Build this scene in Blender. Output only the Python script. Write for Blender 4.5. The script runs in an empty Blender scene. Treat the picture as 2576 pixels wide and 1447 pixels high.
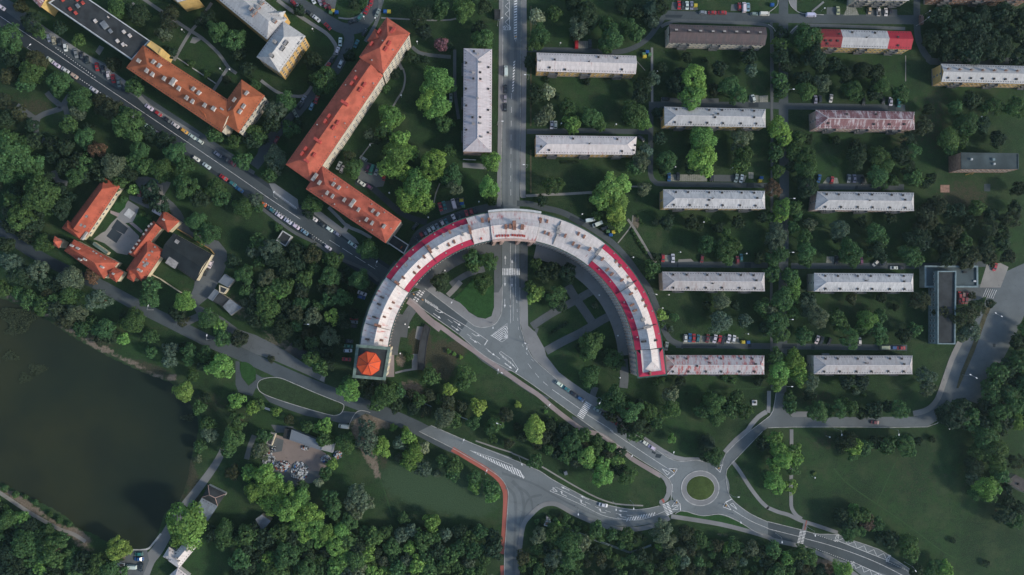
import bpy, math, random, time
import numpy as np
from mathutils import Vector, Matrix, Quaternion
random.seed(7); RNG = np.random.RandomState(11)
C = bpy.context.scene.collection
PI = math.pi
# ---------------------------------------------------------------- camera and survey of the ground
H, F, CX, CY = 420.0, 2100.0, 1288.0, 723.5
NAD = (1150.0, 780.0)
_d = Vector((NAD[0]-CX, -(NAD[1]-CY), -F)).normalized()
RQ = _d.rotation_difference(Vector((0, 0, -1)))
RM = RQ.to_matrix()
def G(x, y, h=0.0):
    """surveyed map point (x, y) -> world point at height h"""
    r = RM @ Vector((x-CX, -(y-CY), -F))
    t = (H-h)/(-r.z)
    return Vector((r.x*t, r.y*t, h))
TO = lambda i, j: (644.0*i, 361.75*j)
def T(i, j, x, y):
    return (644.0*i + x/4.0, 361.75*j + y/4.0)
def TL(i, j, s):
    """'x,y x,y' on survey sheet i,j -> map points"""
    return [T(i, j, *map(float, p.split(','))) for p in s.split()]
def MP(s):
    return [tuple(map(float, p.split(','))) for p in s.split()]
cam_d = bpy.data.cameras.new('camera'); cam = bpy.data.objects.new('camera', cam_d); C.objects.link(cam)
cam.matrix_world = Matrix.Translation((0, 0, H)) @ RM.to_4x4()
cam_d.sensor_width = 36; cam_d.lens = 36*F/2576.0; cam_d.clip_start = 1; cam_d.clip_end = 9000
bpy.context.scene.camera = cam
# ---------------------------------------------------------------- light
SUN_EL, SUN_AZ = math.radians(32), math.radians(-20)     # from the east, a little south
sd = Vector((math.cos(SUN_EL)*math.cos(SUN_AZ), math.cos(SUN_EL)*math.sin(SUN_AZ), math.sin(SUN_EL)))
sl = bpy.data.lights.new('sun', 'SUN'); sl.energy = 2.3; sl.angle = math.radians(8); sl.color = (1.0, .92, .80)
so = bpy.data.objects.new('sun', sl); C.objects.link(so); so.rotation_mode = 'QUATERNION'
so.rotation_quaternion = sd.to_track_quat('Z', 'Y'); so.location = (200, 0, 300)
W = bpy.data.worlds.new('World'); bpy.context.scene.world = W; W.use_nodes = True
wn = W.node_tree.nodes; wl = W.node_tree.links
sky = wn.new('ShaderNodeTexSky'); sky.sky_type = 'NISHITA'; sky.sun_disc = False
sky.sun_elevation = SUN_EL; sky.sun_rotation = math.radians(90)-SUN_AZ
wl.new(sky.outputs[0], wn['Background'].inputs[0]); wn['Background'].inputs[1].default_value = 0.15
sc = bpy.context.scene
sc.view_settings.view_transform = 'Standard'; sc.view_settings.look = 'None'
sc.view_settings.exposure = 0.36; sc.view_settings.gamma = 1
sc.cycles.max_bounces = 5; sc.cycles.diffuse_bounces = 2; sc.cycles.glossy_bounces = 2; sc.cycles.transmission_bounces = 3
sc.cycles.use_denoising = True; sc.cycles.denoiser = 'OPENIMAGEDENOISE'
# ---------------------------------------------------------------- materials
def srgb(r, g, b):
    f = lambda c: (c/255/12.92) if c/255 <= .04045 else ((c/255+.055)/1.055)**2.4
    return (f(r), f(g), f(b))
def mul(c, k): return (c[0]*k, c[1]*k, c[2]*k)
class NT:
    def __init__(s, name):
        s.m = bpy.data.materials.new(name); s.m.use_nodes = True; s.t = s.m.node_tree
        s.t.nodes.clear(); s.out = s.n('ShaderNodeOutputMaterial')
        s.b = s.n('ShaderNodeBsdfPrincipled'); s.l(s.b.outputs[0], s.out.inputs[0])
        s.b.inputs['Specular IOR Level'].default_value = .25
        s.pos = s.n('ShaderNodeNewGeometry').outputs['Position']
    def n(s, t): return s.t.nodes.new(t)
    def l(s, a, b): s.t.links.new(a, b)
    def noise(s, scale, detail=4, rough=.55, vec=None, stretch=None, col=False):
        k = s.n('ShaderNodeTexNoise'); k.inputs['Scale'].default_value = scale; k.inputs['Detail'].default_value = detail
        k.inputs['Roughness'].default_value = rough
        v = vec if vec is not None else s.pos
        if stretch:
            mp = s.n('ShaderNodeMapping'); mp.inputs['Scale'].default_value = stretch; s.l(v, mp.inputs[0]); v = mp.outputs[0]
        s.l(v, k.inputs['Vector']); return k.outputs[1 if col else 0]
    def ramp(s, f, a, b):
        k = s.n('ShaderNodeMapRange'); k.inputs[1].default_value = a; k.inputs[2].default_value = b; k.interpolation_type = 'SMOOTHSTEP'
        s.l(f, k.inputs[0]); return k.outputs[0]
    def mix(s, f, a, b, mode='MIX'):
        k = s.n('ShaderNodeMix'); k.data_type = 'RGBA'; k.blend_type = mode
        for v, i in ((f, 0), (a, 6), (b, 7)):
            if isinstance(v, (tuple, list)): k.inputs[i].default_value = tuple(v)[:3]+(1,)
            elif isinstance(v, (int, float)): k.inputs[i].default_value = v
            else: s.l(v, k.inputs[i])
        return k.outputs[2]
    def math(s, op, a, b=None):
        k = s.n('ShaderNodeMath'); k.operation = op
        for v, i in ((a, 0), (b, 1)):
            if v is None: continue
            if isinstance(v, (int, float)): k.inputs[i].default_value = v
            else: s.l(v, k.inputs[i])
        return k.outputs[0]
    def bump(s, h, dist=.1, st=.5):
        k = s.n('ShaderNodeBump'); k.inputs['Distance'].default_value = dist; k.inputs['Strength'].default_value = st
        s.l(h, k.inputs['Height']); s.l(k.outputs[0], s.b.inputs['Normal'])
    def done(s, col, rough=.8):
        if isinstance(col, tuple): s.b.inputs['Base Color'].default_value = col+(1,)
        else: s.l(col, s.b.inputs['Base Color'])
        if isinstance(rough, (int, float)): s.b.inputs['Roughness'].default_value = rough
        else: s.l(rough, s.b.inputs['Roughness'])
        return s.m
def plain(name, c, amt=.25, scale=1.5, rough=.75, fine=6, metal=0):
    t = NT(name)
    f = t.ramp(t.noise(scale, 5), .3, .7); g = t.ramp(t.noise(fine, 3), .25, .75)
    col = t.mix(f, mul(c, 1-amt), mul(c, 1+amt)); col = t.mix(t.math('MULTIPLY', g, amt), col, mul(c, .6))
    t.b.inputs['Metallic'].default_value = metal
    return t.done(col, rough)
def uvfract(t, axis, period, width):
    uv = t.n('ShaderNodeUVMap'); sp = t.n('ShaderNodeSeparateXYZ'); t.l(uv.outputs[0], sp.inputs[0])
    v = t.math('FRACT', t.math('DIVIDE', sp.outputs[axis], period))
    return t.math('LESS_THAN', v, width), uv.outputs[0]
def metal_roof(name, base, stain=None, amount=.0, dark=.30, pan=.62, streak=.5, rough=.5, seam=.4):
    t = NT(name)
    s1, uv = uvfract(t, 0, pan, .14); s2, _ = uvfract(t, 1, 2.0, .07)
    n1 = t.noise(.9, 5, .6, uv, (1, .25, 1)); n2 = t.noise(.12, 4, .6)
    col = t.mix(t.ramp(n1, .3, .75), mul(base, 1-dark), mul(base, 1.06))
    # single sheets differ a little in age
    fl = t.n('ShaderNodeVectorMath'); fl.operation = 'FLOOR'
    mp = t.n('ShaderNodeMapping'); mp.inputs['Scale'].default_value = (1/(pan*2), .5, 1); t.l(uv, mp.inputs[0]); t.l(mp.outputs[0], fl.inputs[0])
    wn_ = t.n('ShaderNodeTexWhiteNoise'); wn_.noise_dimensions = '2D'; t.l(fl.outputs[0], wn_.inputs[0])
    col = t.mix(t.math('MULTIPLY', wn_.outputs[0], .16), col, mul(base, .55))
    if stain:
        a = t.ramp(t.noise(.35, 6, .7, uv, (1.6, .45, 1)), .62-amount*.35, .74-amount*.28)
        col = t.mix(a, col, stain)
    col = t.mix(t.math('MULTIPLY', s1, seam), col, mul(base, .45)); col = t.mix(t.math('MULTIPLY', s2, seam*.8), col, mul(base, .5))
    col = t.mix(t.math('MULTIPLY', t.ramp(n2, .45, .7), .35), col, mul(base, .66))
    return t.done(col, rough)
def tile_roof(name, base, var=.22):
    t = NT(name)
    s1, uv = uvfract(t, 1, .4, .22); s2, _ = uvfract(t, 0, .3, .2)
    n = t.noise(.25, 5, .6); m = t.noise(3.5, 4, .6)
    col = t.mix(t.ramp(n, .3, .7), mul(base, 1-var*1.25), mul(base, 1+var*.6)); col = t.mix(t.math('MULTIPLY', t.ramp(m, .4, .8), .35), col, mul(base, .5))
    col = t.mix(t.math('MULTIPLY', s1, .3), col, mul(base, .45))
    lich = t.ramp(t.noise(.35, 7, .75), .55, .72); col = t.mix(t.math('MULTIPLY', lich, .45), col, (.12, .10, .05))
    return t.done(col, .85)
M = {}
def lawn(name, c):
    t = NT(name); col = t.mix(t.ramp(t.noise(.3, 6, .7), .35, .7), mul(c, .72), mul(c, 1.2))
    col = t.mix(t.math('MULTIPLY', t.ramp(t.noise(1.8, 4, .8), .4, .68), .6), col, mul(c, 1.6)); t.bump(t.noise(2, 5, .8), .3, .6); return t.done(col, .95)
def asphalt(name, c, patch=.35, crack=True):
    t = NT(name)
    big = t.noise(.05, 5, .6); mid = t.noise(.45, 5, .65); fine = t.noise(5, 3, .7)
    col = t.mix(t.ramp(big, .35, .65), mul(c, .82), mul(c, 1.14)); col = t.mix(t.math('MULTIPLY', t.ramp(mid, .55, .75), patch), col, mul(c, .5))
    col = t.mix(t.math('MULTIPLY', fine, .30), col, mul(c, 1.5))
    if crack:
        v = t.n('ShaderNodeTexVoronoi'); v.feature = 'DISTANCE_TO_EDGE'; v.inputs['Scale'].default_value = .16
        w = t.n('ShaderNodeVectorMath'); w.operation = 'ADD'; t.l(t.pos, w.inputs[0]); t.l(t.noise(.5, 3, .6, col=True), w.inputs[1]); t.l(w.outputs[0], v.inputs['Vector'])
        k = t.math('LESS_THAN', v.outputs['Distance'], .008); col = t.mix(t.math('MULTIPLY', k, .22), col, mul(c, .4))
    return t.done(col, .85)
M['asphalt'] = asphalt('asphalt_grey', (.152, .170, .172), .5)
M['asphalt_east_dim'] = asphalt('asphalt_east_dim', (.118, .134, .138), .55)  # toned darker partly to follow the light falloff at the view's edge
M['streak'] = asphalt('asphalt_tyre_marks', (.122, .137, .140), .5)
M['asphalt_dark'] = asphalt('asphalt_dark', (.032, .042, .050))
M['asphalt_mid'] = asphalt('asphalt_mid', (.068, .082, .088), .6)
M['pave'] = asphalt('paving', (.205, .208, .205), .5, False)
M['pave_pink'] = asphalt('paving_pink', (.27, .225, .215), .7, False)
M['pave_dark'] = asphalt('paving_dark', (.100, .110, .112), .8)
M['path'] = asphalt('path_grey', (.17, .172, .165), .6, False)
M['gravel'] = asphalt('gravel', (.24, .23, .21), .9, False)
M['yard'] = asphalt('yard_dirt', (.225, .18, .155), .95, False)
M['hall_black'] = plain('hall_black_sheet', (.020, .025, .027), .3, .2, .8)
M['cycle'] = asphalt('cycle_path_red', (.33, .10, .075), .3, False)
M['kerb'] = plain('kerb_stone', (.40, .40, .38), .3, .4)
M['paint'] = plain('road_paint', (.74, .74, .72), .25, .8)
M['track'] = lawn('grass_track', (.034, .074, .026)); M['weed_bed'] = lawn('weed_bed', (.03, .045, .03))
def panels():
    t = NT('concrete_grid'); a = t.n('ShaderNodeTexBrick'); a.inputs['Scale'].default_value = .5; a.offset = 0
    a.inputs['Mortar Size'].default_value = .03; a.inputs['Color1'].default_value = (.36, .35, .32, 1); a.inputs['Color2'].default_value = (.27, .27, .25, 1)
    a.inputs['Mortar'].default_value = (.08, .10, .05, 1); t.l(t.pos, a.inputs[0])
    return t.done(t.mix(t.math('MULTIPLY', t.ramp(t.noise(.6, 6, .7), .45, .7), .6), a.outputs[0], (.10, .12, .07)), .9)
M['grid'] = panels()
def grass():
    t = NT('grass')
    at = t.n('ShaderNodeAttribute'); at.attribute_name = 'Cover'
    sp = t.n('ShaderNodeSeparateColor'); t.l(at.outputs['Color'], sp.inputs[0])
    n1 = t.noise(.022, 6, .62); n2 = t.noise(.25, 6, .7); n3 = t.noise(2.2, 4, .75)
    col = t.mix(t.ramp(n1, .35, .68), (.012, .030, .012), (.024, .064, .018))
    col = t.mix(t.math('MULTIPLY', t.ramp(n2, .42, .68), .75), col, (.013, .022, .012)); col = t.mix(t.math('MULTIPLY', t.ramp(t.noise(.07, 6, .72), .46, .66), .7), col, (.050, .066, .030)); col = t.mix(t.math('MULTIPLY', t.ramp(t.noise(.16, 6, .7), .58, .68), .55), col, (.062, .060, .036))
    col = t.mix(t.math('MULTIPLY', t.ramp(n3, .42, .68), .75), col, (.050, .098, .036)); col = t.mix(t.math('MULTIPLY', t.ramp(t.noise(1.1, 5, .8), .52, .66), .6), col, (.010, .022, .011))
    jit = t.math('ADD', t.noise(.5, 6, .75), -.5)
    def m(ch): return t.ramp(t.math('ADD', sp.outputs[ch], t.math('MULTIPLY', jit, 1.1)), .35, .65)
    dirt = t.mix(t.ramp(t.noise(1.2, 5, .7), .3, .7), (.13, .10, .075), (.24, .20, .15))
    dry = t.mix(t.ramp(t.noise(1.6, 6, .7), .3, .7), (.030, .032, .020), (.075, .072, .042))
    reed = t.mix(t.ramp(t.noise(1.8, 6, .8), .3, .7), (.026, .052, .026), (.056, .096, .046))
    col = t.mix(m(2), col, reed); col = t.mix(m(1), col, dry); col = t.mix(m(0), col, dirt)
    t.bump(t.noise(1.8, 5, .8), .35, .7)
    return t.done(col, .95)
M['grass'] = grass()
M['lawn'] = lawn('lawn', (.022, .066, .018)); M['lawn_dull'] = lawn('lawn_dull', (.026, .048, .020)); M['lawn_olive'] = lawn('lawn_olive', (.050, .078, .020)); M['verge'] = lawn('verge', (.075, .07, .04))
def water():
    t = NT('water'); n = t.noise(.01, 4, .5); m = t.noise(.035, 3, .5)
    col = t.mix(t.ramp(n, .35, .65), (.018, .027, .018), (.036, .040, .020)); col = t.mix(t.math('MULTIPLY', t.ramp(m, .4, .7), .5), col, (.014, .020, .016))
    t.b.inputs['IOR'].default_value = 1.33; t.b.inputs['Specular IOR Level'].default_value = .25
    t.bump(t.noise(1.2, 4, .6), .05, .25)
    return t.done(col, .12)
M['water'] = water()
WHITE = (.52, .475, .47)
M['roof_white'] = metal_roof('roof_white_metal', (.70, .635, .60), (.42, .25, .23), .16, .2)
M['roof_whiter'] = metal_roof('roof_white_red_wear', (.70, .63, .595), (.42, .13, .12), .28, .2)
M['roof_grey'] = metal_roof('roof_pale_grey_metal', (.51, .50, .485), (.36, .35, .345), .35, .22)
M['roof_grey2'] = metal_roof('roof_light_grey_metal', (.58, .57, .555), (.34, .34, .34), .35, .24, pan=.9, seam=.32)
M['roof_grey3'] = metal_roof('roof_warm_grey_metal', (.50, .47, .455), (.36, .30, .28), .32, .22, pan=.75, seam=.5)
M['roof_pink'] = metal_roof('roof_pinkish_metal', (.56, .51, .515), (.40, .27, .26), .2, .2)
M['roof_stain'] = metal_roof('roof_grey_rust', (.50, .47, .47), (.36, .09, .08), .42, .2)
M['roof_brown'] = metal_roof('roof_brown_metal', (.125, .090, .088), (.08, .07, .07), .5, .25)
M['roof_mottle'] = metal_roof('roof_mottled_red', (.24, .11, .115), (.46, .40, .40), .42, .3)
M['roof_red'] = metal_roof('roof_bright_red_metal', (.42, .022, .040), None, 0, .18, seam=.25)
M['roof_crimson'] = metal_roof('roof_crimson_strip', (.42, .022, .065), None, 0, .10, pan=1.2, seam=.15)
M['roof_dkred'] = metal_roof('roof_dark_red_metal', (.24, .025, .03), None, 0, .2)
M['tiles'] = tile_roof('roof_orange_tiles', (.42, .115, .062), .26)
M['tiles_red'] = tile_roof('roof_red_tiles', (.42, .105, .066), .26)
M['tiles_burnt'] = tile_roof('roof_burnt_tiles', (.38, .115, .052))
M['tiles_castle'] = tile_roof('roof_manor_tiles', (.40, .095, .055), .24)
M['tiles_grey'] = tile_roof('roof_slate', (.10, .09, .085))
M['cone'] = tile_roof('roof_lantern_orange', (.72, .105, .035), .12)
M['flat_dark'] = plain('flat_roof_bitumen', (.042, .046, .048), .4, .15, .9)
M['flat_teal'] = plain('flat_roof_teal', (.062, .082, .086), .3, .12, .9)
M['flat_grey'] = plain('flat_roof_grey', (.20, .22, .24), .3, .3, .9)
M['shed_grey'] = metal_roof('roof_shed_sheet', (.25, .285, .32), (.16, .17, .18), .3, .3)
M['parapet'] = plain('parapet_white', (.50, .51, .50), .2, .5)
M['parapet_teal'] = plain('parapet_pale_teal', (.18, .24, .25), .2, .5)
M['verdigris'] = plain('verdigris_copper', (.145, .20, .17), .3, .5)
M['verdigris_dark'] = plain('verdigris_gutter', (.045, .095, .08), .3, .5)
M['ochre'] = plain('wall_ochre', (.62, .40, .15), .15, .3)
M['yellow'] = plain('wall_yellow', (.58, .40, .15), .15, .3)
M['cream'] = plain('wall_cream', (.62, .54, .38), .2, .3)
M['beige'] = plain('wall_beige', (.52, .47, .38), .25, .3)
M['white_wall'] = plain('wall_white', (.55, .55, .54), .15, .3)
M['pink_wall'] = plain('wall_pink', (.50, .34, .28), .2, .5)
M['facade'] = plain('wall_pink_brick', (.66, .48, .40), .25, .7)
M['brick'] = plain('wall_brick', (.30, .18, .13), .25, .7)
M['trim'] = plain('trim_pale', (.66, .63, .58), .2, .8)
M['glass'] = plain('window_glass', (.07, .09, .10), .3, 1, .12)
M['chim_red'] = plain('chimney_red', (.42, .07, .055), .2, 1)
M['chim_white'] = plain('chimney_white', (.55, .50, .46), .2, 1)
M['chim_brick'] = plain('chimney_brick', (.26, .13, .09), .4, 1)
M['chim_dark'] = plain('chimney_dark', (.045, .042, .042), .3, 1)
M['chim_grey'] = plain('chimney_grey', (.30, .28, .26), .3, 1)
M['seam'] = plain('seam_dark', (.07, .055, .05), .3, 1)
M['ridge_white'] = plain('ridge_cap_white', (.60, .56, .54), .15, 1)
M['balcony'] = plain('balcony_slab', (.16, .17, .18), .3, 1)
M['steel'] = plain('galvanised_steel', (.36, .38, .39), .15, 1, .4)
M['black'] = plain('black_plastic', (.025, .027, .03), .2, 1, .5)
M['globe'] = plain('white_globe', (.82, .82, .80), .05, 1, .3)
M['wood'] = plain('bark', (.09, .065, .045), .3, 4, .9)
M['timber'] = plain('crane_timber', (.40, .26, .10), .3, 2, .9)
M['bin_y'] = plain('bin_yellow', (.50, .40, .05), .15, 2, .5); M['bin_b'] = plain('bin_blue', (.02, .09, .28), .15, 2, .5); M['bin_g'] = plain('bin_green', (.10, .20, .10), .2, 2, .5)
M['signal'] = plain('traffic_yellow', (.68, .33, .04), .1, 1, .5)
def objcol(name, rough, coat=0, foliage=False):
    t = NT(name); oi = t.n('ShaderNodeObjectInfo')
    if not foliage:
        t.b.inputs['Coat Weight'].default_value = coat; t.b.inputs['Specular IOR Level'].default_value = .5
        t.l(oi.outputs['Color'], t.b.inputs['Base Color']); t.b.inputs['Roughness'].default_value = rough; return t.m
    at = t.n('ShaderNodeAttribute'); at.attribute_name = 'Leaf'
    return leafmat(t, oi.outputs['Color'], at.outputs['Color'])
def leafmat(t, tint, var):
    col = t.mix(1.0, tint, var, 'MULTIPLY')
    t.l(col, t.b.inputs['Base Color']); t.b.inputs['Roughness'].default_value = .75
    tr = t.n('ShaderNodeBsdfTranslucent'); t.l(t.mix(1.0, col, (1.15, 1.25, .5), 'MULTIPLY'), tr.inputs[0])
    mx = t.n('ShaderNodeMixShader'); mx.inputs[0].default_value = .28
    t.l(t.b.outputs[0], mx.inputs[1]); t.l(tr.outputs[0], mx.inputs[2]); t.l(mx.outputs[0], t.out.inputs[0])
    return t.m
M['car'] = objcol('car_paint', .35, .4); M['leaf'] = objcol('foliage', .8, 0, True)
_t = NT('foliage_mass'); _a = _t.n('ShaderNodeAttribute'); _a.attribute_name = 'Leaf'; M['leaf_mass'] = leafmat(_t, _a.outputs['Color'], (1., 1., 1.))
# ---------------------------------------------------------------- mesh helpers
def tag(o, label=None, cat=None, group=None, kind=None):
    if label: o['label'] = label
    if cat: o['category'] = cat
    if group: o['group'] = group
    if kind: o['kind'] = kind
    return o
def empty(name, loc=(0, 0, 0), rz=0):
    o = bpy.data.objects.new(name, None); C.objects.link(o); o.location = loc; o.rotation_euler = (0, 0, rz); o.empty_display_size = .5
    return o
class MB:
    def __init__(s): s.v = []; s.f = []; s.mi = []
    def poly(s, pts, m=0):
        k = len(s.v); s.v += [tuple(p) for p in pts]; s.f.append(tuple(range(k, k+len(pts)))); s.mi.append(m); return s
    def prism(s, pts, z0, z1, m=0, side=None, bottom=False):
        side = m if side is None else side; n = len(pts)
        s.poly([(p[0], p[1], z1) for p in pts], m)
        if bottom: s.poly([(p[0], p[1], z0) for p in pts][::-1], side)
        for i in range(n):
            a, b = pts[i], pts[(i+1) % n]; s.poly([(a[0], a[1], z0), (b[0], b[1], z0), (b[0], b[1], z1), (a[0], a[1], z1)], side)
        return s
    def box(s, c, dx, dy, z0, z1, rz=0, m=0, taper=1.0):
        ca, sa = math.cos(rz), math.sin(rz)
        q = lambda k: [(c[0]+x*k*ca-y*k*sa, c[1]+x*k*sa+y*k*ca) for x, y in ((-dx/2, -dy/2), (dx/2, -dy/2), (dx/2, dy/2), (-dx/2, dy/2))]
        a, b = q(1), q(taper)
        s.poly([(x, y, z1) for x, y in b], m); s.poly([(x, y, z0) for x, y in a][::-1], m)
        for i in range(4):
            j = (i+1) % 4; s.poly([a[i]+(z0,), a[j]+(z0,), b[j]+(z1,), b[i]+(z1,)], m)
        return s
    def tube(s, p0, p1, r0, r1=None, n=6, m=0):
        r1 = r0 if r1 is None else r1; p0, p1 = Vector(p0), Vector(p1); d = (p1-p0).normalized()
        u = d.orthogonal().normalized(); w = d.cross(u)
        A = [p0+(u*math.cos(t)+w*math.sin(t))*r0 for t in [2*PI*i/n for i in range(n)]]; B = [p1+(u*math.cos(t)+w*math.sin(t))*r1 for t in [2*PI*i/n for i in range(n)]]
        for i in range(n): s.poly([A[i], A[(i+1) % n], B[(i+1) % n], B[i]], m)
        s.poly(A[::-1], m); s.poly(B, m); return s
    def ball(s, c, r, m=0, n=10, k=6, sz=1):
        P = lambda i, j: (c[0]+r*math.sin(PI*j/k)*math.cos(2*PI*i/n), c[1]+r*math.sin(PI*j/k)*math.sin(2*PI*i/n), c[2]+r*sz*math.cos(PI*j/k))
        for j in range(k):
            for i in range(n):
                q = [P(i, j), P(i+1, j), P(i+1, j+1), P(i, j+1)]
                if j == 0: q = [q[0], q[2], q[3]]
                elif j == k-1: q = [q[0], q[1], q[2]]
                s.poly(q, m)
        return s
    def build(s, name, mats, parent=None, uv=False, off=None):
        if not isinstance(mats, (list, tuple)): mats = [mats]
        if off is None: off = parent.location if parent is not None else Vector((0, 0, 0))
        me = bpy.data.meshes.new(name); ox, oy, oz = off[0], off[1], off[2]
        me.from_pydata([(v[0]-ox, v[1]-oy, v[2]-oz) for v in s.v], [], s.f)
        for m in mats: me.materials.append(M[m] if isinstance(m, str) else m)
        if len(mats) > 1:
            for p, i in zip(me.polygons, s.mi): p.material_index = i
        if uv:
            L = me.uv_layers.new(name='UVMap').data
            for p in me.polygons:
                nrm = p.normal
                if abs(nrm.z) > .995: u, w = Vector((1, 0, 0)), Vector((0, 1, 0))
                else: u = Vector((-nrm.y, nrm.x, 0)).normalized(); w = nrm.cross(u)
                for li in p.loop_indices:
                    co = me.vertices[me.loops[li].vertex_index].co + Vector(off); L[li].uv = (co.dot(u), co.dot(w))
        me.update()
        o = bpy.data.objects.new(name, me); C.objects.link(o)
        if parent is not None: o.parent = parent
        return o
def copy_tree(o, parent=None):
    c = o.copy(); C.objects.link(c)
    if parent is not None: c.parent = parent
    for ch in KIDS.get(o.name, ()): copy_tree(ch, c)
    return c
KIDS = {}
def remember(root):
    def w(o):
        KIDS[o.name] = [x for x in bpy.data.objects if x.parent == o]
        for x in KIDS[o.name]: w(x)
    w(root)
def smooth(pts, k=6, closed=False):
    n = len(pts); out = []
    if n < 3: return list(pts)
    P = lambda i: pts[i % n] if closed else pts[max(0, min(n-1, i))]
    for i in range(n if closed else n-1):
        a, b, c, d = P(i-1), P(i), P(i+1), P(i+2)
        for q in range(k):
            t = q/k
            out.append(tuple(.5*((2*b[j])+(-a[j]+c[j])*t+(2*a[j]-5*b[j]+4*c[j]-d[j])*t*t+(-a[j]+3*b[j]-3*c[j]+d[j])*t**3) for j in (0, 1)))
    if not closed: out.append(tuple(pts[-1]))
    return out
_z = [0.010]; _s = [0.0]
def lvl():
    _z[0] += .0004; return _z[0]
def slvl():
    _s[0] += .0004; return _s[0]
def gp(pts, h=0): return [G(x, y, h) for x, y in pts]
def offset_line(P, w):
    out = []
    for i, p in enumerate(P):
        a = P[max(0, i-1)]; b = P[min(len(P)-1, i+1)]; d = Vector((b[0]-a[0], b[1]-a[1])); d = d.normalized() if d.length > 1e-6 else Vector((1, 0))
        out.append((p[0]-d.y*w, p[1]+d.x*w))
    return out
def struct(o): o['kind'] = 'structure'; return o
def sheet(name, pts, mat, z=None, curve=0, closed=True):
    if curve: pts = smooth(pts, curve, True)
    z = lvl() if z is None else z; m = MB(); m.poly([(p.x, p.y, z) for p in gp(pts)]); return struct(m.build(name, mat))
def strip(name, pts, width, mat, curve=5, z=None, kerb=None):
    """a road or path of the given width (metres) along surveyed points"""
    P = [(p.x, p.y) for p in gp(smooth(pts, curve) if curve else pts)]; z = lvl() if z is None else z
    wl_ = width if isinstance(width, (list, tuple)) else [width, width]
    n = len(P)-1
    A = []; B = []
    for i, p in enumerate(P):
        w = (wl_[0]+(wl_[1]-wl_[0])*i/n)/2
        a = P[max(0, i-1)]; b = P[min(n, i+1)]; d = Vector((b[0]-a[0], b[1]-a[1])).normalized()
        A.append((p[0]-d.y*w, p[1]+d.x*w, z)); B.append((p[0]+d.y*w, p[1]-d.x*w, z))
    m = MB()
    for i in range(n): m.poly([B[i], B[i+1], A[i+1], A[i]])
    o = struct(m.build(name, mat))
    if kerb:
        for Q in (A, B): kerbline([q[:2] for q in Q])
    return o
def slab(name, pts, mat, h=.13, curve=0):
    """raised paving or grass island with real kerb height"""
    if curve: pts = smooth(pts, curve, True)
    m = MB(); m.prism([(p.x, p.y) for p in gp(pts)], 0, h + slvl(), 0, 0); return struct(m.build(name, mat))
def walkway(pts, width, mat='pave', curve=5, h=.13, name='pavement'):
    P = [(p.x, p.y) for p in gp(smooth(pts, curve) if curve else pts)]
    A = offset_line(P, width/2); B = offset_line(P, -width/2); m = MB(); z = h + slvl()
    for i in range(len(P)-1):
        m.poly([B[i]+(z,), B[i+1]+(z,), A[i+1]+(z,), A[i]+(z,)])
        m.poly([A[i]+(z,), A[i+1]+(z,), A[i+1]+(0,), A[i]+(0,)]); m.poly([B[i+1]+(z,), B[i]+(z,), B[i]+(0,), B[i+1]+(0,)])
    return struct(m.build(name, mat))
def kerbline(P, w=.28, h=.17):
    """P: world xy"""
    A = offset_line(P, w/2); B = offset_line(P, -w/2); m = MB(); z = h+slvl()
    for i in range(len(P)-1):
        m.poly([B[i]+(z,), B[i+1]+(z,), A[i+1]+(z,), A[i]+(z,)])
        m.poly([A[i]+(z,), A[i+1]+(z,), A[i+1]+(0,), A[i]+(0,)]); m.poly([B[i+1]+(z,), B[i]+(z,), B[i]+(0,), B[i+1]+(0,)])
    return struct(m.build('kerb', 'kerb'))
def kerb(pts, curve=5, w=.28): return kerbline([(p.x, p.y) for p in gp(smooth(pts, curve) if curve else pts)], w)
# ---------------------------------------------------------------- labels: each singles one thing out
LAND = []
def land(x, y, text): LAND.append((x, y, text))
DIRS = ['east', 'north-east', 'north', 'north-west', 'west', 'south-west', 'south', 'south-east']
QUEUE = []
NUM = ['zero', 'one', 'two', 'three', 'four', 'five', 'six', 'seven', 'eight', 'nine', 'ten', 'eleven', 'twelve', 'thirteen', 'fourteen', 'fifteen', 'sixteen', 'seventeen', 'eighteen', 'nineteen', 'twenty']
ORD = ['first', 'second', 'third', 'fourth', 'fifth', 'sixth', 'seventh', 'eighth', 'ninth', 'tenth', 'eleventh', 'twelfth', 'thirteenth', 'fourteenth', 'fifteenth', 'sixteenth', 'seventeenth', 'eighteenth', 'nineteenth', 'twentieth']
def where(x, y):
    best = min(LAND, key=lambda l: (l[0]-x)**2+(l[1]-y)**2)
    a = math.degrees(math.atan2(-(y-best[1]), x-best[0])) % 360
    return f"{DIRS[int((a+22.5)//45) % 8]} of {best[2]}"
def queue(o, base, x, y, place=None):
    QUEUE.append((o, base, x, y, place))
def flush_labels():
    by = {}
    for o, b, x, y, p in QUEUE:
        t = f"{b} {p or where(x, y)}"; by.setdefault(t, []).append((x, y, o))
    for t, L in by.items():
        L.sort(key=lambda q: (q[0], q[1])); n = len(L)
        for i, (x, y, o) in enumerate(L):
            if n == 1: o['label'] = t
            elif n == 2: o['label'] = t+(', the more western one' if i == 0 else ', the more eastern one')
            elif i == 0: o['label'] = t+', westernmost'
            elif i == n-1: o['label'] = t+', easternmost'
            else: o['label'] = t+f", {ORD[i]} from west"

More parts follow.
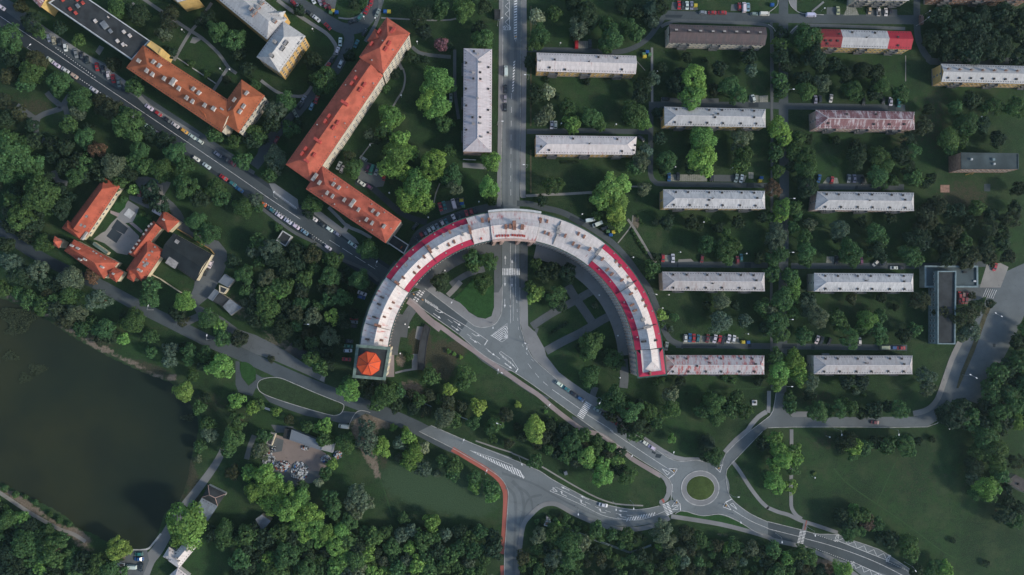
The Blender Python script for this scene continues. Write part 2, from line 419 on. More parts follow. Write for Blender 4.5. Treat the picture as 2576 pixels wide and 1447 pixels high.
def haze():
    m = bpy.data.materials.new('haze_air'); m.use_nodes = True; n = m.node_tree.nodes; n.clear(); o = n.new('ShaderNodeOutputMaterial'); v = n.new('ShaderNodeVolumePrincipled')
    v.inputs['Color'].default_value = (.62, .90, .95, 1); v.inputs['Density'].default_value = HAZE; v.inputs['Anisotropy'].default_value = .2; m.node_tree.links.new(v.outputs[0], o.inputs['Volume'])
    b = MB(); b.box((0, 0), 9000, 9000, -5, H+6); q = b.build('haze', [m]); q['kind'] = 'stuff'; q['label'] = 'thin bluish morning air over the whole district'
HAZE = .00004
haze()
# ================================================================ the ground and the pond
POND = MP('-40,728 0,746 50,766 100,791 140,815 175,840 237,875 300,907 375,940 420,956 440,968 475,1004 498,1050 500,1090 488,1135 482,1167 475,1205 462,1245 450,1268 418,1292 402,1340 378,1378 330,1384 262,1364 240,1350 190,1330 175,1312 140,1288 100,1268 50,1243 0,1217 -40,1195 -130,1150 -130,700')
PW = [(p.x, p.y) for p in gp(smooth(POND, 4, True))]
COVER = [  # x, y, rx, ry, rotation, channel, amount on survey map: bare soil 0, dry grass 1, reeds 2
 (1062,880,26,50,10,1,1.0),(1115,905,32,52,-5,1,1.0),(1150,880,25,30,0,1,.8),(1030,980,35,22,0,0,.8),(1060,1000,30,18,0,1,.9),(1040,850,14,25,0,1,.9),(1066,860,12,18,0,0,.7),(1008,905,14,22,0,0,.7),
 (915,1085,30,45,-20,0,.9),(925,1130,16,45,-20,0,1.0),(945,1180,8,28,-20,0,1.0),(955,1060,40,20,20,0,.7),(935,1050,45,18,20,1,.7),(900,1100,20,30,0,1,.8),(965,1160,14,30,0,1,.6),
 (1105,1225,150,60,12,2,1.0),(1180,1260,80,50,0,2,.8),(30,750,30,14,20,0,.5),(100,783,40,6,28,0,.75),(170,828,40,7,32,0,.75),(250,872,50,9,27,0,.9),(330,912,50,8,25,0,.7),(395,945,30,7,22,0,.7),(434,950,12,9,0,0,.9),(200,830,120,25,28,1,.6),(380,930,70,18,20,1,.7),
 (30,1245,50,8,27,0,.9),(80,1280,45,9,30,0,.9),(140,1320,40,8,35,0,.85),(195,1345,40,12,30,0,.9),(210,1375,40,10,30,0,.6),(330,1400,25,12,0,0,.8),(320,1430,30,14,0,0,.6),
 (480,1200,20,80,-15,1,.8),(455,1245,20,30,-20,1,.6),(530,1010,60,30,20,1,.5),(700,1125,60,60,0,1,.3),
 (2300,1200,140,110,0,1,.38),(2430,1180,80,120,0,1,.35),(2080,1110,60,30,0,1,.5),(2280,330,60,90,0,1,.5),(2350,300,60,120,0,1,.5),(2100,370,70,30,0,1,.4),(2420,500,90,60,0,1,.6),(2460,540,60,50,0,1,.5),(2150,770,110,40,0,1,.4),(2200,990,90,30,0,1,.3),(1720,260,60,20,0,1,.3),(1890,400,50,40,0,1,.4),(2230,30,60,20,0,1,.4),
 (90,270,50,30,0,1,.6),(60,300,70,40,0,1,.4),(145,330,30,25,0,1,.4),(25,260,40,30,0,1,.5),(60,480,50,60,0,1,.3),(860,640,30,10,0,1,.3),(640,700,60,40,0,1,.2),(595,640,60,60,0,1,.3),(1600,560,10,22,0,0,.7),(1310,100,6,60,0,1,.5),(1120,95,60,40,0,1,.3),
 (1010,505,60,14,35,1,.4),(1900,1060,30,50,0,1,.3),(2050,1000,70,30,0,1,.5),(1310,175,10,10,0,1,.3),(1500,240,70,40,0,1,.35),(2070,1420,40,16,10,0,.8),(2035,1060,35,9,0,0,.8),(590,770,60,30,35,0,.5),(700,860,60,25,30,0,.5),(740,880,50,20,30,1,.5),(1815,1345,25,8,15,0,.5),(720,1050,60,14,25,1,.4)]
def make_ground():
    x0, x1, y0, y1, st = -330, 350, -200, 250, 2.0
    xs = np.concatenate([[-4000, -1500, -700, -420], np.arange(x0, x1+.1, st), [430, 700, 1500, 4000]]); ys = np.concatenate([[-4000, -1500, -600, -280], np.arange(y0, y1+.1, st), [340, 700, 1500, 4000]])
    X, Y = np.meshgrid(xs, ys); nx, ny = len(xs), len(ys); P = np.stack([X.ravel(), Y.ravel()], 1)
    poly = np.array(PW); inside = np.zeros(len(P), bool); dist = np.full(len(P), 1e9); n = len(poly)
    for i in range(n):
        a, b = poly[i], poly[(i+1) % n]; ab = b-a; t = np.clip(((P-a)@ab)/(ab@ab+1e-9), 0, 1)
        dist = np.minimum(dist, np.hypot(*(P-(a+t[:, None]*ab)).T))
        c = ((a[1] > P[:, 1]) != (b[1] > P[:, 1])); xx = a[0]+(P[:, 1]-a[1])*(b[0]-a[0])/((b[1]-a[1]) or 1e-9); inside ^= c & (P[:, 0] < xx)
    sdist = np.where(inside, -dist, dist)
    z = np.where(sdist < 0, np.maximum(sdist*.45, -2.2), 0.0)
    z += np.where(sdist > 0, 0, 0)
    col = np.zeros((len(P), 4)); col[:, 3] = 1
    for (x, y, rx, ry, rot, ch, am) in COVER:
        c = G(x, y); r = math.radians(-rot); dx, dy = P[:, 0]-c.x, P[:, 1]-c.y
        u = dx*math.cos(r)+dy*math.sin(r); v = -dx*math.sin(r)+dy*math.cos(r)
        g = am*np.exp(-((u/(rx*.2))**2+(v/(ry*.2))**2)**1.5*.7); col[:, ch] = np.maximum(col[:, ch], g)
    bank = np.exp(-(dist/2.5)**2)*.35; col[:, 1] = np.maximum(col[:, 1], bank)
    me = bpy.data.meshes.new('ground'); me.vertices.add(len(P)); me.vertices.foreach_set('co', np.column_stack([P, z]).ravel())
    I = (np.arange(ny-1)[:, None]*nx+np.arange(nx-1)[None]).ravel(); Q = np.stack([I, I+1, I+nx+1, I+nx], 1)
    me.loops.add(Q.size); me.loops.foreach_set('vertex_index', Q.ravel().astype(np.int32)); me.polygons.add(len(Q)); me.polygons.foreach_set('loop_start', np.arange(0, Q.size, 4, dtype=np.int32))
    me.update(calc_edges=True); me.polygons.foreach_set('use_smooth', np.ones(len(Q), bool))
    ca = me.color_attributes.new('Cover', 'FLOAT_COLOR', 'POINT'); ca.data.foreach_set('color', col.ravel())
    me.materials.append(M['grass']); o = bpy.data.objects.new('ground', me); C.objects.link(o); struct(o)
make_ground()
_w = MB(); _w.poly([(x*1.0, y*1.0, -.35) for x, y in PW]); struct(_w.build('water', 'water'))

# ================================================================ roads
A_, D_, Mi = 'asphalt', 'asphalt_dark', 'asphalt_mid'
# pavements and verges first (raised), then the carriageways are cut between them by width
R = lambda *a, **k: strip('road', *a, **k)
# long diagonal street, upper left to the arched building
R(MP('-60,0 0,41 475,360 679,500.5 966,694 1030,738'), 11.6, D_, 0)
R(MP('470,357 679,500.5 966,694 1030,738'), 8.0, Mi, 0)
strip('parking', MP('110,84 475,322 600,408'), 3.2, Mi, 0); strip('parking', MP('0,0 120,90 310,215'), 5.5, Mi, 0)
walkway(MP('100,66 205,136 262,170 330,222 375,268 430,303 500,345'), 2.2, 'pave', 0)
walkway(MP('505,352 560,385 640,436'), 1.8, 'pave_dark', 0)
sheet('parking', TL(1,1,'130,400 190,400 420,560 430,650 390,660 180,500'), 'pave')
sheet('pavement', TL(1,1,'560,690 620,660 1000,950 1040,1010 960,990 700,800'), 'pave')
walkway(TL(1,1,'0,600 200,760 400,900 600,1000 780,1130 900,1180 1100,1270 1230,1380'), 1.6, 'pave_dark', 3)
walkway(TL(1,1,'730,640 830,740 920,830 1060,890 1160,950'), 1.6, 'pave', 3); walkway(TL(1,1,'930,810 880,890'), 2.2, 'pave', 0)
# central street
R(MP('1287,-60 1288,100 1286,300 1285,430 1285,520 1285,640 1285,770'), 8.9, A_, 3)
walkway(MP('1318,-40 1319,100 1317,300 1316,400 1316,498'), 2.5, 'pave', 3); walkway(MP('1260,-40 1260,100 1258,300 1256,420 1255,520'), 2.0, 'pave', 3)
kerb(MP('1310.5,-40 1311,100 1309,300 1308,420 1309,495'), 3); kerb(MP('1265,-40 1265,100 1263,300 1261,420 1261,515'), 3)
slab('pavement', MP('1308,612 1328,612 1327,700 1328,755 1309,755'), 'pave_dark'); slab('pavement', MP('1243,610 1262,610 1262,740 1243,740'), 'pave_dark')
strip('path', TL(2,0,'192,60 190,700 190,1000 188,1270'), .8, 'verge', 0); strip('path', TL(2,1,'188,60 190,500'), .8, 'verge', 0)
# junction south of the arch
JUN = TL(1,2,'1500,70 1700,10 2150,350 2200,385 2290,403 2400,372 2450,305 2474,220 2480,-30') + TL(2,2,'80,0 80,350 100,450 150,600 220,720 430,905 520,975 780,1165 1000,1310 1150,1420') + TL(2,3,'1310,75 1510,225 1600,278 1700,303 1850,290 1960,310') + [(1795,1250)] + TL(2,3,'1640,700 1600,640 1612,560 1590,500 1560,462 1480,400 1300,290 1100,160 860,0') + TL(2,2,'640,1290 220,985 0,840') + TL(1,2,'2500,840 2300,690 2040,470 1700,230 1480,85')
sheet('road', JUN, A_)
sheet('road', TL(1,2,'1500,80 1700,12 2130,345 2040,470 1700,230 1480,90'), Mi)
kerb(TL(1,2,'1700,10 2150,350 2200,385 2290,403 2400,372 2450,305 2474,220 2480,-30'), 3)
kerb(TL(2,2,'80,0 80,350 100,450 150,600 220,720 430,905 520,975 780,1165 1000,1310 1150,1420')+TL(2,3,'1310,75 1510,225 1600,278 1700,303 1850,290 1925,305'), 3)
kerb(TL(2,3,'1600,690 1605,620 1612,560 1590,500 1560,462 1480,400 1300,290 1100,160 860,0')+TL(2,2,'640,1290 220,985 0,840')+TL(1,2,'2300,690 2040,470 1700,230 1560,120'), 3)
# pavements around the junction
slab('pavement', TL(1,2,'1600,-60 1720,-80 1830,30 1960,110 2070,160 2140,245 2230,300 2310,315 2370,285 2395,200 2395,50 2440,50 2478,-20 2472,222 2446,308 2398,376 2290,407 2200,389 2148,352 1705,14'), 'pave')
slab('grass_island', TL(1,2,'1990,110 2080,30 2180,-90 2290,-80 2395,-20 2392,200 2365,290 2310,312 2235,300 2145,240 2060,160'), 'lawn', .16)
slab('pavement', TL(2,2,'84,120 158,120 162,385 240,455 325,610 345,690 470,850 560,920 760,1060 860,1110 1020,1250 1180,1400 1160,1422 1005,1307 782,1162 522,972 432,902 222,717 153,598 104,448 84,350'), 'pave')
slab('pavement', TL(2,3,'1320,70 1340,55 1530,180 1640,240 1740,262 1880,262 1960,310 1850,287 1700,300 1600,275 1512,222'), 'pave')
walkway(TL(1,2,'1560,150 1700,290')+MP('1110,823 1155.8,857 1231.9,910 1289,950 1318,970 1346,988')+TL(2,2,'300,1110 420,1215 560,1325 720,1435')+TL(2,3,'900,40 1050,150 1200,270 1380,380 1500,450'), 2.3, 'pave_pink', 3)
walkway(TL(1,2,'1530,130 1600,180 1700,290 1860,420'), 3.4, 'pave_pink', 3, h=.13)
sheet('path', TL(1,2,'2100,520 2300,690 2500,835 2576,900 2576,925 2480,880 2280,745 2140,620'), 'pave_dark'); sheet('path', TL(2,2,'0,905 200,1030 380,1110 350,1130 180,1060 0,940'), 'asphalt_mid')
sheet('path', TL(2,2,'600,1290 700,1330 830,1440 700,1440 620,1350'), 'asphalt_mid')
slab('pavement', TL(2,3,'1470,430 1500,425 1560,470 1588,505 1608,560 1602,630 1570,690 1500,745 1480,720 1485,695 1530,670 1552,620 1555,560 1530,500'), 'pave')
# roundabout
def ring(cx, cy, rx, ry, n=40, a0=0, a1=360): return [(cx+rx*math.cos(math.radians(a0+(a1-a0)*i/n)), cy+ry*math.sin(math.radians(a0+(a1-a0)*i/n))) for i in range(n)]
RB = T(2,3,1893,572)
sheet('road', ring(RB[0], RB[1], 74, 70), A_)
slab('traffic_island', ring(RB[0], RB[1], 46.5, 43), 'pave', .10); _r = ring(RB[0], RB[1], 47.2, 43.7, 60); kerb(_r+_r[:1], 0, .45)
m = MB(); _p = [(p.x, p.y) for p in gp(ring(RB[0]+.6, RB[1]-.5, 35, 30.5, 44))]; _cc = G(RB[0], RB[1])
for i in range(44):                     # gently domed lawn
    a, b = _p[i], _p[(i+1) % 44]; q = lambda p, k, z: (_cc.x+(p[0]-_cc.x)*k, _cc.y+(p[1]-_cc.y)*k, z)
    m.poly([q(a, 1, .1), q(b, 1, .1), q(b, .98, .3), q(a, .98, .3)]); m.poly([q(a, .98, .3), q(b, .98, .3), q(b, .5, .7), q(a, .5, .7)]); m.poly([q(a, .5, .7), q(b, .5, .7), (_cc.x, _cc.y, .8)])
struct(m.build('roundabout_lawn', 'lawn_olive')); _r = ring(RB[0]+.6, RB[1]-.5, 35.6, 31, 50); kerb(_r+_r[:1], 0, .3)
# north-east arm and the wide car park
sheet('road', TL(2,3,'1960,300 2040,330 2100,300 2150,222 2390,0')+TL(3,2,'20,1290 60,1180 85,1050 160,1050 170,1220 230,1300 420,1305 1480,1300 1650,1230')+TL(3,2,'1720,1130 1950,540 2165,200 2260,-100 2700,-300 2700,0 2480,500 2170,1100 2105,1170 1990,1125 1900,1115 1850,1150 1800,1250 1730,1320 1600,1402 250,1404 0,1412')+TL(2,3,'2520,0 2200,335 2160,400 2150,470 2000,600'), 'asphalt_east_dim')
kerb(TL(3,2,'0,1412 250,1404 900,1404 1600,1402 1730,1320 1800,1250 1850,1150'), 2); kerb(TL(2,3,'2120,350 2150,222 2390,0')+TL(3,2,'20,1290 60,1190 80,1060'), 2)
kerb(TL(2,3,'2520,0 2200,335 2160,400 2152,470 2165,560 2185,640 2250,720 2400,830 2576,912'), 3)
walkway(TL(2,3,'2140,210 2250,90 2370,-10')+TL(2,2,'2400,1390 2480,1300 2560,1250'), 2.4, 'pave', 2); walkway(TL(3,2,'10,1040 8,1180 2,1260'), 2.0, 'pave', 2)
walkway(TL(3,2,'1460,1270 1600,1230 1700,1130 1780,920 1850,720 1930,550'), 2.9, 'gravel', 4)
slab('verge', TL(3,2,'1895,1010 1940,850 2050,590 2170,260 2240,130 2275,130 2200,300 2070,660 1915,1015'), 'verge', .1)
sheet('parking', TL(3,2,'230,1248 425,1248 400,1302 250,1304 228,1290'), 'pave'); sheet('parking', TL(3,2,'1880,0 2200,-40 2280,40 2130,120 1900,160'), 'pave_dark'); sheet('parking', TL(3,1,'2200,1215 2340,1200 2420,1240 2340,1447 2130,1447'), 'gravel')
# lower road by the pond and its branches
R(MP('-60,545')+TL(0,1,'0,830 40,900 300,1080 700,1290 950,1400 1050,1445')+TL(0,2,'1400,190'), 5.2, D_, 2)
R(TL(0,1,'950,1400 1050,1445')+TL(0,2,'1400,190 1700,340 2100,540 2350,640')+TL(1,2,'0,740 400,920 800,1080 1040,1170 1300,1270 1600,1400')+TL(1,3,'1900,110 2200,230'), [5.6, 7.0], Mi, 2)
sheet('road', TL(1,3,'1640,0 1760,-60 2200,130 2576,265')+TL(2,3,'0,280 120,330 280,400 400,480 600,590 800,690 1000,750 1200,785 1350,778 1500,745 1600,690 1660,700 1700,800 1640,815 1590,845 1400,930 1200,963 1000,948 800,880 600,790 460,713 360,703 260,738 180,820 130,880 95,1010 70,1050 50,1250 45,1500')+TL(1,3,'2500,1600 2500,1240 2520,950 2538,650 2522,560 2462,470 2350,388 2150,268 1970,165'), A_)
kerb(TL(2,3,'1480,750 1350,778 1200,785 1000,750 800,690 600,590 400,480 280,400 120,330 0,280')+TL(1,3,'2200,130 1760,-60'), 3)
kerb(TL(1,3,'2500,1447 2500,1240 2520,950 2538,650 2522,560 2462,470 2350,388 2150,268 1970,165 1640,0'), 3)
strip('cycle_path', TL(1,3,'1975,178 2150,282 2340,398 2440,480 2490,560 2511,660 2502,900 2485,1150 2475,1235'), 2.4, 'cycle', 4); strip('cycle_path', TL(1,3,'2478,1350 2482,1460'), 2.0, 'cycle', 0)
walkway(TL(2,3,'52,1447 72,1250 92,1060 120,930 180,850 270,765 360,728 460,738 600,815 800,905 1000,970 1200,987 1400,955 1585,870'), 2.3, 'pave', 4)
walkway(TL(2,3,'1600,855 1800,885 2100,935 2400,1010 2576,1065')+TL(3,3,'60,1095 300,1150 480,1215 700,1320 860,1430 950,1500'), 2.2, 'pave', 3)
slab('grass_island', TL(2,3,'1640,835 1690,808 1760,812 1830,835 1930,855 2080,840 2180,865 2300,925 2430,1000 2300,975 2100,925 1800,872'), 'lawn', .1)
kerb(TL(2,3,'1640,830 1690,803 1760,806 1830,830 1930,850 2080,833 2180,858 2300,918 2430,1000 2520,1040'), 3)
# eastern arm of the roundabout
sheet('road', TL(2,3,'2000,560 2150,470 2162,560 2185,640 2250,720 2400,830 2576,912')+TL(3,3,'340,990 430,1018 520,1035 700,1040 860,1100 1110,1180 1230,1258 1400,1368 1520,1460 1300,1600 1000,1500 850,1375 700,1300 480,1180 300,1130 0,1055')+TL(2,3,'2450,1010 2300,920 2150,855 2050,832 1900,850 1800,828 1700,800 1640,780 1750,650'), A_)
sheet('road', TL(3,3,'0,905 340,990 450,1020 800,1140 1200,1290 1330,1350 1500,1500 1350,1500 1050,1395 700,1285 480,1180 300,1130 0,1055'), Mi)
kerb(TL(3,3,'0,908 340,992 430,1018 520,1035 700,1040')+TL(3,3,'860,1100 1110,1185 1230,1258 1400,1368 1520,1460'), 2)
# paths in the eastern lawns
walkway(TL(2,3,'2215,300 2290,400 2400,570 2500,700 2576,770')+TL(3,3,'0,768 100,810 200,838 290,880 350,905 450,935 600,985 700,1020'), 1.9, 'pave', 3)
walkway(TL(3,3,'236,-20 236,300 232,500 232,700 240,780 290,850 340,880'), 1.9, 'pave', 2); walkway(TL(3,3,'385,895 372,950 362,1000'), 2.2, 'pave', 0)
strip('cycle_path', TL(3,3,'388,895 375,950 366,992'), .5, 'cycle', 0, z=.22); strip('cycle_path', TL(2,3,'1512,680 1530,715'), 1.0, 'cycle', 0, z=.22)
strip('path', TL(2,3,'0,220 120,270 290,350 460,450 640,555 850,665 1050,730 1320,748'), .7, 'gravel', 3); strip('path', TL(1,3,'2210,95 2400,160 2576,215')+TL(2,3,'0,220'), .7, 'gravel', 0)
strip('path', TL(0,3,'-80,580 0,620 150,720 300,820 450,905 600,985 740,1035 860,1110'), 1.8, 'gravel', 3)
# pond-side lane and lay-bys
sheet('road', TL(0,2,'2370,740 2410,745 2430,900 2500,990 2576,930')+TL(1,2,'0,870 60,905 230,905 400,985 700,1110 860,1140 890,1190 870,1240 1000,1255 1060,1235 1130,1250 900,1380 760,1340 500,1290 300,1220 130,1150 30,1030 0,1010')+TL(0,2,'2540,1090 2480,1080 2400,1050 2370,980'), Mi)
slab('grass_island', TL(0,2,'2430,750 2500,760 2560,810 2575,880 2560,920 2520,960 2490,965 2440,900 2415,820'), 'lawn', .15, 2)
slab('grass_island', TL(1,2,'20,960 60,925 150,905 250,912 380,965 600,1060 800,1140 870,1170 885,1200 860,1260 810,1285 740,1280 500,1215 200,1120 60,1060 20,1010'), 'lawn_dull', .15, 2)
_q = smooth(TL(1,2,'20,960 60,925 150,905 250,912 380,965 600,1060 800,1140 870,1170 885,1200 860,1260 810,1285 740,1280 500,1215 200,1120 60,1060 20,1010'), 3, True); kerb(_q+_q[:1], 0)
kerb(TL(1,2,'940,1380 960,1330 1010,1255 1070,1238 1150,1258'), 3)
strip('road', TL(0,3,'2270,130 2230,220 2170,330 2080,460 1960,620 1850,760 1760,900 1690,1010 1640,1100 1580,1200 1500,1300 1440,1447'), [3.0, 6.0], 'path', 3)
strip('path', TL(0,3,'1290,1195 1470,1190 1540,1130 1620,1030'), .9, 'kerb', 3); sheet('parking', TL(0,3,'1290,1200 1480,1195 1500,1300 1440,1447 1120,1447 1130,1310 1250,1300'), 'pave_dark')
sheet('parking', TL(1,2,'-100,480 0,480 200,580 300,640 480,760 700,870 690,960 500,870 200,740 0,670 -150,600'), 'pave_dark')
# northern blocks: service streets
R(MP('1666,38 1932,46 2315,50'), 4.8, Mi, 0); R(MP('1971,-40 1971,300 1973,500 1970,740 1968,880 1966,990'), 5.0, Mi, 3)
R(MP('2307,-40 2307,70 2315,112 2335,145 2368,156 2620,152'), 3.6, Mi, 3); R(MP('1325,125 1463,127 1540,132 1590,122 1628,98 1652,68 1670,42'), 2.6, Mi, 4)
R(MP('1638,272 1637,330 1637,400 1637,440 1648,458 1670,463 1800,465 1932,467'), 2.6, Mi, 3); R(MP('1325,331 1480,329 1637,332'), 2.6, Mi, 0)
R(MP('1632,264 1932,265 1972,267 2277,272'), 3.4, Mi, 0); R(MP('2007,469 2274,471'), 3.0, Mi, 0); R(MP('1663,665 1932,667'), 3.0, Mi, 0); R(MP('1990,669 2322,669 2480,664'), 3.0, Mi, 0); R(MP('1700,868 1932,871 2282,875'), 3.0, Mi, 0)
R(MP('1300,512 1330,513 1363,522 1413,534 1463,559 1500,582 1538,609 1575,647 1608,692 1630,722 1640,742 1655,781 1670,828 1688,856 1720,871'), 3.0, Mi, 4)
R(MP('1266,516 1219,524 1169,537 1119,556 1081,573 1050,596 1030,640 1012,668'), [3.6, 5.2], Mi, 4)
R(MP('1000,660 960,720 925,800 912,870 900,960'), 3.6, Mi, 4)
R(TL(1,0,'200,-90 560,100 760,230 900,290 1050,270 1150,160 1215,50 1240,-40'), 5.6, Mi, 4); R(TL(1,0,'880,260 940,380 900,520 840,640 760,750 560,950 430,1110 250,1300 100,1447')+TL(1,1,'60,120 -20,230'), 5.0, Mi, 4)
sheet('parking', TL(1,0,'620,-40 820,-40 790,110 640,60'), 'pave_dark'); sheet('parking', TL(1,1,'1060,160 1240,230 1320,310 1280,430 1200,440 1020,380'), 'pave_dark'); sheet('parking', TL(1,1,'1820,600 2090,540 2100,640 1860,720'), 'pave_dark')
R(TL(1,1,'1000,380 1160,440 1300,560 1450,690 1600,760 1720,790'), 3.0, 'asphalt_dark', 3)
walkway(TL(1,0,'215,0 340,95 550,235 700,330 780,420 810,500 760,600 660,710'), 1.8, 'pave', 3); walkway(TL(1,0,'50,810 200,920 330,960 480,965 560,870'), 1.5, 'pave', 3)
walkway(TL(1,0,'1245,-10 1245,110 1200,250 1100,420'), 1.8, 'pave_dark', 2); walkway(TL(1,0,'830,180 950,190 1050,150 1120,50 1130,-20'), .8, 'pave', 3)
for s_, w_ in (('1430,-20 1560,70 1780,220 1900,300 2040,390 2200,540 2300,680 2380,740', 1.6), ('2130,30 2000,220 1920,320 1850,430 1750,610', 1.5), ('1600,520 1740,600', 3.0), ('2290,690 2180,860 2130,940', 1.5), ('1350,30 1280,100', 1.2)): walkway(TL(0,0,s_), w_, 'path', 3, .06, 'path')
sheet('path', TL(0,0,'1910,430 1940,370 2040,390 1960,440'), 'path'); sheet('path', TL(0,0,'840,520 900,560 1060,640 1090,700 1000,700 880,600'), 'pave_dark'); sheet('path', TL(0,0,'1000,455 1050,480 1000,560 960,520'), 'pave_dark')
strip('path', TL(0,0,'1780,580 2170,840'), .5, 'kerb', 0)
for s_ in ('470,930 520,990 620,1080 560,1110 440,1150 360,1190 290,1150 170,1060', '620,1080 700,960', '650,1060 680,1180 640,1210', '380,1190 360,1300 400,1390 500,1440 600,1447'): walkway(TL(0,0,s_), 2.6, 'pave_dark', 3, .05, 'path')
walkway(TL(0,1,'540,270 580,370 680,400'), 2.6, 'pave_dark', 3, .05, 'path')
walkway(TL(2,0,'1408,480 1408,700 1410,1030'), 1.2, 'pave', 0); walkway(MP('1940,55 1942,400 1940,760 1942,980'), 1.4, 'pave_dark', 0)
walkway(TL(2,0,'1500,270 1620,215 1800,215 2400,235 2576,260'), 1.7, 'pave_dark', 2); walkway(TL(3,0,'230,340 290,270 400,255 900,270 1380,290'), 1.7, 'pave_dark', 2)
walkway(TL(3,0,'-10,260 40,320 45,600 40,1030'), 1.4, 'pave_dark', 2); kerb(TL(3,0,'100,-10 90,60 0,130'), 3); kerb(TL(3,0,'205,-10 230,60 300,120 380,140 560,150'), 3); kerb(TL(3,0,'220,330 290,265 370,245'), 3); kerb(TL(3,0,'0,245 50,280 75,320'), 3)
walkway(TL(3,0,'440,120 560,20'), 1.0, 'pave', 0); sheet('path', TL(3,0,'795,0 880,0 885,80 915,155 760,155 790,90'), 'grid'); sheet('path', TL(3,0,'205,0 290,0 290,110 230,60'), 'pave')
for s_ in ('2,0,1610,20 1860,40 1870,105 1600,100', '2,0,2205,45 2400,40 2400,110 2200,110', '3,0,590,75 720,70 730,150 590,145', '3,0,990,95 1300,95 1300,170 985,165', '2,0,640,410 770,415 770,490 640,488', '2,0,1500,985 2080,990 2080,1040 1500,1030', '2,1,2030,312 2240,315 2240,382 2030,380'):
    i, j, rest = s_.split(',', 2); sheet('parking', TL(int(i), int(j), rest), 'pave_dark')
for s_ in ('2,1,1590,310 1965,312 1963,380 1590,378', '2,1,2240,320 2360,320 2340,385 2240,385', '2,1,2378,285 2430,290 2428,352 2378,350', '2,1,1500,1120 1620,1120 1620,1185 1500,1185', '2,0,2390,955 2480,960 2480,1030 2380,1025', '2,0,2490,965 2576,960 2576,1030 2490,1030', '3,1,600,335 700,345 710,400 550,400', '3,1,590,1135 680,1135 680,1200 585,1198', '2,0,660,415 765,415 765,485 665,485', '2,2,1720,480 1920,485 1920,560 1720,565','2,2,1920,485 2280,500 2290,565 1920,560'):
    i, j, rest = s_.split(',', 2); sheet('parking', TL(int(i), int(j), rest), 'grid')
sheet('parking', TL(2,1,'1675,1165 1800,1158 1830,1185 1670,1192'), 'gravel'); sheet('parking', TL(3,1,'790,310 960,310 1000,400 790,400'), 'pave_dark')
strip('path', TL(2,1,'140,525 400,510 500,508 800,490 1000,475'), 1.3, 'gravel', 3); strip('path', TL(2,1,'1200,430 1400,430'), .8, 'gravel', 0)
strip('path', TL(2,1,'1165,760 1205,815 1260,900 1320,1000 1390,1120 1450,1195'), 1.2, 'gravel', 3); strip('path', TL(2,1,'1218,720 1200,820 1130,920 1065,1000'), .6, 'gravel', 3)
strip('path', TL(2,0,'1250,610 1340,710'), .4, 'gravel', 0); strip('path', TL(3,0,'1385,560 1385,820'), .4, 'gravel', 0)
strip('path', TL(1,0,'1210,1440 1140,1447'), .6, 'gravel', 0); strip('path', TL(1,0,'1370,1090 1420,1000 1480,900 1500,780 1480,690'), .9, 'path', 3); strip('path', TL(1,0,'1440,640 1470,700'), 1.6, 'gravel', 0)
walkway(TL(1,0,'1570,470 1640,530 1750,555 1960,575'), 1.8, 'pave_dark', 2, .05, 'path'); strip('path', TL(1,0,'1640,510 1760,545 1950,555'), .35, 'verge', 0)
walkway(TL(1,0,'2000,500 2000,850 2010,1000 2040,1200'), 1.6, 'pave_dark', 2, .05, 'path'); strip('path', TL(1,1,'1850,400 1810,500 1790,600'), .6, 'gravel', 2); strip('path', TL(1,1,'1140,20 1050,140'), .6, 'gravel', 0)
walkway(TL(1,0,'1260,180 1440,190 1740,205 1960,200 2060,170'), .8, 'path', 2, .04, 'path')
sheet('path', TL(1,1,'2080,190 2260,200 2450,240 2450,270 2080,240'), 'pave')
# inner court of the arched building: ring pavement and garden paths
def arc_pts(r, a0, a1, n=24): return [(1286+r*math.sin(math.radians(a0+(a1-a0)*i/n)), 914-r*math.cos(math.radians(a0+(a1-a0)*i/n))) for i in range(n+1)]
slab('pavement', arc_pts(312, 12, 86)+arc_pts(270, 12, 86)[::-1], 'pave'); slab('pavement', arc_pts(312, -52, -8)+arc_pts(280, -50, -8)[::-1], 'pave_dark'); slab('pavement', arc_pts(312, -86, -66)+arc_pts(286, -86, -66)[::-1], 'pave_dark')
for s_, w_ in (('200,390 400,260 620,140 760,60 850,10', 3.8), ('340,640 500,550 700,450 900,330 1000,280', 4.2), ('560,-20 640,110 740,250 840,400', 4.2), ('260,440 230,430', 3.), ('840,1000 800,1120', 3.2), ('1120,720 1130,900 1120,1010', 4.4)): walkway(TL(2,2,s_), w_, 'pave_dark', 3, .08, 'path')
walkway(TL(2,1,'350,1070 430,1160 560,1260 800,1380 1000,1540'), 2.0, 'pave_dark', 3, .08, 'path')
walkway(TL(1,2,'1720,20 1620,150 1500,330 1470,500'), 5.0, 'pave_dark', 3, .06, 'path'); walkway(TL(1,1,'1960,1420 2060,1350 2160,1300 2300,1260'), 3.0, 'pave_dark', 2, .08, 'path')
walkway(TL(1,2,'1930,80 2000,10 2060,-60'), 2.6, 'gravel', 2, .1, 'path')
walkway(TL(1,2,'1195,940 1150,1020 1100,1120'), 1.3, 'pave', 2, .05, 'path'); walkway(TL(1,2,'1350,580 1350,900'), 4.0, 'pave_pink', 0, .12, 'pavement'); walkway(TL(1,2,'1400,860 1500,835 1640,815'), 1.0, 'pave', 2, .05, 'path')
walkway(TL(1,2,'690,870 660,940'), 2.0, 'pave', 0, .05, 'path')
sheet('path', TL(1,2,'1620,390 1690,395 1665,540 1600,510'), 'pave'); sheet('path', TL(1,2,'1572,668 1630,668 1625,820 1568,828'), 'pave')
